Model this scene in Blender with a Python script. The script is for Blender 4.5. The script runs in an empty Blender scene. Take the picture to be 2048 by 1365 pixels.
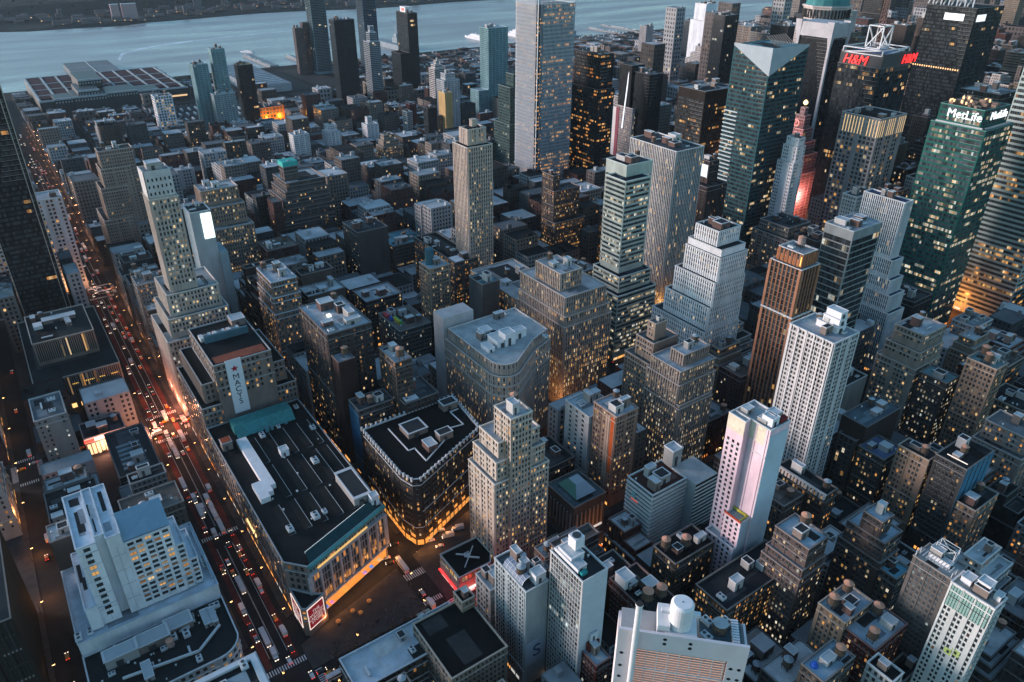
import bpy, math, random, zlib
from mathutils import Vector, Matrix
RD = random.Random(11)
SC = bpy.context.scene
COL = SC.collection
rad = math.radians
# ------------------------------------------------------------------ camera (metres; x = uptown, y = west along the streets, z up)
CAM = Vector((0.0, 0.0, 320.0))
YAW, PITCH, ROLL, FPX = 0.61197, 0.516013, 0.005836, 1492.77
fw = Vector((math.sin(YAW) * math.cos(PITCH), math.cos(YAW) * math.cos(PITCH), -math.sin(PITCH)))
rt = Vector((math.cos(YAW), -math.sin(YAW), 0.0))
up = rt.cross(fw)
rt2 = math.cos(ROLL) * rt + math.sin(ROLL) * up
up2 = -math.sin(ROLL) * rt + math.cos(ROLL) * up
cd = bpy.data.cameras.new('camera')
cd.sensor_width = 36.0
cd.lens = FPX / 2048 * 36.0
cd.clip_start = 1.0
cd.clip_end = 30000.0
co = bpy.data.objects.new('camera', cd)
co.matrix_world = Matrix(((rt2.x, up2.x, -fw.x, CAM.x), (rt2.y, up2.y, -fw.y, CAM.y), (rt2.z, up2.z, -fw.z, CAM.z), (0, 0, 0, 1)))
COL.objects.link(co)
SC.camera = co


def proj(x, y, z):
    v = Vector((x, y, z)) - CAM
    d = v.dot(fw)
    if d < 1:
        return None
    return 512 + FPX / 2 * v.dot(rt2) / d, 341.25 - FPX / 2 * v.dot(up2) / d, d


# ------------------------------------------------------------------ materials
import os
GLOW_GAIN = float(os.environ.get('GG', '.36'))
WIN_GAIN = float(os.environ.get('WG','.21'))
MATS = {}


def nodes(name):
    m = bpy.data.materials.new(name)
    m.use_nodes = True
    nt = m.node_tree
    return m, nt, nt.nodes['Principled BSDF']


def surf(name, col, rough=0.85, var=0.25, scale=0.12, metal=0.0, streak=0.0):
    """painted / masonry surface with soft blotches and dirt"""
    key = (name, tuple(round(c, 3) for c in col), rough, var, scale, streak)
    if key in MATS:
        return MATS[key]
    m, nt, p = nodes(name)
    p.inputs['Roughness'].default_value = rough
    p.inputs['Metallic'].default_value = metal
    if rough >= .6:
        p.inputs['Specular IOR Level'].default_value = .08
    tc = nt.nodes.new('ShaderNodeTexCoord')
    n1 = nt.nodes.new('ShaderNodeTexNoise')
    n1.inputs['Scale'].default_value = scale
    n1.inputs['Detail'].default_value = 6.0
    n1.inputs['Roughness'].default_value = 0.65
    mp = nt.nodes.new('ShaderNodeMapping')
    mp.inputs['Scale'].default_value = (1, 1, 0.35 if streak else 1)
    nt.links.new(tc.outputs['Object'], mp.inputs['Vector'])
    nt.links.new(mp.outputs['Vector'], n1.inputs['Vector'])
    mr = nt.nodes.new('ShaderNodeMapRange')
    mr.inputs['From Min'].default_value = 0.3
    mr.inputs['From Max'].default_value = 0.7
    mr.inputs['To Min'].default_value = 1 - var
    mr.inputs['To Max'].default_value = 1 + var * 0.6
    nt.links.new(n1.outputs['Fac'], mr.inputs['Value'])
    mx = nt.nodes.new('ShaderNodeMix')
    mx.data_type = 'RGBA'
    mx.blend_type = 'MULTIPLY'
    mx.inputs['Factor'].default_value = 1.0
    mx.inputs['A'].default_value = (*col, 1)
    cm = nt.nodes.new('ShaderNodeCombineColor')
    for k in range(3):
        nt.links.new(mr.outputs['Result'], cm.inputs[k])
    nt.links.new(cm.outputs['Color'], mx.inputs['B'])
    nt.links.new(mx.outputs['Result'], p.inputs['Base Color'])
    MATS[key] = m
    return m


def glow(name, col, strength, sample=False):
    key = (name, col, strength)
    if key in MATS:
        return MATS[key]
    m, nt, p = nodes(name)
    p.inputs['Base Color'].default_value = (*[c * 0.5 for c in col], 1)
    p.inputs['Emission Color'].default_value = (*col, 1)
    p.inputs['Emission Strength'].default_value = strength * GLOW_GAIN
    if not sample:
        m.cycles.emission_sampling = 'NONE'
    MATS[key] = m
    return m





def window_material():
    """glass; the face attribute «lit» holds (light, warmth, tone): lit rooms give off light, dark ones reflect"""
    m, nt, p = nodes('window_glass')
    at = nt.nodes.new('ShaderNodeAttribute')
    at.attribute_name = 'lit'
    sp = nt.nodes.new('ShaderNodeSeparateColor')
    nt.links.new(at.outputs['Color'], sp.inputs['Color'])
    rp = nt.nodes.new('ShaderNodeValToRGB')
    e = rp.color_ramp.elements
    e[0].position, e[0].color = 0.0, (1.0, 0.30, 0.05, 1)
    e[1].position, e[1].color = 1.0, (0.75, 0.95, 1.0, 1)
    for pos, c in ((0.3, (1.0, 0.52, 0.15, 1)), (0.6, (1.0, 0.78, 0.48, 1))):
        q = e.new(pos)
        q.color = c
    nt.links.new(sp.outputs['Green'], rp.inputs['Fac'])
    nt.links.new(rp.outputs['Color'], p.inputs['Emission Color'])
    ml = nt.nodes.new('ShaderNodeMath')
    ml.operation = 'MULTIPLY'
    ml.inputs[1].default_value = WIN_GAIN
    nt.links.new(sp.outputs['Red'], ml.inputs[0])
    nt.links.new(ml.outputs['Value'], p.inputs['Emission Strength'])
    r2 = nt.nodes.new('ShaderNodeValToRGB')
    e = r2.color_ramp.elements
    e[0].position, e[0].color = 0.0, (0.006, 0.009, 0.012, 1)
    e[1].position, e[1].color = 1.0, (0.13, 0.17, 0.19, 1)
    nt.links.new(sp.outputs['Blue'], r2.inputs['Fac'])
    nt.links.new(r2.outputs['Color'], p.inputs['Base Color'])
    p.inputs['Roughness'].default_value = 0.2
    p.inputs['Specular IOR Level'].default_value = 0.22
    m.cycles.emission_sampling = 'NONE'
    return m


GLASS = window_material()
BLACK_METAL = surf('dark_metal', (0.04, 0.045, 0.05), 0.5, 0.2, 0.5)
PALE_METAL = surf('pale_metal', (0.55, 0.58, 0.6), 0.45, 0.15, 0.5)
WHITE_PAINT = surf('white_paint', (0.72, 0.72, 0.74), 0.6, 0.12, 0.3)
COPING = surf('coping_stone', (0.6, 0.62, 0.64), 0.7, 0.25, 0.4)
WOOD = surf('tank_wood', (0.13, 0.09, 0.065), 0.85, 0.3, 0.6)
TANKTOP = surf('tank_top', (0.5, 0.27, 0.19), 0.8, 0.2, 0.6)
TANKGREY = surf('tank_grey', (0.33, 0.38, 0.42), 0.7, 0.2, 0.6)
BULK = [surf('roof_house_wall', c, 0.85, 0.25, 0.3) for c in ((0.22, 0.18, 0.16), (0.34, 0.33, 0.32), (0.14, 0.09, 0.08), (0.5, 0.49, 0.48))]
ROOFTOP = [surf('roof_house_top', c, 0.8, 0.3, 0.2) for c in ((0.46, 0.5, 0.53), (0.04, 0.045, 0.05), (0.56, 0.6, 0.62))]


# ------------------------------------------------------------------ mesh helper
class MB:
    def __init__(s):
        s.v, s.f, s.m, s.a = [], [], [], []

    def face(s, pts, m=0, a=(0, 0, 0)):
        n = len(s.v)
        s.v.extend(pts)
        s.f.append(tuple(range(n, n + len(pts))))
        s.m.append(m)
        s.a.append(a)

    def box(s, x0, x1, y0, y1, z0, z1, m=0, mt=None, bottom=False):
        n = len(s.v)
        s.v.extend([(x0, y0, z0), (x1, y0, z0), (x1, y1, z0), (x0, y1, z0), (x0, y0, z1), (x1, y0, z1), (x1, y1, z1), (x0, y1, z1)])
        F = [(0, 1, 5, 4), (1, 2, 6, 5), (2, 3, 7, 6), (3, 0, 4, 7), (4, 5, 6, 7)]
        if bottom:
            F.append((3, 2, 1, 0))
        for k, q in enumerate(F):
            s.f.append(tuple(n + i for i in q))
            s.m.append(mt if (k == 4 and mt is not None) else m)
            s.a.append((0, 0, 0))

    def prism(s, poly, z0, z1, m=0, cap=False, mt=None):
        k = len(poly)
        for i in range(k):
            a, b = poly[i], poly[(i + 1) % k]
            s.face([(a[0], a[1], z0), (b[0], b[1], z0), (b[0], b[1], z1), (a[0], a[1], z1)], m)
        if cap:
            s.face([(p[0], p[1], z1) for p in poly], m if mt is None else mt)

    def cyl(s, x, y, z0, z1, r0, r1=None, n=12, m=0, mt=None):
        r1 = r0 if r1 is None else r1
        A = [(math.cos(2 * math.pi * i / n), math.sin(2 * math.pi * i / n)) for i in range(n)]
        for i in range(n):
            a, b = A[i], A[(i + 1) % n]
            q = [(x + a[0] * r0, y + a[1] * r0, z0), (x + b[0] * r0, y + b[1] * r0, z0)]
            if r1 > 0.01:
                q += [(x + b[0] * r1, y + b[1] * r1, z1), (x + a[0] * r1, y + a[1] * r1, z1)]
            else:
                q += [(x, y, z1)]
            s.face(q, m)
        if r1 > 0.01:
            s.face([(x + a[0] * r1, y + a[1] * r1, z1) for a in A], m if mt is None else mt)

    def bar(s, p, q, w, m=0):
        p, q = Vector(p), Vector(q)
        d = (q - p)
        if d.length < 1e-6:
            return
        d.normalize()
        a = d.cross(Vector((0, 0, 1)))
        if a.length < 0.01:
            a = Vector((1, 0, 0))
        a.normalize()
        b = d.cross(a)
        o = [(a + b) * w, (a * -1 + b) * w, (a + b) * -w, (a - b) * w]
        for i in range(4):
            u, v = o[i], o[(i + 1) % 4]
            s.face([tuple(p + u), tuple(p + v), tuple(q + v), tuple(q + u)], m)
        s.face([tuple(q + u) for u in o], m)
        s.face([tuple(p + u) for u in reversed(o)], m)

    def mesh(s, name, mats, lit=False):
        me = bpy.data.meshes.new(name)
        me.from_pydata(s.v, [], s.f)
        for m in mats:
            me.materials.append(m)
        if len(mats) > 1:
            me.polygons.foreach_set('material_index', s.m)
        if lit and s.f:
            at = me.attributes.new('lit', 'FLOAT_COLOR', 'FACE')
            buf = []
            for a in s.a:
                buf.extend((a[0], a[1], a[2], 1.0))
            at.data.foreach_set('color', buf)
        return me

    def obj(s, name, mats, parent=None, loc=(0, 0, 0), lit=False):
        if not s.f:
            return None
        if not isinstance(mats, (list, tuple)):
            mats = [mats]
        if parent is not None or loc != (0, 0, 0):
            o = parent.get('base') if parent is not None else loc
            ox, oy, oz = (o[0], o[1], o[2]) if o is not None else loc
            s.v = [(x - ox, y - oy, z - oz) for x, y, z in s.v]
        ob = bpy.data.objects.new(name, s.mesh(name, mats, lit))
        COL.objects.link(ob)
        if parent is not None:
            ob.parent = parent
        else:
            ob.location = loc
        return ob


def tag(o, label=None, cat=None, group=None, kind=None):
    if label:
        o['label'] = label
    if cat:
        o['category'] = cat
    if group:
        o['group'] = group
    if kind:
        o['kind'] = kind
    return o


def thing(name, label, cat, loc, group=None):
    o = bpy.data.objects.new(name, None)
    o.empty_display_size = 1.0
    o.location = loc
    o['base'] = list(loc)
    COL.objects.link(o)
    return tag(o, label, cat, group)


def place(src_mesh, name, parent, loc, scale=(1, 1, 1), rz=0.0):
    o = bpy.data.objects.new(name, src_mesh)
    COL.objects.link(o)
    o.parent = parent
    b = parent.get('base')
    o.location = (loc[0] - b[0], loc[1] - b[1], loc[2] - b[2]) if b is not None else loc
    o.scale = scale
    o.rotation_euler = (0, 0, rz)
    return o


def letters(body, size, origin, face, mat, parent, name='lettering', depth=0.25, spacing=1.0, align='CENTER', shear=0.0):
    cu = bpy.data.curves.new(name, 'FONT')
    cu.body = body
    cu.size = size
    cu.extrude = depth
    cu.space_line = spacing
    cu.align_x = align
    cu.align_y = 'CENTER'
    cu.shear = shear
    cu.materials.append(mat)
    tmp = bpy.data.objects.new('text_shape', cu)
    COL.objects.link(tmp)
    me = bpy.data.meshes.new_from_object(tmp.evaluated_get(bpy.context.evaluated_depsgraph_get()))
    me.materials.clear()
    me.materials.append(mat)
    bpy.data.objects.remove(tmp)
    o = bpy.data.objects.new(name, me)
    COL.objects.link(o)
    if face == 'S':
        M = Matrix(((0, 0, -1), (-1, 0, 0), (0, 1, 0)))
    elif face == 'E':
        M = Matrix(((1, 0, 0), (0, 0, -1), (0, 1, 0)))
    else:                                   # a direction vector: outward normal in plan
        n = Vector((face[0], face[1], 0)).normalized()
        x = Vector((0, 0, 1)).cross(n)
        M = Matrix(((x.x, 0, n.x), (x.y, 0, n.y), (0, 1, 0)))
    b = parent.get('base') if parent is not None else None
    o.parent = parent
    loc = Vector(origin) - (Vector(b) if b is not None else Vector((0, 0, 0)))
    o.matrix_local = Matrix.Translation(loc) @ M.to_4x4()
    return o


# ------------------------------------------------------------------ shared roof pieces
def unit_mesh(name, build, mats):
    b = MB()
    build(b)
    return b.mesh(name, mats)


def _tank(b):
    b.cyl(0, 0, 2.4, 6.0, 2.0, 1.9, 14, 0)
    b.cyl(0, 0, 6.0, 7.1, 2.1, 0.0, 14, 1)
    for z in (2.9, 3.9, 4.9, 5.7):
        b.cyl(0, 0, z, z + 0.1, 2.04, 2.04, 14, 2)


def _stand(b):
    for sx in (-1, 1):
        for sy in (-1, 1):
            b.box(sx * 1.3 - 0.12, sx * 1.3 + 0.12, sy * 1.3 - 0.12, sy * 1.3 + 0.12, 0, 2.2)
    b.box(-1.8, 1.8, -1.8, 1.8, 2.15, 2.4)
    b.bar((-1.3, -1.3, 0.1), (1.3, -1.3, 2.1), 0.06)
    b.bar((-1.3, -1.3, 0.1), (-1.3, 1.3, 2.1), 0.06)


def _fan(b):
    b.box(-1.4, 1.4, -2.1, 2.1, 0.3, 1.7, 0)
    for y in (-1.05, 1.05):
        b.cyl(0, y, 1.7, 1.95, 0.75, 0.75, 10, 0, 1)
    for sx in (-1.2, 1.2):
        b.box(sx - 0.1, sx + 0.1, -1.9, 1.9, 0, 0.3, 1)


def _vent(b):
    b.cyl(0, 0, 0, 0.9, 0.28, 0.28, 8, 0)
    b.cyl(0, 0, 0.9, 1.3, 0.55, 0.2, 8, 0)


TANK = [unit_mesh('water_tank', _tank, [WOOD, t, BLACK_METAL]) for t in (TANKTOP, TANKGREY)]
TANK.append(unit_mesh('water_tank', _tank, [surf('tank_pink', (0.42, 0.3, 0.27), 0.7, 0.15, 0.5), TANKTOP, BLACK_METAL]))
STAND = unit_mesh('stand', _stand, [BLACK_METAL])
FAN = unit_mesh('air_unit', _fan, [PALE_METAL, BLACK_METAL])
VENT = unit_mesh('roof_vent', _vent, [PALE_METAL])


def _house(b):
    b.box(-0.5, 0.5, -0.5, 0.5, 0, 0.93, 0, 0)
    for x0, x1, y0, y1 in ((-0.53, 0.53, -0.53, -0.45), (-0.53, 0.53, 0.45, 0.53), (-0.53, -0.45, -0.45, 0.45), (0.45, 0.53, -0.45, 0.45)):
        b.box(x0, x1, y0, y1, 0.93, 1.0, 1)
    b.face([(-0.45, -0.45, 0.95), (0.45, -0.45, 0.95), (0.45, 0.45, 0.95), (-0.45, 0.45, 0.95)], 2)
    b.box(-0.2, 0.02, -0.56, -0.5, 0.0, 0.6, 3)


HOUSE = []
for wmat in BULK:
    for rmat in ROOFTOP:
        HOUSE.append(unit_mesh('roof_house', _house, [wmat, COPING, rmat, BLACK_METAL]))
WHITE_HOUSE = unit_mesh('roof_house', _house, [WHITE_PAINT, WHITE_PAINT, ROOFTOP[2], BLACK_METAL])


def _duct(b):
    b.box(-0.5, 0.5, -0.5, 0.5, 0.3, 1.0, 0)
    b.box(-0.35, 0.35, -0.5, -0.47, 0, 0.3, 1)


DUCT = unit_mesh('duct', _duct, [PALE_METAL, BLACK_METAL])


def water_tank(root, x, y, z, s=1.0, kind=0):
    t = place(TANK[kind], 'water_tank', root, (x, y, z), (s, s, s))
    st = bpy.data.objects.new('stand', STAND)
    COL.objects.link(st)
    st.parent = t
    return t


def clutter(root, rect, z, rnd, tanks=None, dense=1.0, house=True, big=False):
    x0, x1, y0, y1 = rect
    w, d = x1 - x0, y1 - y0
    if w < 3.5 or d < 3.5:
        return
    used = []

    def free(cx, cy, r):
        if cx - r < x0 + .4 or cx + r > x1 - .4 or cy - r < y0 + .4 or cy + r > y1 - .4:
            return False
        for a, b, c in used:
            if abs(a - cx) < r + c and abs(b - cy) < r + c:
                return False
        used.append((cx, cy, r))
        return True
    area = w * d
    nh = 0 if not house else (1 if area < 260 else 2) + (1 if area > 700 else 0) + (2 if big else 0)
    for _ in range(nh):
        for _t in range(6):
            sx, sy = rnd.uniform(3, min(7 if not big else 10, w * .45)), rnd.uniform(3, min(7 if not big else 10, d * .45))
            cx, cy = rnd.uniform(x0, x1), rnd.uniform(y0, y1)
            if free(cx, cy, max(sx, sy) / 2):
                h = rnd.uniform(2.6, 7.0)
                place(rnd.choice(HOUSE), 'roof_house', root, (cx, cy, z), (sx, sy, h))
                break
    nt = tanks if tanks is not None else (1 if rnd.random() < .7 and area > 110 else 0)
    for _ in range(nt):
        for _t in range(12):
            cx, cy = rnd.uniform(x0, x1), rnd.uniform(y0, y1)
            if free(cx, cy, 2.0):
                water_tank(root, cx, cy, z, rnd.uniform(1.05, 1.3) if tanks else rnd.uniform(.85, 1.1), 0 if tanks else rnd.choice((0, 1)))
                break
    for _ in range(int(min(7, area / 90) * dense + (4 if big else 0))):
        cx, cy = rnd.uniform(x0, x1), rnd.uniform(y0, y1)
        k = rnd.random()
        if k < .45:
            if free(cx, cy, 2.0):
                s = rnd.uniform(.6, 1.1)
                place(FAN, 'air_unit', root, (cx, cy, z), (s, s, s), rnd.choice((0, math.pi / 2)))
        elif k < .75:
            if free(cx, cy, .6):
                place(VENT, 'roof_vent', root, (cx, cy, z), (1.2, 1.2, 1.2))
        else:
            ln = rnd.uniform(4, 9)
            if free(cx, cy, ln / 2):
                place(DUCT, 'duct', root, (cx, cy, z), (ln, 1.0, 1.1) if rnd.random() < .5 else (1.0, ln, 1.1))


# ------------------------------------------------------------------ facades
def inset(poly, d):
    n = len(poly)
    out = []
    for i in range(n):
        p0, p1, p2 = Vector(poly[i - 1]), Vector(poly[i]), Vector(poly[(i + 1) % n])
        e1, e2 = (p1 - p0).normalized(), (p2 - p1).normalized()
        n1, n2 = Vector((-e1.y, e1.x)), Vector((-e2.y, e2.x))
        k = n1 + n2
        k = k / max(0.2, k.dot(n1)) if k.length > 1e-6 else n1
        q = p1 + k * d
        out.append((q.x, q.y))
    return out


def facade(wall, win, a, b, z0, z1, st, rnd, ground, top=0.0, skip=None, tone=0.0, lit_scale=1.0, dark=(0.0, 0.35), par=None):
    """windows (quads for win list) and piers on the wall from a to b; returns list of window records"""
    kind, bay, fl, ww, wh, lit, warm = st
    ax, ay = a
    bx, by = b
    L = math.hypot(bx - ax, by - ay)
    ux, uy = (bx - ax) / L, (by - ay) / L
    nx, ny = uy, -ux
    if L < bay * 0.8 or kind == 'blank':
        return
    nb = max(1, int((L - 0.8) / bay))
    mg = (L - nb * bay) / 2
    zb = z0 + (5.2 if ground else 0.8)
    nf = int((z1 - top - 0.9 - zb) / fl)
    if nf < 1:
        return
    w, h = bay * ww, fl * wh
    zt = z1 - top - 0.6 - nf * fl
    grp = rnd.choice((0, 0, 3, 4, 5)) if kind == 'punch' and nb > 7 and not skip else 0
    for j in range(nf):
        z = zt + j * fl + (fl - h) * 0.5
        zr = (z) / max(60.0, z1)
        rowp = rnd.choice((.35, .7, 1.0, 1.3, 1.8))
        if kind in ('band', 'glass'):
            rowp = rnd.choice((0.1, 0.2, 0.4, 0.8, 1.6, 3.2))
        p = lit * lit_scale * rowp * (1.25 - 0.5 * min(1, z / 90.0))
        run = 0
        for i in range(nb):
            if skip and skip(i, j, nb, nf):
                continue
            if grp and i % grp == grp - 1:
                continue
            s = mg + i * bay + (bay - w) / 2
            if run > 0:
                on = True
                run -= 1
            else:
                on = rnd.random() < (p if kind in ('punch', 'pier') else p * .28)
                if on and kind in ('band', 'glass'):
                    run = rnd.randint(0, 4)
            if on:
                A = (rnd.choice((0.12, 0.25, 0.45, 0.7, 1.0, 1.5)) * rnd.uniform(.8, 1.2), min(1, max(0, warm + .14 + rnd.uniform(-.2, .24))), 0.1)
            else:
                A = (0.0, 0.0, rnd.uniform(*dark))
            if on and kind in ('punch', 'pier') and rnd.random() < .4:
                hb = h * rnd.uniform(.3, .65)                 # a half-drawn blind
                win.append((ax + ux * s, ay + uy * s, ux, uy, nx, ny, z + h - hb, w, hb, (A[0] * rnd.uniform(.15, .5), A[1], .5)))
                win.append((ax + ux * s, ay + uy * s, ux, uy, nx, ny, z, w, h - hb, A))
            else:
                win.append((ax + ux * s, ay + uy * s, ux, uy, nx, ny, z, w, h, A))
    if kind == 'punch' and nb >= 4 and math.hypot(ax, ay) < 900:
        step = 2 if bay > 2.6 else 3
        for i in range(0, nb + 1, step):                      # shallow brick piers between groups of windows
            s = mg + i * bay
            s0, s1 = max(.02, s - bay * .16), min(L - .02, s + bay * .16)
            q = [(ax + ux * t + nx * o, ay + uy * t + ny * o) for t, o in ((s0, 0.0), (s0, .28), (s1, .28), (s1, 0.0))]
            for k in range(3):
                c, d = q[k], q[k + 1]
                wall.face([(c[0], c[1], z0), (d[0], d[1], z0), (d[0], d[1], z1 - .6), (c[0], c[1], z1 - .6)])
    if par is not None and kind == 'punch' and math.hypot(ax, ay) < 1100:
        for zz in {round(zt + (nf - 1) * fl - .1, 2), round(zt + 2 * fl - .1, 2), round(zt + (nf // 2) * fl - .1, 2) if rnd.random() < .35 else 1e9}:
            if z0 + 2 < zz < z1 - 1:                           # projecting string course
                o = .34
                p0, p1 = (ax + nx * o, ay + ny * o), (bx + nx * o, by + ny * o)
                par.face([(p0[0], p0[1], zz - .45), (p1[0], p1[1], zz - .45), (p1[0], p1[1], zz), (p0[0], p0[1], zz)])
                par.face([(p0[0], p0[1], zz), (p1[0], p1[1], zz), (bx, by, zz), (ax, ay, zz)])
    if kind == 'pier' or kind == 'ribs':
        pw = bay * (1 - ww)
        for i in range(nb + 1):
            s = mg + i * bay
            s0, s1 = max(0.02, s - pw / 2), min(L - .02, s + pw / 2)
            q = []
            for t, o in ((s0, 0.0), (s0, 0.45), (s1, 0.45), (s1, 0.0)):
                q.append((ax + ux * t + nx * o, ay + uy * t + ny * o))
            for k in range(3):
                c, d = q[k], q[k + 1]
                wall.face([(c[0], c[1], z0), (d[0], d[1], z0), (d[0], d[1], z1 - .3), (c[0], c[1], z1 - .3)])


WINMESH = {}
SILL = surf('window_sill', (.3, .29, .28), .8, .2)


def win_mesh(A):
    key = (round(A[0], 1), round(A[1], 1), round(A[2], 1))
    if key not in WINMESH:
        b = MB()
        a = key
        b.face([(0, -0.10, 0), (1, -0.10, 0), (1, -0.10, 1), (0, -0.10, 1)], 0, a)
        b.face([(0, 0, 0), (0, -0.10, 0), (0, -0.10, 1), (0, 0, 1)], 0, (0, 0, 0))
        b.face([(1, -0.10, 0), (1, 0, 0), (1, 0, 1), (1, -0.10, 1)], 0, (0, 0, 0))
        b.face([(0, -0.10, 1), (1, -0.10, 1), (1, 0, 1), (0, 0, 1)], 0, (0, 0, 0))
        b.face([(0, 0, 0), (1, 0, 0), (1, -0.10, 0), (0, -0.10, 0)], 0, (0, 0, 0))
        b.box(-.06, 1.06, -.2, 0, -.07, 0, 1, None, True)
        b.box(.47, .53, -.13, -.1, 0, 1, 2)
        b.box(0, 1, -.13, -.1, .48, .53, 2)
        WINMESH[key] = b.mesh('window', [GLASS, SILL, BLACK_METAL], True)
    return WINMESH[key]


def emit_windows(root, win, individual):
    """up to 100 windows that show largest become parts, the rest one «glazing» part"""
    take = set()
    if individual and win:
        sc = []
        for k, w in enumerate(win):
            px, py, ux, uy, nx, ny, z, ww, hh, A = w
            v = Vector((px, py, z)) - CAM
            d = v.length
            cosv = max(0.0, -(v.x * nx + v.y * ny) / d)
            wide = ww * FPX / 2 / d
            pr = proj(px, py, z)
            if pr is None or not (0 < pr[0] < 1024 and 0 < pr[1] < 683) or wide * hh / ww < 1.2 or wide < 1.0:
                continue
            sc.append((-(ww * hh * cosv / d / d), k))
        sc.sort()
        take = {k for _s, k in sc[:100]}
    g = MB()
    for k, (px, py, ux, uy, nx, ny, z, w, h, A) in enumerate(win):
        if k in take:
            o = bpy.data.objects.new('window', win_mesh(A))
            COL.objects.link(o)
            o.parent = root
            b = root['base']
            o.location = (px - b[0], py - b[1], z - b[2])
            o.rotation_euler = (0, 0, math.atan2(uy, ux))
            o.scale = (w, 1, h)
        else:
            e = 0.06
            x0, y0 = px + nx * e, py + ny * e
            x1, y1 = x0 + ux * w, y0 + uy * w
            g.face([(x0, y0, z), (x1, y1, z), (x1, y1, z + h), (x0, y0, z + h)], 0, A)
    o = g.obj('glazing', GLASS, root, lit=True)
    if o is not None:
        o['kind'] = 'stuff'


def sees(a, b, slack=0.0):
    mx, my = (a[0] + b[0]) / 2, (a[1] + b[1]) / 2
    dx, dy = b[0] - a[0], b[1] - a[1]
    return (dy * (CAM.x - mx) - dx * (CAM.y - my)) > -slack * math.hypot(dx, dy)


def rectpoly(x0, x1, y0, y1):
    return [(x0, y0), (x1, y0), (x1, y1), (x0, y1)]


STORE = [glow('shop_light', (1.0, 0.42, 0.1), 1.3), glow('shop_light', (1.0, 0.62, 0.3), 1.0), glow('shop_light', (0.9, 0.85, 0.8), .6), glow('shop_light', (1.0, 0.28, 0.05), 1.1)]


def shell(root, tiers, st, col, roofcol, rnd, opts, parts):
    """tiers: list of (polygon, z0, z1, is_ground, style). Fills wall / roof / parapet / window lists"""
    wall, roof, par, win, shop = parts
    for poly, z0, z1, ground, stl in tiers:
        n = len(poly)
        wall.prism(poly, z0, z1)
        t = 0.45
        zin = z1 - 0.9
        ip = inset(poly, t)
        op = inset(poly, -0.18)
        for i in range(n):
            j = (i + 1) % n
            par.face([(*op[i], z1 - .5), (*op[j], z1 - .5), (*op[j], z1 + .05), (*op[i], z1 + .05)])
            par.face([(*op[i], z1 + .05), (*op[j], z1 + .05), (*ip[j], z1 + .05), (*ip[i], z1 + .05)])
            par.face([(*ip[j], zin), (*ip[i], zin), (*ip[i], z1 + .05), (*ip[j], z1 + .05)])
            par.face([(*op[j], z1 - .5), (*op[i], z1 - .5), poly[i] + (z1 - .5,), poly[j] + (z1 - .5,)])
        roof.face([(*p, zin) for p in ip])
        px, py = [p[0] for p in ip], [p[1] for p in ip]
        rx0, rx1, ry0, ry1 = min(px), max(px), min(py), max(py)
        if len(ip) == 4 and (rx1 - rx0) * (ry1 - ry0) > 90:
            for q in range(rnd.randint(2, 4)):                 # membrane patches, each a little above the last
                w, d = (rx1 - rx0) * rnd.uniform(.2, .6), (ry1 - ry0) * rnd.uniform(.15, .5)
                x, y = rnd.uniform(rx0, rx1 - w), rnd.uniform(ry0, ry1 - d)
                z = zin + .02 * (q + 1)
                roof.face([(x, y, z), (x + w, y, z), (x + w, y + d, z), (x, y + d, z)], rnd.choice((1, 2, 2, 3)))
        for i in range(n):
            a, b = poly[i], poly[(i + 1) % n]
            if not sees(a, b, 3.0):
                continue
            f = opts.get('facefn')
            s2 = f(a, b, z0, z1, stl) if f else stl
            if s2 is None:
                continue
            facade(wall, win, a, b, z0, z1, s2, rnd, ground, opts.get('cap', 0) if z1 == tiers[0][2] else 0, opts.get('skip'), dark=opts.get('dark', (0.0, 0.12) if s2[0] == 'glass' else (0.0, 0.3)), par=par)
            if ground and rnd.random() < opts.get('shop', .75):
                L = math.hypot(b[0] - a[0], b[1] - a[1])
                ux, uy = (b[0] - a[0]) / L, (b[1] - a[1]) / L
                nx, ny = uy, -ux
                s = 1.0
                while s < L - 4:
                    w = rnd.uniform(3, 8)
                    if s + w > L - .5:
                        break
                    if rnd.random() < .6:
                        e = .12
                        x0, y0 = a[0] + ux * s + nx * e, a[1] + uy * s + ny * e
                        x1, y1 = x0 + ux * w, y0 + uy * w
                        shop.append(([(x0, y0, .8), (x1, y1, .8), (x1, y1, 2.9), (x0, y0, 2.9)], rnd.choice((0, 0, 1, 2, 3))))
                    s += w + .7


def shop_fronts(root, shop):
    for pts, k in shop:
        pr = proj(*pts[0])
        if pr is None or not (-10 < pr[0] < 1034 and -10 < pr[1] < 692) or pr[2] > 1300:
            continue
        b = MB()
        b.face(pts)
        b.obj('shop_front', STORE[k], root)


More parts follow.
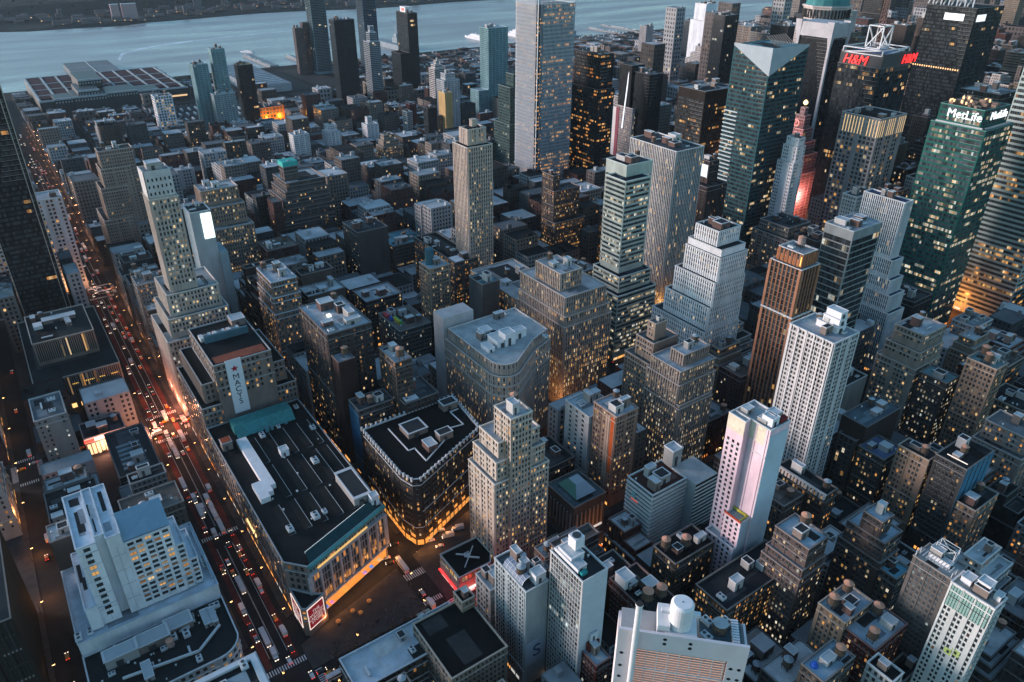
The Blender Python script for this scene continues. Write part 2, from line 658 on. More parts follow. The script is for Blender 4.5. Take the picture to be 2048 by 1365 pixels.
def building(name, label, cat, st, col, roofcol, boxes, opts, polys=None, group=None, seed=None):
    rnd = random.Random(zlib.crc32(label.encode()) % 99991 if seed is None else seed)
    tiers = []
    if polys:
        for poly, z0, z1 in polys:
            tiers.append((poly, z0, z1, z0 == 0, st))
    for x0, x1, y0, y1, z0, z1 in boxes:
        tiers.append((rectpoly(x0, x1, y0, y1), z0, z1, z0 == 0, st))
    big = max(tiers, key=lambda t: (t[3], len(t[0]) and (max(p[0] for p in t[0]) - min(p[0] for p in t[0]))))
    bx = sum(p[0] for p in big[0]) / len(big[0])
    by = sum(p[1] for p in big[0]) / len(big[0])
    root = thing(name, label, cat, (bx, by, 0.0), group)
    wall, roof, par, win, shop = MB(), MB(), MB(), [], []
    shell(root, tiers, st, col, roofcol, rnd, opts, (wall, roof, par, win, shop))
    wm = opts.get('wallmat') or surf('wall', col, opts.get('rough', .8), opts.get('var', .28), .1, 0, 1)
    wall.obj('wall', wm, root)
    roof.obj('roof', [surf('roof_deck', roofcol, .8, .35, .09), surf('roof_tar', tuple(c * .45 for c in roofcol), .85, .3, .2), surf('roof_membrane', tuple(min(.5, c * 1.3 + .03) for c in roofcol), .75, .3, .2), surf('roof_felt', (.03, .033, .036), .85, .3, .2)], root)
    pc = opts.get('parcol') or tuple(min(.66, c * 1.35 + .11) for c in col)
    par.obj('parapet', surf('coping', pc, .7, .2, .3), root)
    shop_fronts(root, shop)
    emit_windows(root, win, opts.get('ind'))
    for i, t in enumerate(tiers):
        if opts.get('noclut'):
            break
        xs, ys = [p[0] for p in t[0]], [p[1] for p in t[0]]
        rect = (min(xs) + .8, max(xs) - .8, min(ys) + .8, max(ys) - .8)
        if i == 0 or len(tiers) == 1:
            clutter(root, rect, t[2] - .9, rnd, opts.get('tanks'), opts.get('dense', 1.0), big=opts.get('plant') == 'big', house=not opts.get('nohouse'))
    return root, tiers, rnd
HEROES=[
 ('office_tower', 'tall slim pale grey tower with lattice screens and orange lit floors', 'tower', ('band', 1.6, 4.2, 0.95, 0.5, 0.55, 0.12), (0.36, 0.41, 0.46), (0.3, 0.33, 0.36), [[543.0, 596.0, 726.0, 770.0, 0, 236.0]], {'crown': 'screen', 'ind': 1, 'extra': 'notch'}),
 ('office_tower', 'grey tower clad in fine white vertical stripes with a pale corner line', 'tower', ('pier', 2.0, 3.9, 0.56, 0.9, 0.2, 0.2), (0.52, 0.51, 0.51), (0.07, 0.08, 0.09), [[460.0, 492.6, 421.5, 477.2, 0, 153.8]], {'ind': 1, 'plant': 'big'}),
 ('office_tower', 'pale green tower of stacked window bands with a blank cream cap', 'tower', ('band', 1.5, 3.7, 0.9, 0.5, 0.8, 0.5), (0.42, 0.47, 0.43), (0.03, 0.05, 0.07), [[390.0, 417.6, 405.8, 429.3, 0, 157.6], [381.0, 407.1, 396.3, 418.1, 74.0, 149.2], [377.0, 411.1, 390.3, 422.1, 60.0, 74.0], [373.0, 415.1, 386.3, 426.1, 0, 60.0]], {'cap': 9, 'ind': 1, 'plant': 'big'}),
 ('office_tower', 'white wedding-cake tower with many terraces and black window rows', 'tower', ('pier', 2.0, 3.5, 0.5, 0.6, 0.16, 0.32), (0.72, 0.7, 0.71), (0.05, 0.06, 0.07), [[388.0, 409.9, 309.3, 330.3, 124.9, 136.0], [386.0, 410.4, 303.3, 333.7, 119.8, 124.9], [384.5, 412.4, 302.1, 334.2, 102.0, 119.8], [382.0, 412.9, 301.6, 339.2, 83.6, 102.0], [379.5, 413.4, 301.1, 343.9, 65.3, 83.6], [377.0, 413.9, 300.6, 352.2, 0, 65.3]], {'ind': 1, 'bay_proj': 1, 'plant': 'big'}),
 ('office_tower', 'copper brown tower with dark glass strips and a glowing brick crown', 'tower', ('pier', 3.0, 3.8, 0.62, 0.92, 0.06, 0.2), (0.36, 0.17, 0.1), (0.3, 0.3, 0.32), [[387.5, 401.9, 243.4, 261.5, 133.5, 142.5], [385.0, 403.4, 240.9, 264.0, 0, 133.5]], {'crown': 'brick', 'ind': 1}),
 ('office_tower', 'grey glass tower ringed by thin pale floor lines, behind the copper brown tower', 'tower', ('band', 1.7, 4.6, 0.97, 0.8, 0.12, 0.5), (0.33, 0.36, 0.37), (0.34, 0.37, 0.4), [[452.0, 484.9, 251.2, 272.8, 0, 140.8]], {'cap': 6, 'ind': 1, 'plant': 'big'}),
 ('office_tower', 'narrow white striped slab tower stepping down toward the avenue', 'tower', ('pier', 1.6, 3.8, 0.55, 0.85, 0.12, 0.3), (0.55, 0.57, 0.6), (0.07, 0.1, 0.2), [[536.0, 546.7, 264.7, 297.9, 95.4, 140.4], [535.5, 549.7, 261.7, 298.4, 80.4, 95.4], [535.0, 551.7, 258.7, 298.9, 68.4, 80.4], [534.5, 553.7, 255.7, 299.4, 54.4, 68.4], [534.0, 554.7, 252.7, 299.9, 0, 54.4]], {'ind': 1}),
 ('office_tower', 'emerald green glass tower with a white name sign on its crown', 'tower', ('band', 1.6, 4.0, 0.93, 0.62, 0.4, 0.5), (0.036, 0.25, 0.205), (0.12, 0.1, 0.09), [[627.0, 666.6, 269.3, 303.4, 180.4, 194.4], [625.0, 668.6, 263.3, 306.4, 0, 180.4]], {'crown': 'plain', 'ind': 1, 'sign': 'MetLife', 'plant': 'lit'}),
 ('office_tower', 'giant pale glass tower with sloping facets and orange lit floors at the frame edge', 'tower', ('band', 1.7, 4.4, 0.9, 0.55, 0.42, 0.15), (0.38, 0.47, 0.46), (0.3, 0.35, 0.36), [[705.0, 770.0, 233.0, 284.0, 0, 250.0]], {'ind': 1, 'taper': 1}),
 ('office_tower', 'pale stone grid tower with deep square windows and a lit slatted crown', 'tower', ('punch', 4.4, 4.4, 0.6, 0.66, 0.226, 0.25), (0.36, 0.36, 0.37), (0.05, 0.05, 0.05), [[701.0, 745.6, 390.2, 431.7, 0, 155.2]], {'crownlit': 1, 'ind': 1}),
 ('office_tower', 'dark glass tower with red letter signs under a white steel roof frame and mast', 'tower', ('band', 1.6, 4.2, 0.92, 0.7, 0.16, 0.2), (0.05, 0.06, 0.07), (0.2, 0.24, 0.26), [[749.0, 794.8, 432.1, 473.4, 191.2, 203.2], [746.0, 802.8, 429.1, 476.4, 0, 191.2]], {'ind': 1, 'sign': 'HM', 'crown': 'mast'}),
 ('office_tower', 'black slab tower with white concrete fins and a forked pale crown', 'tower', ('glass', 1.6, 3.9, 0.9, 0.85, 0.01, 0.3), (0.035, 0.033, 0.04), (0.3, 0.3, 0.33), [[861.0, 893.4, 565.5, 610.3, 0, 193.9]], {'crown': 'fins', 'ind': 1}),
 ('office_tower', 'teal glass tower with a grey crown cut in a downward point', 'tower', ('band', 1.6, 4.1, 0.92, 0.6, 0.2, 0.35), (0.06, 0.2, 0.24), (0.25, 0.3, 0.33), [[621.0, 675.2, 465.3, 510.9, 0, 214.4]], {'crown': 'vee', 'ind': 1, 'fins': 1}),
 ('office_tower', 'dark brown banded tower with a plain grey cap, left of the pointed crown tower', 'tower', ('band', 1.7, 4.0, 0.92, 0.55, 0.28, 0.1), (0.06, 0.05, 0.045), (0.3, 0.33, 0.35), [[626.0, 678.5, 543.5, 581.5, 0, 163.4]], {'cap': 9, 'ind': 1}),
 ('office_tower', 'slim white tower with a blank light wall between columns of windows', 'tower', ('punch', 2.02, 3.42, 0.5, 0.52, 0.04, 0.4), (0.72, 0.72, 0.74), (0.5, 0.5, 0.52), [[650.0, 660.2, 439.4, 453.4, 125.6, 133.6], [648.5, 661.7, 438.4, 454.9, 109.6, 125.6], [647.0, 662.7, 437.9, 457.4, 0, 109.6]], {'blankmid': 1, 'ind': 1}),
 ('office_tower', 'pink lit stepped tower with a clock face and a glowing globe on top', 'tower', ('punch', 2.02, 3.61, 0.5, 0.52, 0.096, 0.1), (0.55, 0.33, 0.31), (0.3, 0.2, 0.2), [[761.0, 767.0, 514.0, 520.0, 128.0, 136.0], [759.0, 770.0, 511.0, 523.0, 114.0, 128.0], [756.0, 774.0, 508.0, 527.0, 100.0, 114.0], [752.0, 778.0, 504.0, 531.0, 86.0, 100.0], [749.0, 782.0, 501.0, 535.0, 66.0, 86.0], [744.0, 787.0, 496.0, 541.0, 0, 66.0]], {'crown': 'globe', 'ind': 1}),
 ('office_tower', 'tall beige tower with a dark octagonal crown and rows of gold windows', 'tower', ('pier', 2.3, 3.5, 0.5, 0.62, 0.36, 0.24), (0.5, 0.42, 0.37), (0.05, 0.05, 0.05), [[321.3, 338.9, 522.0, 535.2, 156.9, 169.9], [317.3, 341.9, 517.0, 540.2, 38.0, 156.9], [316.3, 350.9, 515.0, 543.2, 28.0, 38.0], [314.3, 356.9, 513.0, 549.2, 0, 28.0]], {'crown': 'octagon', 'ind': 1}),
 ('loft_building', 'broad brown commercial block with stepped terraces and a pale boxed penthouse', 'office building', ('pier', 2.0, 3.9, 0.56, 0.68, 0.42, 0.24), (0.42, 0.34, 0.3), (0.5, 0.46, 0.46), [[300.0, 319.3, 368.9, 397.7, 91.3, 104.7], [297.0, 334.7, 359.0, 412.9, 76.6, 91.3], [296.5, 338.3, 358.0, 414.2, 68.6, 76.6], [296.0, 340.3, 357.5, 415.2, 0, 68.6]], {'ind': 1, 'pentwhite': 1}),
 ('loft_building', 'long brown loft with gold windows and a grey flat roof beside the broad terraced block', 'loft building', ('punch', 2.1, 3.6, 0.52, 0.55, 0.5, 0.16), (0.34, 0.27, 0.22), (0.42, 0.42, 0.43), [[297.0, 340.0, 417.0, 484.0, 0, 66.0]], {'ind': 1}),
 ('loft_building', 'round-cornered tan block with curved cornices and white rooftop boxes', 'office building', ('pier', 1.9, 3.6, 0.54, 0.66, 0.34, 0.26), (0.44, 0.38, 0.35), (0.4, 0.42, 0.43), [], {'poly': 'round', 'ind': 1}),
 ('loft_building', 'flat black-roofed wedge building with white balustrade at the avenue junction', 'office building', ('punch', 2.18, 3.89, 0.5, 0.52, 0.242, 0.15), (0.1, 0.085, 0.08), (0.012, 0.014, 0.016), [], {'poly': 'wedge', 'ind': 1}),
 ('office_tower', 'beige art-deco tower with fluted piers and a boxed roof house, above the triangle building', 'tower', ('punch', 2.0, 3.4, 0.45, 0.55, 0.34, 0.24), (0.48, 0.41, 0.35), (0.4, 0.42, 0.44), [[172.8, 186.1, 246.7, 261.7, 0, 104.6], [168.8, 195.0, 252.1, 269.8, 78.4, 88.4], [165.8, 197.0, 249.6, 271.8, 66.4, 78.4], [163.8, 199.0, 248.1, 273.8, 0, 66.4]], {'ind': 1, 'slot': 1, 'plant': 'big'}),
 ('apartment_building', 'white and rust brick building with an orange painted stripe on its side', 'apartment building', ('punch', 2.02, 3.32, 0.5, 0.52, 0.242, 0.3), (0.33, 0.22, 0.17), (0.45, 0.5, 0.55), [[253.2, 270.6, 255.0, 275.1, 0, 68.8]], {'ind': 1, 'orange': 1}),
 ('loft_building', 'blank whitewashed building with a busy pipe-covered flat roof', 'loft building', ('punch', 6.0, 3.5, 0.3, 0.4, 0.202, 0.3), (0.52, 0.5, 0.5), (0.4, 0.46, 0.5), [[251.2, 273.2, 276.1, 299.1, 0, 57.3]], {'ind': 1, 'plant': 'big'}),
 ('bank_building', 'low classical stone bank with columns and a green and grey hipped skylight', 'bank', ('pier', 4.5, 20, 0.6, 0.85, 0, 0.3), (0.2, 0.18, 0.16), (0.12, 0.16, 0.18), [[217.0, 241.0, 246.0, 272.0, 0, 25.0]], {'ind': 1, 'skylight': 1}),
 ('office_tower', 'dark brown tiered loft tower with pale ledges and hundreds of gold windows', 'tower', ('pier', 2.0, 3.5, 0.5, 0.6, 0.5, 0.4), (0.34, 0.28, 0.25), (0.42, 0.46, 0.5), [[309.0, 331.3, 258.2, 269.6, 82.4, 90.4], [303.0, 333.3, 254.2, 279.6, 73.4, 82.4], [302.0, 334.3, 253.2, 281.6, 0, 73.4], [302.0, 330.5, 251.2, 280.2, 57.8, 59.8], [301.2, 331.3, 250.4, 281.0, 0, 57.8]], {'ind': 1}),
 ('office_tower', 'pale tan stepped tower with a blank side wall, left of the tiered loft tower', 'tower', ('punch', 2.18, 3.32, 0.4, 0.5, 0.242, 0.3), (0.36, 0.27, 0.22), (0.2, 0.22, 0.23), [[312.0, 322.0, 287.0, 294.0, 86.0, 98.0], [309.0, 331.0, 284.0, 300.0, 72.0, 86.0], [306.0, 333.0, 282.0, 306.0, 0, 72.0]], {'blankE': 1, 'ind': 1}),
 ('apartment_tower', 'tall white concrete apartment tower with black window columns and balconies', 'apartment tower', ('punch', 1.9, 2.9, 0.6, 0.55, 0.008, 0.4), (0.54, 0.52, 0.52), (0.35, 0.37, 0.4), [[336.4, 359.0, 182.7, 210.8, 0, 125.1]], {'ind': 1, 'piers': 1, 'notchN': 1, 'pentwhite': 2}),
 ('office_tower', 'tan grid-faced block with a scatter of gold and white lit windows', 'office building', ('punch', 2.52, 3.52, 0.5, 0.5, 0.363, 0.4), (0.34, 0.29, 0.25), (0.4, 0.42, 0.45), [[458.0, 484.1, 190.7, 211.1, 75.8, 87.8], [456.5, 485.6, 189.7, 213.6, 63.8, 75.8], [455.5, 486.6, 189.2, 216.6, 0, 63.8]], {'ind': 1}),
 ('loft_building', 'dark brown block with rows of small white lit windows beside the tan grid block', 'loft building', ('punch', 2.18, 3.42, 0.45, 0.5, 0.403, 0.5), (0.15, 0.12, 0.11), (0.25, 0.28, 0.3), [[458.0, 473.3, 169.2, 187.3, 0, 63.0]], {'ind': 1}),
 ('loft_building', 'tan block with round water tanks and tall grouped windows near the far avenue', 'loft building', ('punch', 2.35, 3.52, 0.5, 0.52, 0.202, 0.25), (0.3, 0.22, 0.17), (0.25, 0.28, 0.3), [[462.0, 476.3, 146.6, 164.7, 0, 83.4]], {'ind': 1, 'tanks': 2}),
 ('apartment_tower', 'grey slab striped by continuous white balcony bands with a rust gravel roof', 'apartment tower', ('band', 1.8, 2.7, 1.0, 0.55, 0.0, 0.4), (0.4, 0.42, 0.42), (0.1, 0.045, 0.04), [[233.0, 258.0, 203.0, 222.0, 0, 57.5]], {'wing': [258, 275, 196, 214, 57.5], 'ind': 1, 'plant': 'big'}),
 ('hotel_tower', 'pale pink tower with black square windows and an unfinished yellow top', 'hotel tower', ('punch', 2.18, 2.85, 0.42, 0.5, 0.0, 0.4), (0.76, 0.55, 0.61), (0.35, 0.4, 0.42), [[257.0, 271.0, 159.0, 180.0, 0, 116.0], [253.0, 257.0, 170.0, 180.0, 0, 116.0], [250.0, 257.0, 160.0, 170.0, 0, 62.0], [248.0, 253.0, 160.0, 178.0, 0, 46.0]], {'pink': 1, 'ind': 1}),
 ('hotel_tower', 'slim grey tower of small square windows with a glass solarium on its roof', 'hotel tower', ('punch', 1.85, 2.75, 0.5, 0.5, 0.0, 0.4), (0.42, 0.46, 0.48), (0.1, 0.13, 0.14), [[137.0, 149.2, 183.5, 208.3, 0, 64.3]], {'blankE': 1, 'ind': 1, 'plant': 'big', 'solar': 1, 'poster': 1}),
 ('hotel_tower', 'slim tower with mottled dark glass face and a blank white side wall', 'hotel tower', ('glass', 1.7, 2.9, 0.7, 0.7, 0.1, 0.8), (0.5, 0.5, 0.5), (0.06, 0.06, 0.065), [[150.0, 163.6, 161.8, 183.8, 0, 81.9]], {'blankE': 2, 'ind': 1, 'pentwhite': 3}),
 ('corner_shop', 'low black-roofed triangle building with lit windows above a red neon band', 'shop building', ('punch', 4.5, 4.5, 0.8, 0.7, 0.645, 0.3), (0.4, 0.4, 0.4), (0.012, 0.016, 0.018), [], {'poly': 'tri', 'ind': 1, 'neon': 1}),
 ('loft_building', 'long grey-roofed corner block facing the square with a wide pale cornice', 'office building', ('punch', 2.52, 3.8, 0.5, 0.52, 0.081, 0.3), (0.22, 0.19, 0.17), (0.45, 0.52, 0.58), [[64.0, 121.0, 205.0, 225.0, 0, 30.0]], {'ind': 1, 'lroof': 1}),
 ('loft_building', 'narrow tan brick building with a dark roof, behind the long grey-roofed corner block', 'loft building', ('punch', 2.18, 3.32, 0.4, 0.5, 0.04, 0.3), (0.3, 0.25, 0.2), (0.012, 0.014, 0.016), [[120.0, 127.0, 210.0, 218.0, 37.0, 44.0], [98.0, 127.0, 183.0, 218.0, 0, 37.0]], {'ind': 1}),
 ('brick_building', 'red brick building with a white boxed tank house and grey setback roof', 'brick building', ('punch', 2.02, 3.13, 0.5, 0.52, 0.081, 0.4), (0.16, 0.045, 0.035), (0.35, 0.43, 0.5), [[152.4, 160.5, 152.0, 167.9, 0, 38.0]], {'ind': 1, 'redbox': 1}),
 ('brick_building', 'dark red brick block with two pinkish water tanks and a white roof box', 'brick building', ('punch', 2.18, 3.23, 0.5, 0.52, 0.081, 0.4), (0.13, 0.035, 0.03), (0.02, 0.02, 0.022), [[181.8, 199.0, 149.1, 178.1, 0, 50.5]], {'ind': 1, 'tanks': 2, 'whitebox': 1}),
 ('loft_building', 'dark loft with a domed tank pair and a slanted grey roof panel', 'loft building', ('punch', 2.18, 3.32, 0.45, 0.52, 0.242, 0.3), (0.16, 0.13, 0.11), (0.02, 0.022, 0.025), [[217.0, 244.4, 169.1, 184.4, 0, 46.2]], {'ind': 1, 'tanks': 2}),
 ('loft_building', 'wide dark block with gold windows below a black roof and pale ledge', 'loft building', ('punch', 1.93, 3.23, 0.5, 0.52, 0.484, 0.1), (0.14, 0.11, 0.09), (0.03, 0.035, 0.045), [[217.0, 268.2, 136.7, 155.8, 0, 44.7]], {'ind': 1}),
 ('brick_building', 'red-edged roof building with two orange tanks and pale blue decks', 'brick building', ('punch', 2.18, 3.23, 0.45, 0.52, 0.282, 0.2), (0.2, 0.06, 0.05), (0.32, 0.42, 0.5), [[248.4, 273.1, 83.8, 99.4, 0, 50.0]], {'ind': 1, 'tanks': 2}),
 ('loft_building', 'lower tan-fronted building with twin orange tanks beside the red-edged roof', 'loft building', ('punch', 2.18, 3.23, 0.45, 0.52, 0.363, 0.2), (0.28, 0.22, 0.17), (0.3, 0.38, 0.45), [[246.9, 268.0, 98.1, 111.8, 0, 54.0]], {'ind': 1, 'tanks': 2, 'plant': 'big'}),
 ('apartment_tower', 'white slab with green glass top floors and lime green window panels', 'apartment tower', ('punch', 1.6, 2.9, 0.6, 0.55, 0.033, 0.2), (0.55, 0.57, 0.56), (0.3, 0.3, 0.28), [[269.0, 278.8, 56.4, 73.6, 0, 88.0]], {'ind': 1, 'limes': 1, 'pentwhite': 4, 'tanks': 1}),
 ('apartment_tower', 'grey tower with faded green windows and a pale pergola roof terrace', 'apartment tower', ('punch', 2.02, 3.04, 0.5, 0.52, 0.048, 0.8), (0.26, 0.24, 0.23), (0.35, 0.37, 0.38), [[279.3, 292.2, 76.5, 93.2, 0, 80.0]], {'ind': 1, 'greenwin': 1, 'pentwhite': 5}),
 ('loft_building', 'brown terraced loft with pale blue roofs and a tank on a white roof house', 'loft building', ('punch', 2.02, 3.23, 0.45, 0.52, 0.322, 0.4), (0.22, 0.17, 0.16), (0.36, 0.45, 0.52), [[252.9, 267.8, 125.2, 143.8, 60.0, 72.0], [251.4, 268.3, 124.7, 145.3, 55.0, 60.0], [250.4, 268.8, 124.2, 146.3, 0, 55.0]], {'ind': 1, 'tanks': 1}),
 ('loft_building', 'brown brick tower with stepped blue terraces and a blank central shaft', 'loft building', ('punch', 2.1, 3.32, 0.5, 0.52, 0.242, 0.3), (0.19, 0.15, 0.14), (0.34, 0.43, 0.5), [[296.5, 306.0, 116.0, 126.0, 62.0, 72.0], [296.0, 311.0, 112.0, 132.0, 50.0, 62.0], [295.6, 312.0, 111.0, 134.0, 0, 50.0]], {'ind': 1}),
 ('loft_building', 'small grey loft with an arcaded top floor and bright blue flat roof', 'loft building', ('punch', 2.52, 3.61, 0.5, 0.52, 0.121, 0.4), (0.25, 0.22, 0.2), (0.22, 0.38, 0.48), [[297.0, 309.0, 102.3, 116.9, 0, 46.2]], {'ind': 1, 'tanks': 2}),
 ('loft_building', 'ornate dark loft with a long bright sculpted cornice and gold windows', 'loft building', ('punch', 2.18, 3.7, 0.5, 0.52, 0.403, 0.1), (0.16, 0.12, 0.1), (0.03, 0.035, 0.04), [[316.0, 327.2, 155.5, 187.3, 0, 50.0]], {'ind': 1, 'ornate': 1}),
 ('loft_building', 'pale-columned grey loft below the white apartment tower', 'loft building', ('pier', 3, 4, 0.6, 0.8, 0.15, 0.3), (0.2, 0.18, 0.17), (0.1, 0.11, 0.16), [[377.0, 391.2, 176.8, 188.2, 0, 47.3]], {'ind': 1}),
 ('loft_building', 'loft with a green copper cornice and grey roof huts', 'loft building', ('punch', 2.1, 3.42, 0.5, 0.52, 0.242, 0.3), (0.18, 0.16, 0.14), (0.18, 0.24, 0.27), [[377.0, 396.7, 157.7, 174.4, 0, 45.6]], {'ind': 1}),
 ('loft_building', 'tan stone loft tower with columned top and warm lit floors', 'loft building', ('punch', 2.02, 3.52, 0.5, 0.52, 0.322, 0.2), (0.33, 0.24, 0.18), (0.05, 0.05, 0.055), [[377.0, 388.0, 135.0, 153.0, 0, 60.0]], {'ind': 1, 'tanks': 2}),
 ('loft_building', 'dark building with a bright blue party wall and a line of roof light', 'loft building', ('punch', 2.02, 3.42, 0.5, 0.52, 0.081, 0.3), (0.12, 0.12, 0.12), (0.03, 0.03, 0.035), [[377.0, 406.4, 116.0, 132.9, 0, 66.3]], {'ind': 1, 'bluewall': 1}),
 ('loft_building', 'grey concrete block with a long white roof screen above orange lit floors', 'loft building', ('punch', 2.18, 3.42, 0.5, 0.52, 0.322, 0.1), (0.3, 0.25, 0.23), (0.2, 0.21, 0.22), [[440.0, 458.0, 112.0, 136.0, 50.0, 62.0], [436.0, 458.0, 110.0, 138.0, 0, 50.0]], {'ind': 1}),
 ('loft_building', 'small tan block with a gold lit arcade at its top', 'loft building', ('punch', 2.18, 3.42, 0.5, 0.52, 0.443, 0.12), (0.27, 0.22, 0.18), (0.05, 0.055, 0.06), [[378.0, 403.1, 105.3, 119.1, 0, 44.9]], {'ind': 1}),
 ('loft_building', 'dark wedge-roofed building with a brown blank side wall under the tan grid block', 'loft building', ('blank', 2.6, 3.6, 0.5, 0.55, 0.2, 0.1), (0.12, 0.09, 0.085), (0.14, 0.19, 0.22), [[380.0, 416.1, 174.1, 190.6, 0, 57.9]], {'ind': 1}),
 ('office_building', 'dark pinstriped block at the bottom left with an amber lit edge', 'office building', ('pier', 1.5, 18, 0.5, 0.95, 0.0, 0.1), (0.09, 0.075, 0.06), (0.03, 0.05, 0.06), [[-112.0, -49.0, 300.0, 366.0, 0, 60.0]], {'ind': 1}),
 ('loft_building', 'pale blue-decked roof building with a bright blue tarp at the bottom edge', 'loft building', ('punch', 2.18, 3.42, 0.5, 0.52, 0.242, 0.2), (0.2, 0.17, 0.15), (0.3, 0.41, 0.49), [[217.0, 238.6, 86.9, 97.8, 0, 50.3]], {'ind': 1, 'tarp': 1, 'tanks': 1}),
 ('loft_building', 'pale stone building with a black sloped roof at the bottom edge', 'loft building', ('punch', 2.52, 3.8, 0.5, 0.52, 0.04, 0.4), (0.42, 0.43, 0.43), (0.02, 0.022, 0.024), [[240.4, 248.5, 71.0, 82.6, 0, 50.0]], {'ind': 1}),
 ('office_tower', 'grey tower with a white stone crown and long ribs of lit windows', 'tower', ('pier', 2.3, 3.6, 0.55, 0.55, 0.55, 0.5), (0.46, 0.41, 0.37), (0.3, 0.32, 0.33), [[74.5, 90.5, 515.0, 531.0, 160.0, 178.0], [74.0, 92.0, 514.5, 533.0, 93.7, 160.0], [70.0, 105.0, 512.0, 548.0, 77.0, 93.7], [67.0, 108.0, 509.0, 552.0, 62.0, 77.0], [62.5, 112.0, 505.0, 556.0, 0, 62.0]], {'ind': 1, 'whitecrown': 1}),
 ('office_tower', 'broad brown brick hotel tower stepping up in narrow tiers', 'hotel tower', ('punch', 2.18, 3.23, 0.4, 0.42, 0.05, 0.2), (0.38, 0.3, 0.26), (0.08, 0.08, 0.085), [[80.0, 110.0, 789.0, 806.0, 0, 128.0], [78.0, 104.0, 786.0, 812.0, 0, 112.0], [74.0, 98.0, 785.5, 814.0, 0, 94.0], [69.5, 95.0, 785.0, 830.0, 0, 63.0]], {'ind': 1, 'brownwings': 1}),
 ('office_tower', 'black glass skyscraper with thin metal corner trims filling the frame edge', 'tower', ('band', 1.6, 3.9, 0.96, 0.7, 0.025, 0.12), (0.012, 0.014, 0.016), (0.03, 0.03, 0.03), [[-16.0, 18.0, 690.0, 748.0, 13.0, 225.0], [-17.5, 21.0, 680.0, 749.0, 0, 13.0]], {'ind': 1, 'trim': 1}),
 ('office_building', 'low black podium with two tiers of pale vertical fins', 'office building', ('pier', 1.35, 16, 0.6, 0.92, 0.12, 0.18), (0.3, 0.26, 0.22), (0.03, 0.045, 0.05), [[-16.0, 25.0, 588.0, 640.0, 28.0, 47.0], [-23.0, 34.0, 562.0, 676.0, 0, 28.0]], {'ind': 1, 'penn': 1}),
 ('office_tower', 'white lattice-fronted office slab behind the black skyscraper', 'office building', ('punch', 3.4, 3.9, 0.6, 0.55, 0.226, 0.2), (0.58, 0.53, 0.54), (0.3, 0.33, 0.36), [[-36.0, 41.0, 786.0, 812.0, 0, 93.0]], {'ind': 1}),
 ('office_building', 'grey blank-walled block with a few window columns by the fanned pavement', 'office building', ('punch', 3.2, 3.6, 0.35, 0.4, 0.242, 0.6), (0.3, 0.3, 0.29), (0.2, 0.22, 0.24), [[-26.0, -8.0, 480.0, 510.0, 0, 46.0]], {'ind': 1, 'greyblank': 1}),
 ('office_building', 'low dark glass corner block with rows of roof plant at the crossing', 'office building', ('glass', 2, 4, 0.85, 0.8, 0.02, 0.5), (0.04, 0.06, 0.07), (0.045, 0.055, 0.065), [[8.0, 32.0, 432.0, 486.0, 0, 18.0]], {'ind': 1, 'plant': 'rows'}),
 ('shop_building', 'low shop with a bright lit white and red fascia facing the narrow street', 'shop', ('punch', 2.52, 3.8, 0.5, 0.52, 0.484, 0.1), (0.3, 0.22, 0.2), (0.06, 0.06, 0.08), [[-4.0, 22.0, 494.0, 515.0, 0, 14.0]], {'ind': 1, 'store': 1}),
 ('office_building', 'white slab block with a dark central slot and paired windows', 'office building', ('punch', 3.6, 3.0, 0.72, 0.62, 0.307, 0.25), (0.6, 0.62, 0.65), (0.55, 0.62, 0.7), [], {'poly': 'slab', 'ind': 1}),
 ('office_building', 'rounded corner block with a dark plant-covered roof, in front of the white slotted slab', 'office building', ('punch', 3.2, 3.8, 0.5, 0.5, 0.156, 0.2), (0.42, 0.43, 0.45), (0.035, 0.042, 0.046), [], {'poly': 'podium', 'ind': 1, 'podium': 1}),
 ('office_building', 'flat dark-roofed block with white edging and a red strip at the bottom edge', 'office building', ('punch', 3, 3.8, 0.5, 0.5, 0.13, 0.2), (0.3, 0.3, 0.31), (0.03, 0.034, 0.037), [[-14.0, 31.0, 190.0, 225.0, 0, 59.0]], {'ind': 1, 'redstrip': 1}),
 ('office_tower', 'blue-grey slab with a glowing white screen on its corner', 'office building', ('blank', 3, 3.6, 0.5, 0.5, 0, 0.5), (0.32, 0.38, 0.42), (0.06, 0.06, 0.06), [[107.0, 122.0, 570.0, 590.0, 0, 128.0]], {'ind': 1, 'screen': 1}),
 ('loft_building', 'brown stepped loft with three long terraces of gold windows', 'loft building', ('pier', 2.2, 3.6, 0.5, 0.55, 0.5, 0.3), (0.34, 0.26, 0.22), (0.42, 0.44, 0.46), [[138.0, 170.0, 668.0, 690.0, 98.0, 112.0], [135.0, 172.0, 662.0, 694.0, 80.0, 98.0], [132.0, 175.0, 655.0, 700.0, 0, 80.0]], {'ind': 1, 'backtier': 1}),
 ('loft_building', 'stepped tower with a teal roof house and jagged white setbacks', 'loft building', ('punch', 2.27, 3.42, 0.5, 0.52, 0.096, 0.3), (0.24, 0.2, 0.19), (0.42, 0.44, 0.45), [[237.2, 252.2, 744.3, 758.3, 84.0, 98.0], [235.2, 277.2, 736.3, 776.3, 75.0, 84.0], [233.2, 278.7, 736.3, 779.3, 66.0, 75.0], [231.2, 280.2, 736.3, 782.3, 57.0, 66.0], [229.2, 281.7, 736.3, 785.3, 44.0, 57.0], [227.2, 283.2, 736.3, 788.3, 0, 44.0]], {'ind': 1, 'tealtop': 1, 'stack': 1}),
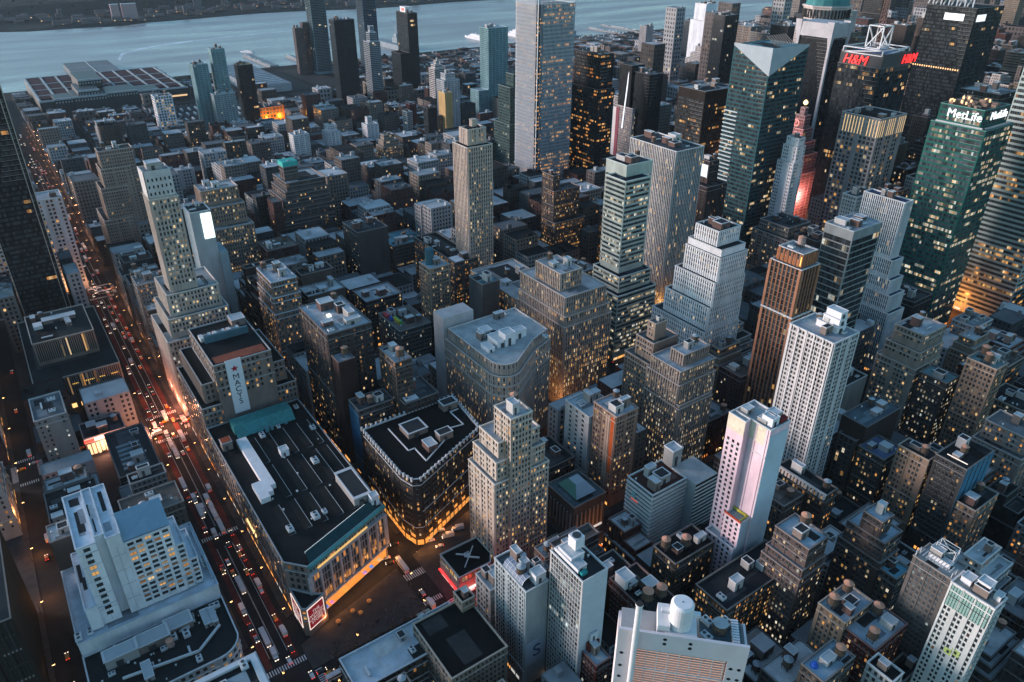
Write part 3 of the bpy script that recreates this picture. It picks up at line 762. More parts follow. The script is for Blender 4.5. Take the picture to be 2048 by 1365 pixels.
 ('loft_building', 'tall dark block with two blank black walls split by a slot', 'loft building', ('punch', 2.18, 3.42, 0.5, 0.4, 0.048, 0.5), (0.16, 0.15, 0.15), (0.06, 0.07, 0.08), [[250.0, 280.4, 601.0, 634.3, 0, 71.2]], {'blankE': 1, 'ind': 1, 'slot': 1}),
 ('loft_building', 'grey banded loft with recessed cornice lines, right of the tall dark block', 'loft building', ('band', 1.6, 3.7, 0.75, 0.45, 0.3, 0.3), (0.25, 0.22, 0.21), (0.2, 0.3, 0.36), [[297.0, 333.9, 628.3, 664.3, 0, 37.7]], {'ind': 1}),
 ('loft_building', 'narrow tan tower with a dark tank house on its blue roof', 'loft building', ('punch', 2.18, 3.42, 0.5, 0.5, 0.282, 0.3), (0.36, 0.27, 0.21), (0.35, 0.42, 0.48), [[252.0, 269.8, 470.4, 487.8, 0, 83.1]], {'ind': 1, 'tanks': 1, 'bigtank': 1}),
 ('loft_building', 'grey blank party-walled building behind the narrow tan tower', 'loft building', ('blank', 3, 3.6, 0.5, 0.5, 0, 0.3), (0.22, 0.21, 0.21), (0.25, 0.27, 0.3), [[276.0, 292.0, 433.0, 452.0, 0, 78.0]], {'ind': 1}),
 ('loft_building', 'long low loft with a black roof and one white deck under the beige tower', 'loft building', ('punch', 1.85, 3.42, 0.5, 0.52, 0.484, 0.1), (0.22, 0.2, 0.19), (0.012, 0.014, 0.015), [[300.0, 323.6, 514.1, 587.7, 0, 60.8]], {'ind': 1, 'whitedeck': 1}),
 ('loft_building', 'tall cream-topped loft with a black tank and red-edged white terraces', 'loft building', ('punch', 2.1, 3.42, 0.5, 0.52, 0.322, 0.2), (0.3, 0.23, 0.2), (0.42, 0.47, 0.52), [[138.0, 157.1, 499.3, 531.7, 78.3, 90.3], [137.0, 158.1, 498.3, 532.7, 65.3, 78.3], [136.4, 158.7, 497.7, 533.3, 0, 65.3]], {'ind': 1, 'tanks': 1, 'whitepar': 1}),
 ('loft_building', 'large dark loft with pale roof decks and a white end wall of lit windows', 'loft building', ('punch', 2.1, 3.42, 0.5, 0.52, 0.202, 0.15), (0.13, 0.11, 0.11), (0.42, 0.46, 0.5), [[138.0, 168.3, 396.4, 443.3, 0, 94.7]], {'ind': 1, 'whiteend': 1, 'plant': 'big'}),
 ('loft_building', 'flat blue-grey roofed loft with two rooftop drums and dark brick front', 'loft building', ('punch', 2.1, 3.42, 0.5, 0.52, 0.161, 0.2), (0.14, 0.11, 0.1), (0.32, 0.38, 0.42), [[217.0, 249.7, 518.4, 544.8, 0, 44.5]], {'ind': 1}),
 ('loft_building', 'greenish loft with a bright painted rooftop terrace in blue, yellow and red', 'loft building', ('punch', 2.02, 3.42, 0.5, 0.52, 0.081, 0.6), (0.22, 0.24, 0.23), (0.25, 0.22, 0.2), [[217.0, 244.4, 458.8, 496.0, 0, 44.0]], {'ind': 1, 'paintroof': 1}),
 ('loft_building', 'small grey brick building with a tank on its snow-pale roof', 'loft building', ('punch', 2.1, 3.32, 0.5, 0.52, 0.202, 0.15), (0.19, 0.155, 0.14), (0.4, 0.45, 0.5), [[165.0, 176.5, 358.9, 381.5, 0, 83.9]], {'ind': 1, 'tanks': 1}),
 ('brick_building', 'cluttered roof building with a blue draped side wall', 'brick building', ('punch', 2.1, 3.32, 0.5, 0.52, 0.242, 0.3), (0.15, 0.13, 0.13), (0.1, 0.11, 0.12), [[140.0, 164.1, 363.1, 378.2, 0, 55.8]], {'ind': 1, 'drape': 1, 'tanks': 1, 'plant': 'big'}),
 ('loft_building', 'dark ribbed loft with a small white deck, behind the flat black-roofed wedge', 'loft building', ('pier', 2.4, 3.5, 0.5, 0.6, 0.25, 0.12), (0.15, 0.13, 0.125), (0.07, 0.08, 0.09), [[166.0, 190.0, 352.0, 376.0, 0, 57.0]], {'ind': 1, 'whitedeck': 1}),
 ('brick_building', 'dark plum brick building with a grey tank roof beside the snow-pale roof', 'brick building', ('blank', 2.5, 3.5, 0.5, 0.55, 0.1, 0.2), (0.1, 0.06, 0.06), (0.3, 0.33, 0.36), [[139.0, 150.0, 385.0, 400.0, 0, 80.0]], {'ind': 1, 'tanks': 1}),
 ('apartment_tower', 'pale octagonal banded tower with stacked drum top', 'apartment tower', ('band', 2, 3.2, 0.9, 0.5, 0.08, 0.6), (0.5, 0.47, 0.47), (0.4, 0.4, 0.4), [[683.0, 690.0, 1212.0, 1219.0, 94.0, 100.0], [679.0, 694.0, 1208.0, 1223.0, 88.0, 94.0], [676.0, 697.0, 1205.0, 1226.0, 0, 88.0]], {'ind': 0}),
 ('office_tower', 'plain black slab tower with a red-lettered white box on its roof', 'tower', ('glass', 1.8, 3.8, 0.95, 0.9, 0.01, 0.3), (0.01, 0.02, 0.025), (0.02, 0.02, 0.02), [[727.0, 748.0, 1392.0, 1440.0, 0, 159.0], [706.0, 726.5, 1390.0, 1430.0, 0, 88.0]], {'ind': 0, 'whitebox': 1}),
 ('apartment_tower', 'teal gridded apartment tower with a lower teal wing', 'apartment tower', ('punch', 1.85, 3.04, 0.5, 0.52, 0.025, 0.7), (0.2, 0.36, 0.4), (0.4, 0.45, 0.48), [[736.0, 776.0, 1123.0, 1150.0, 0, 159.0], [715.0, 735.5, 1123.0, 1150.0, 0, 60.0]], {'ind': 0}),
 ('office_tower', 'blank ochre-yellow slab wall beside a grey gridded tower', 'tower', ('blank', 3, 3, 0.5, 0.5, 0, 0.3), (0.5, 0.33, 0.15), (0.3, 0.3, 0.3), [[585.0, 598.0, 1014.0, 1034.0, 0, 89.0]], {'ind': 0}),
 ('apartment_tower', 'grey gridded tower rising behind the ochre-yellow slab', 'apartment tower', ('punch', 2.02, 3.04, 0.5, 0.52, 0.025, 0.5), (0.4, 0.42, 0.45), (0.35, 0.35, 0.38), [[622.0, 640.0, 1075.0, 1090.0, 94.0, 104.0], [617.0, 646.0, 1071.0, 1095.0, 0, 94.0]], {'ind': 0}),
 ('apartment_tower', 'silver glass twin tower with a blue edge, left one by the river', 'apartment tower', ('glass', 2.0, 3.4, 0.9, 0.8, 0.01, 0.5), (0.18, 0.3, 0.36), (0.3, 0.35, 0.4), [[670.0, 706.0, 1745.0, 1775.0, 0, 190.0]], {'ind': 0}),
 ('office_tower', 'dark navy glass tower between the two silver glass towers', 'apartment tower', ('glass', 2.0, 3.4, 0.9, 0.85, 0.01, 0.5), (0.03, 0.06, 0.085), (0.2, 0.25, 0.3), [[561.0, 600.0, 1356.0, 1380.0, 0, 160.0]], {'ind': 0}),
 ('apartment_tower', 'silver glass twin tower with a blue edge, right one by the river', 'apartment tower', ('glass', 2.0, 3.4, 0.9, 0.8, 0.01, 0.5), (0.1, 0.2, 0.29), (0.3, 0.35, 0.4), [[782.0, 816.0, 1715.0, 1750.0, 0, 190.0]], {'ind': 0}),
 ('apartment_tower', 'silver telescoping tower with drum-shaped red-lit top', 'apartment tower', ('glass', 2.0, 3.3, 0.8, 0.7, 0.03, 0.5), (0.33, 0.37, 0.42), (0.3, 0.3, 0.3), [[640.0, 648.0, 1380.0, 1388.0, 132.0, 143.0], [637.0, 652.0, 1377.0, 1392.0, 116.0, 132.0], [633.0, 656.0, 1373.0, 1398.0, 0, 116.0]], {'ind': 0}),
 ('apartment_tower', 'teal glass twin tower of the left pair by the convention hall', 'apartment tower', ('punch', 1.68, 3.04, 0.5, 0.52, 0.016, 0.7), (0.18, 0.32, 0.36), (0.35, 0.42, 0.46), [[302.0, 326.0, 1330.0, 1356.0, 0, 111.0]], {'ind': 0}),
 ('apartment_tower', 'taller teal glass twin tower with a pale cap by the convention hall', 'apartment tower', ('punch', 1.68, 3.04, 0.5, 0.52, 0.016, 0.7), (0.2, 0.34, 0.38), (0.45, 0.5, 0.54), [[335.0, 357.0, 1332.0, 1352.0, 0, 132.0]], {'cap': 5, 'ind': 0}),
 ('apartment_tower', 'lower gridded grey block in front of the teal glass pair', 'apartment tower', ('punch', 1.68, 3.04, 0.5, 0.52, 0.025, 0.7), (0.28, 0.37, 0.4), (0.35, 0.4, 0.44), [[318.0, 353.0, 1298.0, 1318.0, 0, 68.0]], {'ind': 0}),
 ('apartment_tower', 'dark slim tower with an open steel top beside the teal glass pair', 'apartment tower', ('glass', 2.0, 3.2, 0.9, 0.85, 0.02, 0.3), (0.03, 0.04, 0.05), (0.3, 0.28, 0.25), [[373.0, 398.0, 1330.0, 1352.0, 0, 104.0]], {'ind': 0}),
 ('apartment_tower', 'white balconied block with a blank service shaft, near the orange warehouse', 'apartment tower', ('punch', 2.02, 2.85, 0.5, 0.5, 0.025, 0.5), (0.55, 0.56, 0.57), (0.5, 0.5, 0.52), [[360.0, 384.0, 1063.0, 1082.0, 0, 46.0]], {'ind': 0}),
 ('apartment_tower', 'white slab block with a tall drum-shaped roof house', 'apartment tower', ('punch', 2.02, 2.85, 0.5, 0.5, 0.025, 0.5), (0.58, 0.58, 0.6), (0.5, 0.5, 0.52), [[427.0, 442.0, 1099.0, 1114.0, 34.0, 44.0], [425.0, 446.0, 1096.0, 1120.0, 0, 34.0]], {'ind': 0}),
 ('apartment_tower', 'white balconied block with a high blank lift tower behind the gold-lit terraces', 'apartment tower', ('punch', 2.02, 2.85, 0.5, 0.5, 0.025, 0.5), (0.58, 0.58, 0.6), (0.5, 0.5, 0.52), [[495.0, 503.0, 1104.0, 1112.0, 36.0, 47.0], [492.0, 512.0, 1100.0, 1120.0, 0, 36.0]], {'ind': 0}),
 ('loft_building', 'gold-lit terraced loft with a white boxed top', 'loft building', ('punch', 1.93, 3.42, 0.5, 0.5, 0.403, 0.2), (0.3, 0.25, 0.21), (0.35, 0.38, 0.42), [[462.0, 478.0, 979.0, 990.0, 42.0, 50.0], [460.0, 484.0, 977.0, 994.0, 34.0, 42.0], [458.0, 490.0, 975.0, 998.0, 0, 34.0]], {'ind': 0}),
 ('apartment_tower', 'dark slab with a pale outlined panel, right of the red gable tower', 'apartment tower', ('glass', 2, 3.4, 0.8, 0.8, 0.02, 0.4), (0.05, 0.06, 0.065), (0.06, 0.07, 0.08), [[550.0, 566.0, 1006.0, 1020.0, 0, 72.0]], {'ind': 0}),
 ('apartment_tower', 'maroon and grey tower with a white roof tank house', 'apartment tower', ('punch', 1.85, 3.04, 0.5, 0.52, 0.016, 0.5), (0.25, 0.06, 0.06), (0.5, 0.52, 0.55), [[588.0, 600.0, 1136.0, 1152.0, 0, 50.0]], {'ind': 0}),
 ('apartment_tower', 'striped white and black slab in front of the maroon tower', 'apartment tower', ('band', 2.2, 3.2, 0.95, 0.5, 0.02, 0.5), (0.5, 0.5, 0.52), (0.4, 0.4, 0.4), [[566.0, 576.0, 1106.0, 1122.0, 0, 46.0]], {'ind': 0}),
 ('warehouse', 'orange lit brick warehouse with a dark gridded front', 'warehouse', ('punch', 6.0, 6.0, 0.72, 0.66, 0.766, 0.02), (0.45, 0.16, 0.04), (0.1, 0.12, 0.15), [[394.0, 442.0, 1332.0, 1366.0, 0, 31.0]], {'ind': 1, 'amber': 1}),
 ('office_building', 'white gridded office box with lit square windows near the convention hall', 'office building', ('punch', 4.2, 4.4, 0.6, 0.6, 0.363, 0.25), (0.62, 0.62, 0.66), (0.4, 0.4, 0.42), [[240.0, 268.0, 1362.0, 1386.0, 0, 63.0]], {'ind': 1}),
 ('apartment_tower', 'brown twin-slab riverside tower with a pink-lit middle', 'apartment tower', ('punch', 2.02, 3.04, 0.5, 0.52, 0.048, 0.3), (0.24, 0.19, 0.19), (0.2, 0.18, 0.18), [[636.0, 656.0, 1768.0, 1784.0, 0, 100.0], [657.0, 676.0, 1772.0, 1788.0, 0, 110.0]], {'ind': 0}),
 ('office_tower', 'pale green stepped art-deco slab tower behind the beige tower', 'tower', ('band', 2, 3.6, 0.8, 0.5, 0.1, 0.6), (0.1, 0.19, 0.19), (0.1, 0.13, 0.14), [[560.0, 590.0, 798.0, 815.0, 135.0, 150.0], [553.0, 596.0, 795.0, 822.0, 90.0, 135.0], [550.0, 602.0, 792.0, 828.0, 0, 90.0]], {'ind': 0}),
 ('office_tower', 'dark office tower sprinkled with amber windows beside the tall slim pale tower', 'tower', ('band', 1.7, 4, 0.9, 0.55, 0.42, 0.05), (0.035, 0.035, 0.04), (0.1, 0.12, 0.14), [[628.0, 650.0, 714.0, 762.0, 138.0, 178.0], [626.0, 652.0, 712.0, 768.0, 0, 138.0]], {'ind': 1}),
 ('hotel_tower', 'hotel tower with vertical stripes of white, maroon and teal', 'hotel tower', ('pier', 2.2, 3.3, 0.6, 0.6, 0.3, 0.4), (0.5, 0.48, 0.5), (0.45, 0.45, 0.47), [[703.0, 714.0, 740.0, 775.0, 104.0, 114.0], [700.0, 720.0, 726.0, 788.0, 0, 104.0]], {'ind': 1, 'stripes': 1}),
 ('office_tower', 'black wedge-topped tower split by a line of light', 'tower', ('glass', 1.8, 3.8, 0.95, 0.9, 0.0, 0.3), (0.012, 0.014, 0.016), (0.2, 0.22, 0.24), [[705.0, 727.0, 704.0, 735.0, 0, 149.0], [702.0, 724.0, 735.0, 758.0, 0, 156.0]], {'stack': 1, 'ind': 1, 'beam': 1}),
 ('office_tower', 'tall white blank slab behind a stepped pale stone tower', 'tower', ('blank', 2.4, 3.5, 0.5, 0.5, 0, 0.3), (0.62, 0.64, 0.68), (0.5, 0.5, 0.5), [[1412.0, 1446.0, 1256.0, 1290.0, 118.0, 153.0], [1408.0, 1452.0, 1252.0, 1296.0, 0, 118.0]], {'ind': 0}),
 ('office_tower', 'stepped pale stone tower in front of the tall white slab', 'tower', ('punch', 2.18, 3.42, 0.5, 0.52, 0.025, 0.4), (0.55, 0.5, 0.48), (0.3, 0.3, 0.32), [[1392.0, 1404.0, 1236.0, 1256.0, 52.0, 66.0], [1386.0, 1406.0, 1230.0, 1264.0, 40.0, 52.0], [1380.0, 1407.0, 1224.0, 1272.0, 26.0, 40.0], [1374.0, 1407.5, 1216.0, 1282.0, 0, 26.0]], {'ind': 0}),
 ('office_tower', 'pale rounded tower with a thin spire near the piers', 'tower', ('pier', 2, 3.5, 0.5, 0.7, 0.02, 0.4), (0.45, 0.43, 0.45), (0.4, 0.4, 0.4), [[1412.0, 1436.0, 1440.0, 1464.0, 0, 88.0]], {'ind': 0}),
 ('office_tower', 'slate blue tower beside the tall white slab', 'tower', ('glass', 2, 3.5, 0.9, 0.8, 0.0, 0.5), (0.08, 0.17, 0.24), (0.2, 0.25, 0.3), [[1552.0, 1580.0, 1420.0, 1450.0, 0, 94.0]], {'ind': 0}),
 ('apartment_tower', 'dark navy tower with a flat top at the far edge of the river', 'tower', ('glass', 2, 3.6, 0.9, 0.85, 0.03, 0.5), (0.02, 0.035, 0.05), (0.1, 0.12, 0.14), [[1062.0, 1096.0, 900.0, 926.0, 0, 180.0]], {'ind': 0}),
 ('office_building', 'brown residential tower with a dark flat top, left of the slate blue tower', 'apartment tower', ('punch', 2.02, 3.04, 0.5, 0.5, 0.016, 0.4), (0.2, 0.12, 0.12), (0.2, 0.2, 0.2), [[1494.0, 1512.0, 1428.0, 1442.0, 0, 114.0]], {'ind': 0}),
 ('office_tower', 'octagonal tower with pale columned crown under a teal dome', 'tower', ('punch', 2.18, 3.61, 0.5, 0.52, 0.04, 0.4), (0.5, 0.44, 0.44), (0.1, 0.3, 0.32), [[1048.0, 1112.0, 700.0, 752.0, 0, 190.0]], {'crown': 'dome', 'ind': 0}),
 ('office_tower', 'huge black tower with two bright white signs near its roof', 'tower', ('band', 1.8, 4, 0.95, 0.7, 0.03, 0.3), (0.02, 0.028, 0.035), (0.05, 0.06, 0.07), [[930.0, 990.0, 439.0, 495.9, 0, 235.9]], {'ind': 1, 'crown': 'bars', 'lightband': 1}),
 ('office_tower', 'dark tower with pale roof cornice and white lit windows behind the emerald green tower', 'tower', ('punch', 2.18, 3.8, 0.5, 0.52, 0.242, 0.85), (0.04, 0.05, 0.055), (0.3, 0.35, 0.37), [[790.0, 830.0, 330.0, 368.0, 0, 178.0]], {'ind': 1}),
 ('office_tower', 'dark banded tower with orange top floors at the upper corner', 'tower', ('band', 1.8, 4, 0.92, 0.6, 0.25, 0.15), (0.04, 0.045, 0.055), (0.07, 0.09, 0.1), [[920.0, 990.0, 270.0, 318.0, 0, 205.0]], {'ind': 1}),
 ('office_tower', 'grey concrete slab with a blank pale side, below the stone grid tower', 'tower', ('punch', 2.35, 3.42, 0.4, 0.5, 0.033, 0.4), (0.42, 0.42, 0.43), (0.12, 0.16, 0.17), [[600.0, 618.0, 338.0, 352.0, 0, 112.0]], {'ind': 1}),
 ('office_building', 'pale ribbed office block with grid windows under the slim white tower', 'office building', ('punch', 2.35, 3.52, 0.5, 0.52, 0.242, 0.25), (0.3, 0.28, 0.26), (0.1, 0.12, 0.13), [[606.0, 640.0, 402.0, 436.0, 52.0, 62.0], [602.0, 642.0, 396.0, 440.0, 0, 52.0]], {'ind': 1}),
 ('office_building', 'brown plain box with a dark plant roof beside the ribbed office block', 'office building', ('blank', 3, 3.6, 0.5, 0.5, 0, 0.3), (0.14, 0.115, 0.11), (0.05, 0.06, 0.07), [[590.0, 614.0, 360.0, 384.0, 0, 66.0]], {'ind': 1, 'plant': 'big'}),
 ('office_tower', 'brown brick tower with a small lit billboard, right of the white striped tower', 'tower', ('punch', 2.1, 3.42, 0.45, 0.52, 0.121, 0.2), (0.13, 0.1, 0.1), (0.06, 0.06, 0.07), [[560.0, 574.0, 470.0, 488.0, 96.0, 118.0], [552.0, 580.0, 462.0, 496.0, 0, 96.0]], {'ind': 1, 'billboard': 1}),
 ('loft_building', 'dark slab with gold window grid, left of the pale green banded tower', 'loft building', ('punch', 1.85, 3.42, 0.5, 0.52, 0.484, 0.12), (0.18, 0.14, 0.13), (0.07, 0.08, 0.09), [[432.0, 440.0, 548.0, 566.0, 0, 106.0], [430.0, 462.0, 544.0, 560.0, 62.0, 92.0], [428.0, 466.0, 538.0, 560.0, 0, 62.0]], {'ind': 1}),
 ('loft_building', 'brown tower block with gold windows beside the pale green banded tower', 'loft building', ('punch', 1.93, 3.42, 0.5, 0.52, 0.443, 0.1), (0.18, 0.13, 0.11), (0.1, 0.11, 0.12), [[470.0, 496.0, 498.0, 522.0, 0, 72.0]], {'ind': 1}),
 ('brick_building', 'plum brick block with two long tiers of pale lit windows', 'brick building', ('punch', 1.93, 3.42, 0.5, 0.52, 0.524, 0.35), (0.13, 0.07, 0.075), (0.33, 0.38, 0.42), [[392.0, 412.0, 455.0, 478.0, 42.0, 50.0], [384.0, 418.0, 438.0, 486.0, 0, 42.0]], {'ind': 1}),
]
# ------------------------------------------------------------------ the buildings read from the photograph
PLAZA_WARM = (1.0, 0.5, 0.18)


def arc(cx, cy, r, a0, a1, n):
    return [(cx + r * math.cos(rad(a0 + (a1 - a0) * i / n)), cy + r * math.sin(rad(a0 + (a1 - a0) * i / n))) for i in range(n + 1)]


ROUND_POLY = [(217, 388)] + arc(229, 335, 12, 180, 292, 7) + [(258, 341), (275, 347), (275, 388)]
POLYS = {
    'round': [(inset(ROUND_POLY, 1.6), 71, 79), (ROUND_POLY, 0, 71)],
    'wedge': [([(137, 303), (139.5, 294), (143.5, 292), (196, 314), (200, 352), (137, 352)], 0, 50)],
    'tri': [([(140, 247), (160, 247), (171, 264), (168, 267.5), (140, 267.5)], 0, 15)],
    'slab': [([(-19, 304), (-11, 304), (-11, 345), (-19, 345)], 31, 79), ([(-11, 307.5), (-7, 307.5), (-7, 345), (-11, 345)], 31, 79.4),
             ([(-7, 304), (-1, 304), (-1, 345), (-7, 345)], 31, 79), ([(-1, 304), (19, 304), (19, 322), (-1, 322)], 31, 73),
             ([(19, 304.5), (23, 304.5), (23, 326), (19, 326)], 31, 60), ([(23, 305), (27, 305), (27, 328), (23, 328)], 31, 48),
             ([(-31, 299), (32, 299), (32, 352), (-31, 352)], 0, 31), ([(-24, 303), (-19, 303), (-19, 345), (-24, 345)], 31, 45)],
}
POLYS['podium'] = [([(-31, 262), (20, 262)] + arc(21, 273, 11, 270, 350, 5) + [(32, 298.6), (-31, 298.6)], 0, 23)]
FOOT = []          # footprints that fillers keep clear of
LAND = []          # (short landmark phrase, image x, image y, name) for labelling


def box_part(root, name, mat, *boxes):
    b = MB()
    for q in boxes:
        b.box(*q)
    return b.obj(name, mat, root)


def steel(root, name, bars, mat, w=0.35):
    b = MB()
    for p, q in bars:
        b.bar(p, q, w)
    return b.obj(name, mat, root)


def frame_bars(x0, x1, y0, y1, z0, z1):
    c = [(x0, y0), (x1, y0), (x1, y1), (x0, y1)]
    L = []
    for i in range(4):
        a, b = c[i], c[(i + 1) % 4]
        L += [((*a, z0), (*a, z1)), ((*a, z1), (*b, z1)), ((*a, z0), (*b, z1)), ((*a, z0), (*b, z0))]
    return L


def hero(row):
    name, label, cat, st, col, roofcol, boxes, k = row
    o = dict(k)
    tone = .42 if max(col) < .27 else (.76 if max(col) < .42 else (.9 if max(col) < .56 else 1.12))
    col = tuple(c * tone for c in col)
    roofcol = tuple(c * (1.0 if c > .25 else .65) for c in roofcol)
    polys = POLYS.get(k.get('poly'))
    top = boxes[0] if boxes else None
    # ---- facade rules
    if k.get('blankE'):
        o['facefn'] = lambda a, b, z0, z1, s: None if abs(a[1] - b[1]) < .01 and b[0] > a[0] else s
    if k.get('blankmid'):
        def ff(a, b, z0, z1, s):
            return s
        o['skip'] = lambda i, j, nb, nf: nb >= 5 and nb * .3 <= i < nb * .72
    if k.get('greyblank'):
        o['skip'] = lambda i, j, nb, nf: not (i in (0, 1, nb - 1)) or (j % 3 == 2 and i == nb - 1)
        o['nohouse'] = 1
    if k.get('poly') == 'slab':
        def fs(a, b, z0, z1, s):
            east = abs(a[1] - b[1]) < .01 and b[0] > a[0]
            if z0 < 30:
                return None
            if not east:
                return None
            if a[0] < -18.5 and b[0] > -12:
                return ('punch', 3.8, 3.6, .7, .5, .12, .3)
            if -1.5 < a[0] < 0:
                return ('punch', 3.75, 3.0, .72, .5, .42, .22)
            if 18 < a[0] < 28:
                return ('punch', 3.4, 3.0, .72, .5, .35, .22)
            return None
        o['facefn'] = fs
        o['noclut'] = 1
        o['parcol'] = (.5, .56, .62)
    if k.get('pink'):
        def fp(a, b, z0, z1, s):
            if abs(a[0] - b[0]) < .01:
                if a[0] == 257:
                    return ('punch', 3.0, 3.0, .22, .6, 0, .3)
                return ('punch', 3.0, 3.0, .42, .5, 0, .3)
            return None
        o['facefn'] = fp
        o['cap'] = 12
        o['skip'] = lambda i, j, nb, nf: nb > 5 and i != 1
    if k.get('crown') == 'screen':
        o['dark'] = (.35, 1.0)
    if k.get('sign') == 'MetLife':
        o['dark'] = (.1, .6)
    if k.get('pentwhite') == 3:
        o['dark'] = (0, 1.6)
    if k.get('greenwin'):
        o['dark'] = (.25, .6)
    if k.get('whitepar') or k.get('lroof'):
        o['parcol'] = (.55, .58, .62)
    if k.get('crown') == 'brick':
        o['parcol'] = (.62, .6, .6)
    if k.get('poly') == 'wedge':
        o['parcol'] = (.55, .56, .58)
    if k.get('poly') in ('wedge', 'tri', 'podium'):
        o['nohouse'] = 1
        o['dense'] = .2
        o['tanks'] = 0
    if k.get('crown') or k.get('skylight') or k.get('pink') or k.get('whitecrown'):
        o['noclut'] = 1
    root, tiers, rnd = building(name, label, cat, st, col, roofcol, boxes, o, polys)
    for t in tiers:
        if t[1] == 0:
            xs, ys = [p[0] for p in t[0]], [p[1] for p in t[0]]
            FOOT.append((min(xs), max(xs), min(ys), max(ys)))
    zt = max(t[2] for t in tiers)
    tt = max(tiers, key=lambda t: t[2])
    xs, ys = [p[0] for p in tt[0]], [p[1] for p in tt[0]]
    X0, X1, Y0, Y1 = min(xs), max(xs), min(ys), max(ys)
    cx, cy = (X0 + X1) / 2, (Y0 + Y1) / 2
    pr = proj(cx, cy, zt)
    if pr:
        LAND.append((label, pr[0], pr[1], name))
    EXTRA(root, k, tiers, X0, X1, Y0, Y1, zt, rnd, col)


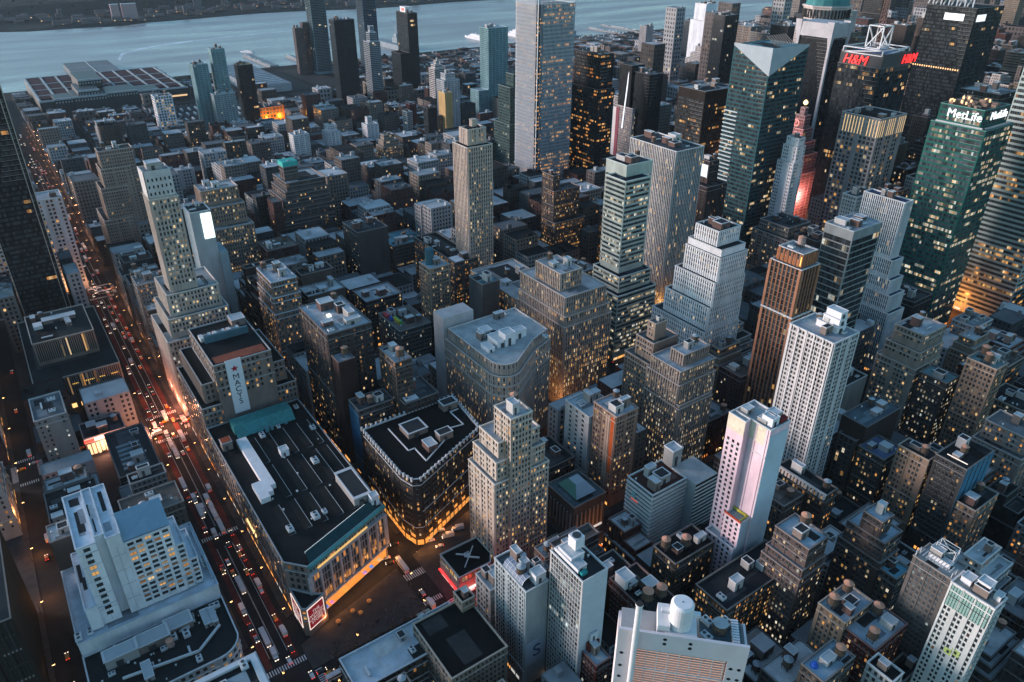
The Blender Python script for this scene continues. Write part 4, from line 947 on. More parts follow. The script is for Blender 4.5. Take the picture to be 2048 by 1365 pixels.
def EXTRA(root, k, tiers, X0, X1, Y0, Y1, zt, rnd, col):
    cx, cy = (X0 + X1) / 2, (Y0 + Y1) / 2
    c = k.get('crown')
    if c == 'screen':
        m = surf('screen_rods', (.5, .54, .6), .5, .1)
        for a, b, q, r in ((X0 - 1.2, X0 - .8, Y0 + 3, Y1 - 3), (X0 + 3, X1 - 3, Y0 - 1.2, Y0 - .8)):
            s = MB()
            n = 26
            for i in range(n + 1):
                t = i / n
                if b - a < 1:
                    y = q + (r - q) * t
                    s.box(a, b, y - .22, y + .22, 0 if False else 8, zt + 20)
                else:
                    x = a + (b - a) * t
                    s.box(x - .22, x + .22, q, r, 8, zt + 20)
            s.obj('rod_screen', m, root)
        dg = surf('slot_glass', (.012, .03, .045), .15, .2, .3)
        box_part(root, 'corner_slot', dg, (X0 - .35, X0 - .1, Y0 - .35, Y0 + 6, 0, zt), (X0 - .35, X0 + 7, Y0 - .35, Y0 - .1, 0, zt))
        l = MB()
        for i in range(52):
            z = 6 + i * 4.2
            for t in range(4):
                if rnd.random() < .34:
                    l.box(X0 - .5, X0 - .36, Y0 + .4 + t * 1.4, Y0 + 1.4 + t * 1.4, z, z + 1.5)
                if rnd.random() < .34:
                    l.box(X0 + .4 + t * 1.6, X0 + 1.6 + t * 1.6, Y0 - .5, Y0 - .36, z, z + 1.5)
        l.obj('slot_light', glow('slot_amber', (1, .42, .1), .7), root)
        # recessed glazed corner slot
        box_part(root, 'corner_mast', PALE_METAL, (X0 - .5, X0 + .3, Y0 - .5, Y0 + .3, 0, zt + 6))
    if c == 'brick':
        m = surf('terracotta', (.45, .17, .08), .8, .25, .3)
        b = MB()
        for y in [Y0 + (Y1 - Y0) * i / 9 for i in range(10)]:
            b.box(X0 - .25, X0, y - .35, y + .35, zt - 8, zt - 2)
        for x in [X0 + (X1 - X0) * i / 6 for i in range(7)]:
            b.box(x - .35, x + .35, Y0 - .25, Y0, zt - 8, zt - 2)
        b.box(X0 - .1, X0, Y0, Y1, zt - 9, zt - 1)
        b.box(X0, X1, Y0 - .1, Y0, zt - 9, zt - 1)
        b.obj('brick_crown', m, root)
        l = MB()
        l.box(X0 - .4, X0 - .3, Y0 + .5, Y0 + 1.6, zt - 8, zt - 2)
        l.obj('crown_lamp', glow('crown_light', (1, .5, .12), 2.5), root)
        water_tank(root, cx + 2, cy, zt - .9, 1.2, 2)
        place(FAN, 'air_unit', root, (cx - 3, cy + 3, zt - .9))
        # corner pilasters
        t = tiers[-1]
        ps = surf('pilaster', (.38, .18, .11), .8, .2, .2)
        xs, ys = [p[0] for p in t[0]], [p[1] for p in t[0]]
        x0, x1, y0, y1 = min(xs), max(xs), min(ys), max(ys)
        b = MB()
        for y in (y0 - .3, y1 - 1.5):
            b.box(x0 - .7, x0, y, y + 1.8, 0, t[2] - .6)
        for x in (x0, x1 - 1.8):
            b.box(x, x + 1.8, y0 - .7, y0, 0, t[2] - .6)
        b.obj('corner_pier', ps, root)
        box_part(root, 'stone_belt', COPING, (x0 - .9, x0, y0 - .9, y1 + .4, 100, 101), (x0, x1 + .4, y0 - .9, y0, 100, 101))
    if c == 'octagon':
        dk = surf('dark_roof', (.02, .02, .022), .8)
        st = surf('beige_stone', (.46, .38, .32), .8, .2)
        b = MB()
        b.cyl(cx, cy, zt - .6, zt + .4, min(X1 - X0, Y1 - Y0) / 2 - .4, None, 8, 0)
        b.obj('crown_deck', dk, root)
        b = MB()
        b.cyl(cx + 1, cy + 1, zt, zt + 5.5, 3.0, 3.0, 8, 0)
        b.cyl(cx + 1, cy + 1, zt + 5.5, zt + 6.1, 3.3, 3.3, 8, 0)
        b.obj('roof_lantern', st, root)
        for i in range(8):
            pass
        b = MB()
        for t, z0, z1 in ((tiers[0], zt - 12, zt - 1),):
            for yy in [Y0 + (Y1 - Y0) * (i + .5) / 4 for i in range(4)]:
                b.box(X0 - .35, X0, yy - .5, yy + .5, z0, z1 + 1.6)
            for xx in [X0 + (X1 - X0) * (i + .5) / 5 for i in range(5)]:
                b.box(xx - .5, xx + .5, Y0 - .35, Y0, z0, z1 + 1.6)
        b.obj('crown_fin', st, root)
    if c == 'mast':
        wm = surf('white_steel', (.6, .63, .66), .5, .1)
        steel(root, 'roof_frame', frame_bars(X0 - 1, X1 + 1, Y0 - 1, Y1 + 1, zt - 1, zt + 4) , wm, .45)
        steel(root, 'mast_frame', frame_bars(cx - 8, cx + 8, cy - 8, cy + 8, zt + 3, zt + 24), wm, .5)
        b = MB()
        for i in range(22):
            z = zt + i * 4
            s0, s1 = 3 - i * .11, 3 - (i + 1) * .11
            for sx, sy in ((-1, -1), (1, -1), (1, 1), (-1, 1)):
                b.bar((cx + sx * s0, cy + sy * s0, z), (cx + sx * s1, cy + sy * s1, z + 4), .22)
            b.bar((cx - s0, cy - s0, z), (cx + s1, cy - s1, z + 4), .14)
            b.bar((cx - s0, cy + s0, z), (cx - s1, cy - s1, z + 4), .14)
        b.obj('antenna_mast', surf('mast_paint', (.35, .2, .17), .6, .3), root)
        b = MB()
        for dx, dy in ((-6, -6), (6, -5), (5, 6)):
            b.cyl(cx + dx, cy + dy, zt + 3, zt + 5, 1.8, 2.2, 10)
        b.obj('dish', PALE_METAL, root)
    if k.get('sign') == 'HM':
        red = glow('red_sign', (1.0, .02, .02), 2.6)
        dk = surf('sign_panel', (.08, .085, .09), .6, .2)
        sl = MB()
        for i in range(14):
            sl.box(X0 - 1.3, X0 - .9, Y0 - 3, Y1 + 3, zt - 17 + i * 1.25, zt - 16.3 + i * 1.25)
            sl.box(X0 - 1.3, X1 + 3, Y0 - 3.4, Y0 - 3, zt - 17 + i * 1.25, zt - 16.3 + i * 1.25)
        sl.box(X0 - .9, X0 - .3, Y0 - 3, Y1 + 3, zt - 17.5, zt + .8)
        sl.box(X0 - .9, X1 + 3, Y0 - 3, Y0 - 2.4, zt - 17.5, zt + .8)
        sl.obj('louvre_crown', dk, root)
        letters('H&M', 12.5, (X0 - 2.0, cy + 6, zt - 7.5), 'S', red, root, 'letter_sign', .4, shear=.25)
        letters('H&M', 12, (X1 - 1, Y0 - 4.2, zt - 6.5), 'E', red, root, 'letter_sign', .4, shear=.25)
    if k.get('sign') == 'MetLife':
        wh = glow('white_sign', (.95, .98, 1.0), 1.5)
        letters('MetLife', 9.0, (X0 - .5, cy - 3.5, zt - 6.2), 'S', wh, root, 'name_sign', .3)
        letters('MetLife', 8.6, (cx + 5, Y0 - .5, zt - 6.2), 'E', wh, root, 'name_sign', .3)
        b = MB()
        t = tiers[-1]
        b.box(X0 - 1.2, X0 + .5, Y0 - 4, Y1, zt - 14.4, zt - 13)
        b.box(X0 - 1.2, X1 + 2, Y0 - 4, Y0 - 2.5, zt - 14.4, zt - 13)
        b.obj('ledge', surf('ledge_metal', (.4, .43, .45), .5, .1), root)
        b = MB()
        for i in range(26):
            x, y = rnd.uniform(X0 + 3, X1 - 3), rnd.uniform(Y0 + 3, Y1 - 3)
            s = rnd.uniform(.8, 2.4)
            b.box(x - s, x + s, y - s, y + s, zt - .9, zt + rnd.uniform(.5, 2.5))
        b.obj('roof_plant', surf('plant_brown', (.3, .2, .15), .7, .4), root)
        b = MB()
        for i in range(14):
            x, y = rnd.uniform(X0 + 3, X1 - 3), rnd.uniform(Y0 + 6, Y1 - 3)
            b.box(x - .5, x + .5, y - .5, y + .5, zt + 1, zt + 3)
        b.obj('roof_lamp', glow('roof_light', (1, .6, .3), 1.3), root)
    if c == 'fins':
        wf = surf('concrete_fin', (.46, .45, .47), .7, .2)
        b = MB()
        for x, y in ((X0, Y0), (X0, Y1), (X1, Y0)):
            b.box(x - 1.5, x + 1.5, y - 1.5, y + 1.5, 0, zt - 10)
            b.face([(x - 3, y - 3, zt + 20), (x - 1.5, y - 1.5, zt - 10), (x + 1.5, y - 1.5, zt - 10), (x + 6, y - 3, zt + 20)])
            b.face([(x - 3, y + 6, zt + 20), (x - 1.5, y + 1.5, zt - 10), (x - 1.5, y - 1.5, zt - 10), (x - 3, y - 3, zt + 20)])
        b.box(X0 - 2, X1 + 2, Y0 - 2, Y1 + 2, zt + 2, zt + 18)
        b.obj('concrete_crown', wf, root)
    if c == 'vee':
        gm = surf('grey_crown', (.34, .4, .44), .6, .12)
        b = MB()
        e = .3
        b.face([(X0 - e, Y1, zt - 1), (X0 - e, Y0 - e, zt - 24), (X0 - e, Y0 - e, zt), (X0 - e, Y1, zt)][0:4])
        b.face([(X0 - e, Y0 - e, zt - 24), (X1, Y0 - e, zt - 1), (X1, Y0 - e, zt), (X0 - e, Y0 - e, zt)])
        b.face([(X0 - e, Y1, zt + 1.2), (X0 - e, Y1, zt), (X0 - e, Y0 - e, zt), (X0 - e, Y0 - e, zt + 1.2)])
        b.face([(X0 - e, Y0 - e, zt + 1.2), (X0 - e, Y0 - e, zt), (X1, Y0 - e, zt), (X1, Y0 - e, zt + 1.2)])
        b.obj('pointed_crown', gm, root)
        fl = MB()
        for i in range(44):
            z = 20 + i * 4.1
            if z < zt - 60:
                fl.box(X0 - .9, X0 - .1, Y1 - 16, Y1 + .5, z, z + 1.1)
        fl.obj('floor_fin', surf('pale_fin', (.4, .48, .5), .5, .1), root)
        b = MB()
        for i in range(9):
            b.bar((X1 - 30 + i * 3.5, Y0 + 16, zt), (X1 - 27 + i * 3.5, Y0 + 30, zt + 7), .35)
        b.obj('roof_rack', BLACK_METAL, root)
    if c == 'globe':
        gp = glow('pink_wash', (.9, .22, .2), .22)
        b = MB()
        for i in range(5):
            b.cyl(cx, cy, zt + 3 + i * 1, zt + 4 + i, [1.6, 2.4, 2.6, 2.4, 1.6][i], [2.4, 2.6, 2.4, 1.6, .6][i], 12)
        b.obj('globe', glow('globe_light', (1.0, .68, .3), 3.0), root)
        b = MB()
        b.cyl(cx, cy, zt - .5, zt + 3, 1.2, 1.0, 8)
        b.obj('globe_stem', surf('copper', (.3, .2, .18), .6), root)
        b = MB()
        yy, z = 518.6, 119.7
        for i in range(20):
            a, d = 2 * math.pi * i / 20, 2 * math.pi * (i + 1) / 20
            b.face([(755.4, yy + math.cos(q) * r, z + math.sin(q) * r) for q, r in ((d, 4), (a, 4), (a, 2.8), (d, 2.8))])
        b.bar((755.4, yy, z), (755.4, yy, z + 2.6), .25)
        b.bar((755.4, yy, z), (755.4, yy + 1.8, z - 1), .25)
        b.obj('clock_face', glow('clock_light', (1, .3, .25), 1.4), root)
        box_part(root, 'lit_billboard', glow('billboard_light', (1.0, .75, .6), 2.6), (742.5, 743.5, 497, 505, 20, 46))
        box_part(root, 'neon_sign', glow('neon_orange', (1.0, .3, .12), 1.6), (743, 743.6, 495, 497, 30, 62), (746, 749, 495.4, 495.8, 40, 64))
    if c == 'dome':
        b = MB()
        r = (X1 - X0) / 2
        b.cyl(cx, cy, zt, zt + 18, r * .96, r * 1.06, 8)
        b.cyl(cx, cy, zt + 18, zt + 20, r * 1.12, r * 1.12, 8)
        b.obj('crown_drum', surf('pale_stone', (.5, .45, .44), .8, .2), root)
        w = MB()
        for i in range(40):
            a = 2 * math.pi * (i + .5) / 40
            rr = r * 1.03
            x, y = cx + math.cos(a) * rr, cy + math.sin(a) * rr
            w.box(x - .9, x + .9, y - .9, y + .9, zt + 3, zt + 15)
        w.obj('crown_window', GLASS, root)
        b = MB()
        pts = [(r * .98, 20), (r * .96, 27), (r * .82, 34), (r * .5, 40), (0.02, 44)]
        for (r0, z0), (r1, z1) in zip(pts, pts[1:]):
            b.cyl(cx, cy, zt + z0, zt + z1, r0, r1 if r1 > .1 else 0.0, 16)
        b.obj('dome', surf('teal_copper', (.05, .2, .21), .6, .3), root)
    if c == 'bars':
        b = MB()
        for i in range(6):
            b.bar((X0 + 4, Y0 + 8 + i * 9, zt), (X0 + 12, Y0 + 12 + i * 9, zt + 16), .7)
            b.bar((X0 + 12, Y0 + 12 + i * 9, zt + 16), (X0 + 10, Y0 + 17 + i * 9, zt), .7)
        b.obj('roof_truss', surf('white_steel', (.6, .63, .66), .5, .1), root)
    if k.get('lightband'):
        wl = glow('sign_panel_light', (.9, .95, 1.0), 1.1)
        box_part(root, 'lit_sign', wl, (X0 - .8, X0 - .3, Y0 + 12, Y0 + 34, zt - 14, zt - 7))
        box_part(root, 'lit_sign', wl, (X0 + 3, X0 + 22, Y0 - .8, Y0 - .3, zt - 14, zt - 7))
        b = MB()
        for i in range(24):
            y = Y0 + 2 + i * 2.8
            b.box(X0 - .5, X0 - .3, y, y + 1.3, zt - 66, zt - 64.4)
        b.obj('lit_row', glow('warm_row', (1, .55, .25), 1.5), root)
    if k.get('crownlit'):
        lm = glow('slat_light', (1.0, .66, .32), .75)
        b, s = MB(), MB()
        n = 13
        for i in range(n):
            y = Y0 + 1.2 + (Y1 - Y0 - 2.4) * i / (n - 1)
            b.box(X0 - .25, X0 - .1, y - .45, y + .45, zt - 18, zt - 2)
            x = X0 + 1.2 + (X1 - X0 - 2.4) * i / (n - 1)
            b.box(x - .45, x + .45, Y0 - .25, Y0 - .1, zt - 18, zt - 2)
        b.obj('lit_slot', lm, root)
        dk = surf('stone_band', col, .8, .2)
        box_part(root, 'crown_panel', dk, (X0 - .1, X0, Y0, Y1, zt - 19, zt - .6), (X0, X1, Y0 - .1, Y0, zt - 19, zt - .6))
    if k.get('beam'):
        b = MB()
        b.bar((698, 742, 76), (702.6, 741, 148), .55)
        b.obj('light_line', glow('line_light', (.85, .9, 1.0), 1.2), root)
    if k.get('stripes'):
        t = tiers[-1]
        for i, cc in enumerate(((.6, .6, .62), (.2, .05, .08), (.6, .6, .62), (.05, .22, .26), (.6, .58, .6), (.22, .07, .1))):
            y = 788 - 4 - i * 6
            box_part(root, 'stripe_panel', surf('stripe_paint', cc, .6, .1), (699.2, 699.9, y - 3.2, y + 2.6, 12, 101))
    if k.get('whitecrown'):
        wc = surf('white_stone', (.5, .5, .5), .75, .2)
        b = MB()
        b.box(X0 - .5, X0 - .05, Y0 - .5, Y1, zt - 17, zt + .3)
        b.box(X0 - .5, X1 + .3, Y0 - .5, Y0 - .05, zt - 17, zt + .3)
        b.obj('stone_crown', wc, root)
        w = MB()
        for r in range(3):
            for i in range(6):
                x = X0 + 1.5 + i * (X1 - X0 - 3) / 5
                w.box(x - .45, x + .45, Y0 - .62, Y0 - .5, zt - 15.6 + r * 4.5, zt - 13.6 + r * 4.5)
        w.obj('crown_window', GLASS, root)
        place(HOUSE[5], 'roof_house', root, (cx, cy + 1, zt - .9), (9, 8, 5))
    if k.get('skylight'):
        b = MB()
        b.face([(222, 250, 25.4), (237, 250, 25.4), (233, 256, 31), (226, 256, 31)], 1)
        b.face([(222, 268, 25.4), (222, 250, 25.4), (226, 256, 31), (226, 263, 31)], 0)
        b.face([(237, 250, 25.4), (237, 268, 25.4), (233, 263, 31), (233, 256, 31)], 1)
        b.face([(237, 268, 25.4), (222, 268, 25.4), (226, 263, 31), (233, 263, 31)], 1)
        b.face([(226, 256, 31), (233, 256, 31), (233, 263, 31), (226, 263, 31)], 1)
        b.obj('skylight', [surf('green_copper', (.12, .27, .21), .6, .2), surf('skylight_glass', (.3, .4, .47), .3, .15)], root)
        cb = MB()
        for i in range(8):
            cb.cyl(216.4, 248 + i * 3.1, 4, 19, .7, .6, 8)
        for i in range(7):
            cb.cyl(219 + i * 3.2, 245.4, 4, 19, .7, .6, 8)
        cb.obj('column', surf('bank_stone', (.24, .22, .2), .8, .2), root)
    if k.get('pentwhite') == 3:
        WHITE = WHITE_PAINT
        place(WHITE_HOUSE, 'roof_house', root, (cx - 1, cy + 4, zt - .9), (7, 9, 4))
        b = MB()
        b.box(cx - .5, cx + 4.5, cy + 2, cy + 7, zt + 3, zt + 9)
        b.obj('cooling_tower', WHITE_PAINT, root)
        b = MB()
        b.cyl(cx + 2, cy + 4.5, zt + 9, zt + 9.2, 2, 2, 14)
        b.obj('fan_ring', BLACK_METAL, root)
        box_part(root, 'white_parapet', WHITE_PAINT, (X0 + 1.4, X0 + 2.2, Y0 + 5, Y1 - 1, zt - .9, zt + 1.5))
        box_part(root, 'teal_tarp', surf('teal_tarp', (.03, .3, .3), .6), (X0 + 2, X0 + 5, Y0 + 3, Y0 + 4.6, zt - .9, zt + .9))
        box_part(root, 'white_wall', surf('white_wall', (.6, .62, .66), .75, .1), (X0 + .1, X1 + .05, Y0 - .12, Y0 - .02, 0, zt + .3))
    if k.get('solar'):
        sg = surf('solarium_glass', (.22, .27, .36), .25, .3, 2.0)
        b, f = MB(), MB()
        y0, y1, x0 = Y0 + 4, Y1 - 6, X0 + .8
        prof = [(0, 0), (.8, 1.6), (2.2, 2.6), (4.4, 3.0)]
        for i in range(6):
            a, c2 = y0 + (y1 - y0) * i / 6, y0 + (y1 - y0) * (i + 1) / 6
            for (p, q), (r, s) in zip(prof, prof[1:]):
                b.face([(x0 + p, c2, zt + q), (x0 + p, a, zt + q), (x0 + r, a, zt + s), (x0 + r, c2, zt + s)])
                f.bar((x0 + p, a, zt + q + .05), (x0 + r, a, zt + s + .05), .1)
                f.bar((x0 + p, a, zt + q + .05), (x0 + p, c2, zt + q + .05), .08)
        b.obj('solarium', sg, root)
        f.obj('solarium_frame', WHITE_PAINT, root)
        place(WHITE_HOUSE, 'roof_house', root, (X1 - 3.4, Y0 + 3.4, zt - .9), (5.5, 5, 6))
        water_tank(root, X1 - 2.6, Y1 - 9, zt - .9, .8, 1)
        pm = surf('poster', (.4, .47, .54), .7, .1)
        box_part(root, 'poster', pm, (X0 + .8, X1 - 1.5, Y0 - .25, Y0 - .05, 14, 30))
        letters('S', 11, (cx + .5, Y0 - .4, 22), 'E', surf('poster_ink', (.05, .1, .17), .7), root, 'poster_letter', .04)
    if k.get('wing'):
        w = k['wing']
        b = MB()
        b.box(*w[:4], 0, w[4])
        b.obj('rear_wing', surf('wall', col, .8, .28, .1, 0, 1), root)
        p = MB()
        for i in range(20):
            z = 3 + i * 2.7
            p.box(w[0], w[1], w[2] - .25, w[2], z, z + 1.25)
            p.box(X0 - .9, X1 + .4, Y0 - .9, Y0, z, z + 1.2)
            p.box(X0 - .9, X0, Y0, Y1, z, z + 1.2)
        p.obj('balcony_band', surf('balcony_white', (.55, .57, .56), .7, .1), root)
        d = MB()
        for i in range(20):
            z = 4.3 + i * 2.7
            d.box(w[0], w[1], w[2] - .1, w[2], z, z + 1.4)
        d.obj('window_band', GLASS, root)
        place(HOUSE[3], 'roof_house', root, (w[0] + 3, w[3] + 3, zt - .9), (7, 7, 12))
        box_part(root, 'sign_board', surf('sign_teal', (.2, .42, .42), .6), (X0 - 1.2, X0 - .9, Y1 - 8, Y1 - 5, zt - 10, zt - 6))
        box_part(root, 'sign_strip', glow('sign_red', (.8, .15, .12), .5), (X0 - 1.2, X0 - .9, Y1 - 10, Y1 - 5, zt - 11.6, zt - 10.8))
        FOOT.append((w[0], w[1], w[2], w[3]))
    if k.get('neon'):
        nm = glow('red_neon', (1.0, .03, .03), 3.0)
        wn = glow('pale_neon', (1.0, .5, .45), 2.5)
        pl = tiers[0][0]
        for i in (0, 4):
            a, b2 = pl[i], pl[(i + 1) % len(pl)]
            u = Vector((b2[0] - a[0], b2[1] - a[1])).normalized()
            n = Vector((u.y, -u.x)) * .8
            s = MB()
            for t0, t1, mi in ((0, .15, 0), (.15, .78, 1), (.78, 1, 0)) if i == 0 else ((0, 1, 0),):
                p0 = Vector(a) + (Vector(b2) - Vector(a)) * t0 + n
                p1 = Vector(a) + (Vector(b2) - Vector(a)) * t1 + n
                s.bar((p0.x, p0.y, 4.3), (p1.x, p1.y, 4.3), .42, mi)
            s.obj('neon_band', [nm, wn], root)
        s = MB()
        s.bar((146, 251, 15.6), (158, 262, 15.6), .25)
        s.bar((150, 258, 15.6), (156, 252, 16.2), .35)
        s.bar((147, 262, 15.6), (153, 257, 15.6), .35)
        s.obj('roof_pipe', PALE_METAL, root)
    if k.get('store'):
        box_part(root, 'lit_fascia', glow('fascia_light', (1.0, .62, .5), 1.8), (X0, X1, Y0 - .4, Y0 - .1, 10.4, 13.2))
        box_part(root, 'red_fascia', glow('fascia_red', (1.0, .08, .05), 1.6), (X0 - .2, X0 + 6, Y0 - .6, Y0 - .4, 10.6, 13))
        b = MB()
        for i in range(9):
            x = X0 + 1 + i * 2.6
            b.box(x, x + 1.9, Y0 - .3, Y0 - .1, .6, 9.4)
        b.obj('display_window', glow('display_light', (1.0, .7, .35), 1.3), root)
    if k.get('screen'):
        box_part(root, 'video_screen', glow('screen_light', (.8, 1.0, .93), 2.0), (X0 + 7, X1 - .4, Y0 - .5, Y0 - .1, zt - 22, zt - 2))
        b = MB()
        b.box(X0 - .3, X0 - .05, Y0, Y1, 0, zt)
        b.obj('side_panel', surf('side_panel', (.36, .42, .46), .6, .1), root)
        box_part(root, 'lower_block', surf('blue_grey', (.22, .3, .34), .7, .1), (X1, X1 + 6, Y0 - 3, Y1, 0, zt - 34))
    if k.get('trim'):
        pm = surf('trim_metal', (.3, .3, .28), .4, .1)
        box_part(root, 'corner_trim', pm, (X1 - .3, X1 + .4, Y0 - .4, Y0 + .3, 0, zt), (X1 - 3.2, X1 - 2.6, Y0 - .3, Y0, 0, zt), (X0 - .4, X0 + .3, Y0 - .4, Y0 + .3, 0, zt))
        box_part(root, 'lobby_light', glow('lobby_light', (1, .72, .4), 2.2), (-13, -4, Y0 - 10.6, Y0 - 10.3, 2, 12), (8, 20, Y0 - 10.6, Y0 - 10.3, 8, 12))
    if k.get('penn'):
        place(HOUSE[2], 'roof_house', root, (6, 622, 46.2), (22, 7, 3))
        box_part(root, 'roof_drum', PALE_METAL, (-12, -6, 612, 620, 46.2, 49))
        b = MB()
        for i in range(7):
            b.box(-22 + i * 8, -17 + i * 8, 561.4, 561.8, 1.2, 4.6)
        b.obj('shop_window', glow('shop_light', (1.0, .55, .2), 1.6), root)
        b = MB()
        for j in range(6):
            x = -20 + j * 9 + rnd.uniform(0, 3)
            for z in (9, 14, 20):
                if rnd.random() < .6:
                    b.box(x, x + rnd.uniform(3, 7), 561.75, 561.9, z, z + .8)
        b.obj('office_light', glow('amber_strip', (1.0, .55, .1), .9), root)
    if k.get('plant') == 'rows':
        b = MB()
        for i in range(6):
            b.box(12, 26, 438 + i * 5.2, 440.6 + i * 5.2, zt - .9, zt + .5)
        b.obj('roof_plant', surf('plant_grey', (.17, .22, .25), .6, .2), root)
    if k.get('poly') == 'slab':
        met = surf('standing_seam', (.24, .37, .47), .45, .12, .3)
        b = MB()
        b.face([(-1, 304, 73.6), (19, 304, 73.6), (19, 318, 80), (-1, 318, 80)])
        b.face([(19, 304, 73.6), (19, 322, 73.6), (19, 318, 80)])
        for i in range(19):
            x = -.6 + i * 1.05
            b.bar((x, 304, 73.75), (x, 318, 80.15), .09)
        b.face([(19, 318, 80), (19, 322, 73.6), (-1, 322, 73.6), (-1, 318, 80)])
        b.obj('metal_roof', met, root)
        b = MB()
        b.box(2, 13, 338, 350, 31, 36)
        for y in (340.5, 344, 347.5):
            b.cyl(7.5, y, 36, 36.5, 1.3, 1.3, 14, 1)
        b.obj('cooling_tower', [PALE_METAL, BLACK_METAL], root)
        for i in range(16):
            x, y = rnd.choice(((rnd.uniform(20, 31), rnd.uniform(301, 350)), (rnd.uniform(-30, -20), rnd.uniform(301, 350))))
            place(rnd.choice((FAN, VENT)), 'air_unit', root, (x, y, 30.1), (rnd.uniform(.7, 1.1),) * 3)
        for x, z in ((23, 60), (27, 48), (31, 40)):
            box_part(root, 'terrace_rail', surf('terrace_rail', (.36, .46, .52), .6, .2), (x - .5, x + .2, 304, 346, 31, 32.6))
        j = MB()
        for z in (40, 49, 58, 67):
            j.box(-19.1, -11.2, 303.93, 304, z, z + .12)
            j.box(-6.9, 19, 303.93, 304, z, z + .12)
        for x in (-15, -4, 3, 7, 11, 15):
            j.box(x, x + .12, 303.94, 304, 32, 72)
        j.obj('panel_joint', surf('joint_grey', (.25, .26, .28), .9), root)  # thin dark joint lines between the wall panels
    if k.get('podium'):
        for x, y, sx, sy, h in ((-16, 288, 14, 7, 6), (-2, 289, 14, 8, 5), (10, 292, 12, 8, 4), (22, 288, 4, 10, 3), (25, 287, 2.5, 10, 3.4), (-8, 273, 4, 10, 3)):
            place(rnd.choice((HOUSE[3], HOUSE[5], HOUSE[0])), 'roof_house', root, (x, y, 22.1), (sx, sy, h))
        for i in range(44):
            x, y = rnd.uniform(-28, 28), rnd.uniform(264, 297)
            if x > 15 and y < 272:
                continue
            m = rnd.choice((FAN, VENT, DUCT, FAN))
            place(m, {'air_unit': 'air_unit', 'roof_vent': 'roof_vent', 'duct': 'duct'}[m.name.split('.')[0]], root, (x, y, 22.1), (rnd.uniform(.7, 1.2),) * 3, rnd.choice((0, 1.57)))
        s = MB()
        s.bar((-18, 275, 24), (14, 270.5, 24), .5)
        s.bar((14, 270.5, 24), (26, 280, 24), .5)
        s.obj('roof_duct', PALE_METAL, root)
        water_tank(root, 4, 281, 22.1, .9, 2)
    if k.get('redstrip'):
        box_part(root, 'white_edging', surf('pale_edging', (.45, .53, .58), .6, .15), (X1 - 3, X1 - .4, Y0, Y1 - .4, zt - .9, zt + .4), (X0, X1 - .4, Y1 - 2.5, Y1 - .4, zt - .9, zt + .35))
        box_part(root, 'red_strip', surf('red_membrane', (.2, .03, .03), .7, .2), (X1 - 19, X1 - 15, Y0, Y1 - 6, zt - .9, zt - .5))
        box_part(root, 'grey_deck', surf('blue_deck', (.2, .27, .31), .7, .2), (X1 - 14, X1 - 6, Y0, Y1 - 6, zt - .9, zt - .4))
    if k.get('redbox'):
        place(WHITE_HOUSE, 'roof_house', root, (X1 - 2.6, Y1 - 5.5, zt + 4), (4, 4, 5))
        box_part(root, 'brick_base', surf('red_brick', (.16, .04, .03), .85, .3), (X1 - 6, X1 - .2, Y1 - 8.5, Y1 - 2, zt - .9, zt + 4))
    if k.get('whitebox'):
        if zt > 100:
            place(WHITE_HOUSE, 'roof_house', root, (cx, cy + 6, zt - .5), (10, 22, 10))
            box_part(root, 'red_lettering', glow('red_letters', (.8, .1, .1), .6), (cx - 5.6, cx - 5.2, cy, cy + 10, zt + 2, zt + 7))
        else:
            place(WHITE_HOUSE, 'roof_house', root, (X0 + 4, Y1 - 6, zt - .5), (6, 7, 6))
            box_part(root, 'neon_strip', glow('orange_neon', (1, .22, .08), 1.4), (X0 + 3, X1 - 1, Y0 - .4, Y0 - .1, zt - 6, zt - 5))
    if k.get('limes'):
        lm = surf('lime_panel', (.5, .62, .2), .7, .1)
        for y, z in ((.35, .62), (.5, .6), (.32, .36), (.12, .4), (.1, .1), (.3, .06), (.6, .2)):
            yy = Y0 + (Y1 - Y0) * y
            b = MB()
            b.box(X0 - .16, X0 - .04, yy - 1.6, yy + 1.6, zt * z, zt * z + 3.2)
            b.box(X0 - .2, X0 - .16, yy - .5, yy + .5, zt * z + .8, zt * z + 2.4, 1)
            b.obj('lime_panel', [lm, BLACK_METAL], root)
        b = MB()
        gm = surf('green_glass', (.25, .42, .38), .3, .3, 1.5)
        b.box(X0 - .2, X0 - .1, Y0 + .8, Y1 - .8, zt - 12, zt - 1.2)
        b.obj('glass_storey', gm, root)
        f = MB()
        for i in range(15):
            y = Y0 + .8 + (Y1 - Y0 - 1.6) * i / 14
            f.box(X0 - .32, X0 - .2, y - .07, y + .07, zt - 12, zt - 1.2)
        f.box(X0 - .32, X0 - .2, Y0 + .8, Y1 - .8, zt - 6.8, zt - 6.5)
        f.obj('glass_mullion', BLACK_METAL, root)
        place(WHITE_HOUSE, 'roof_house', root, (cx + 1.5, cy + 5, zt - .9), (5, 4, 3))
        place(WHITE_HOUSE, 'roof_house', root, (cx + 2, cy - 1, zt - .9), (5, 5, 5.5))
        place(WHITE_HOUSE, 'roof_house', root, (cx + 2.5, Y0 + 2.2, zt - .9), (4, 2.6, 2.6))
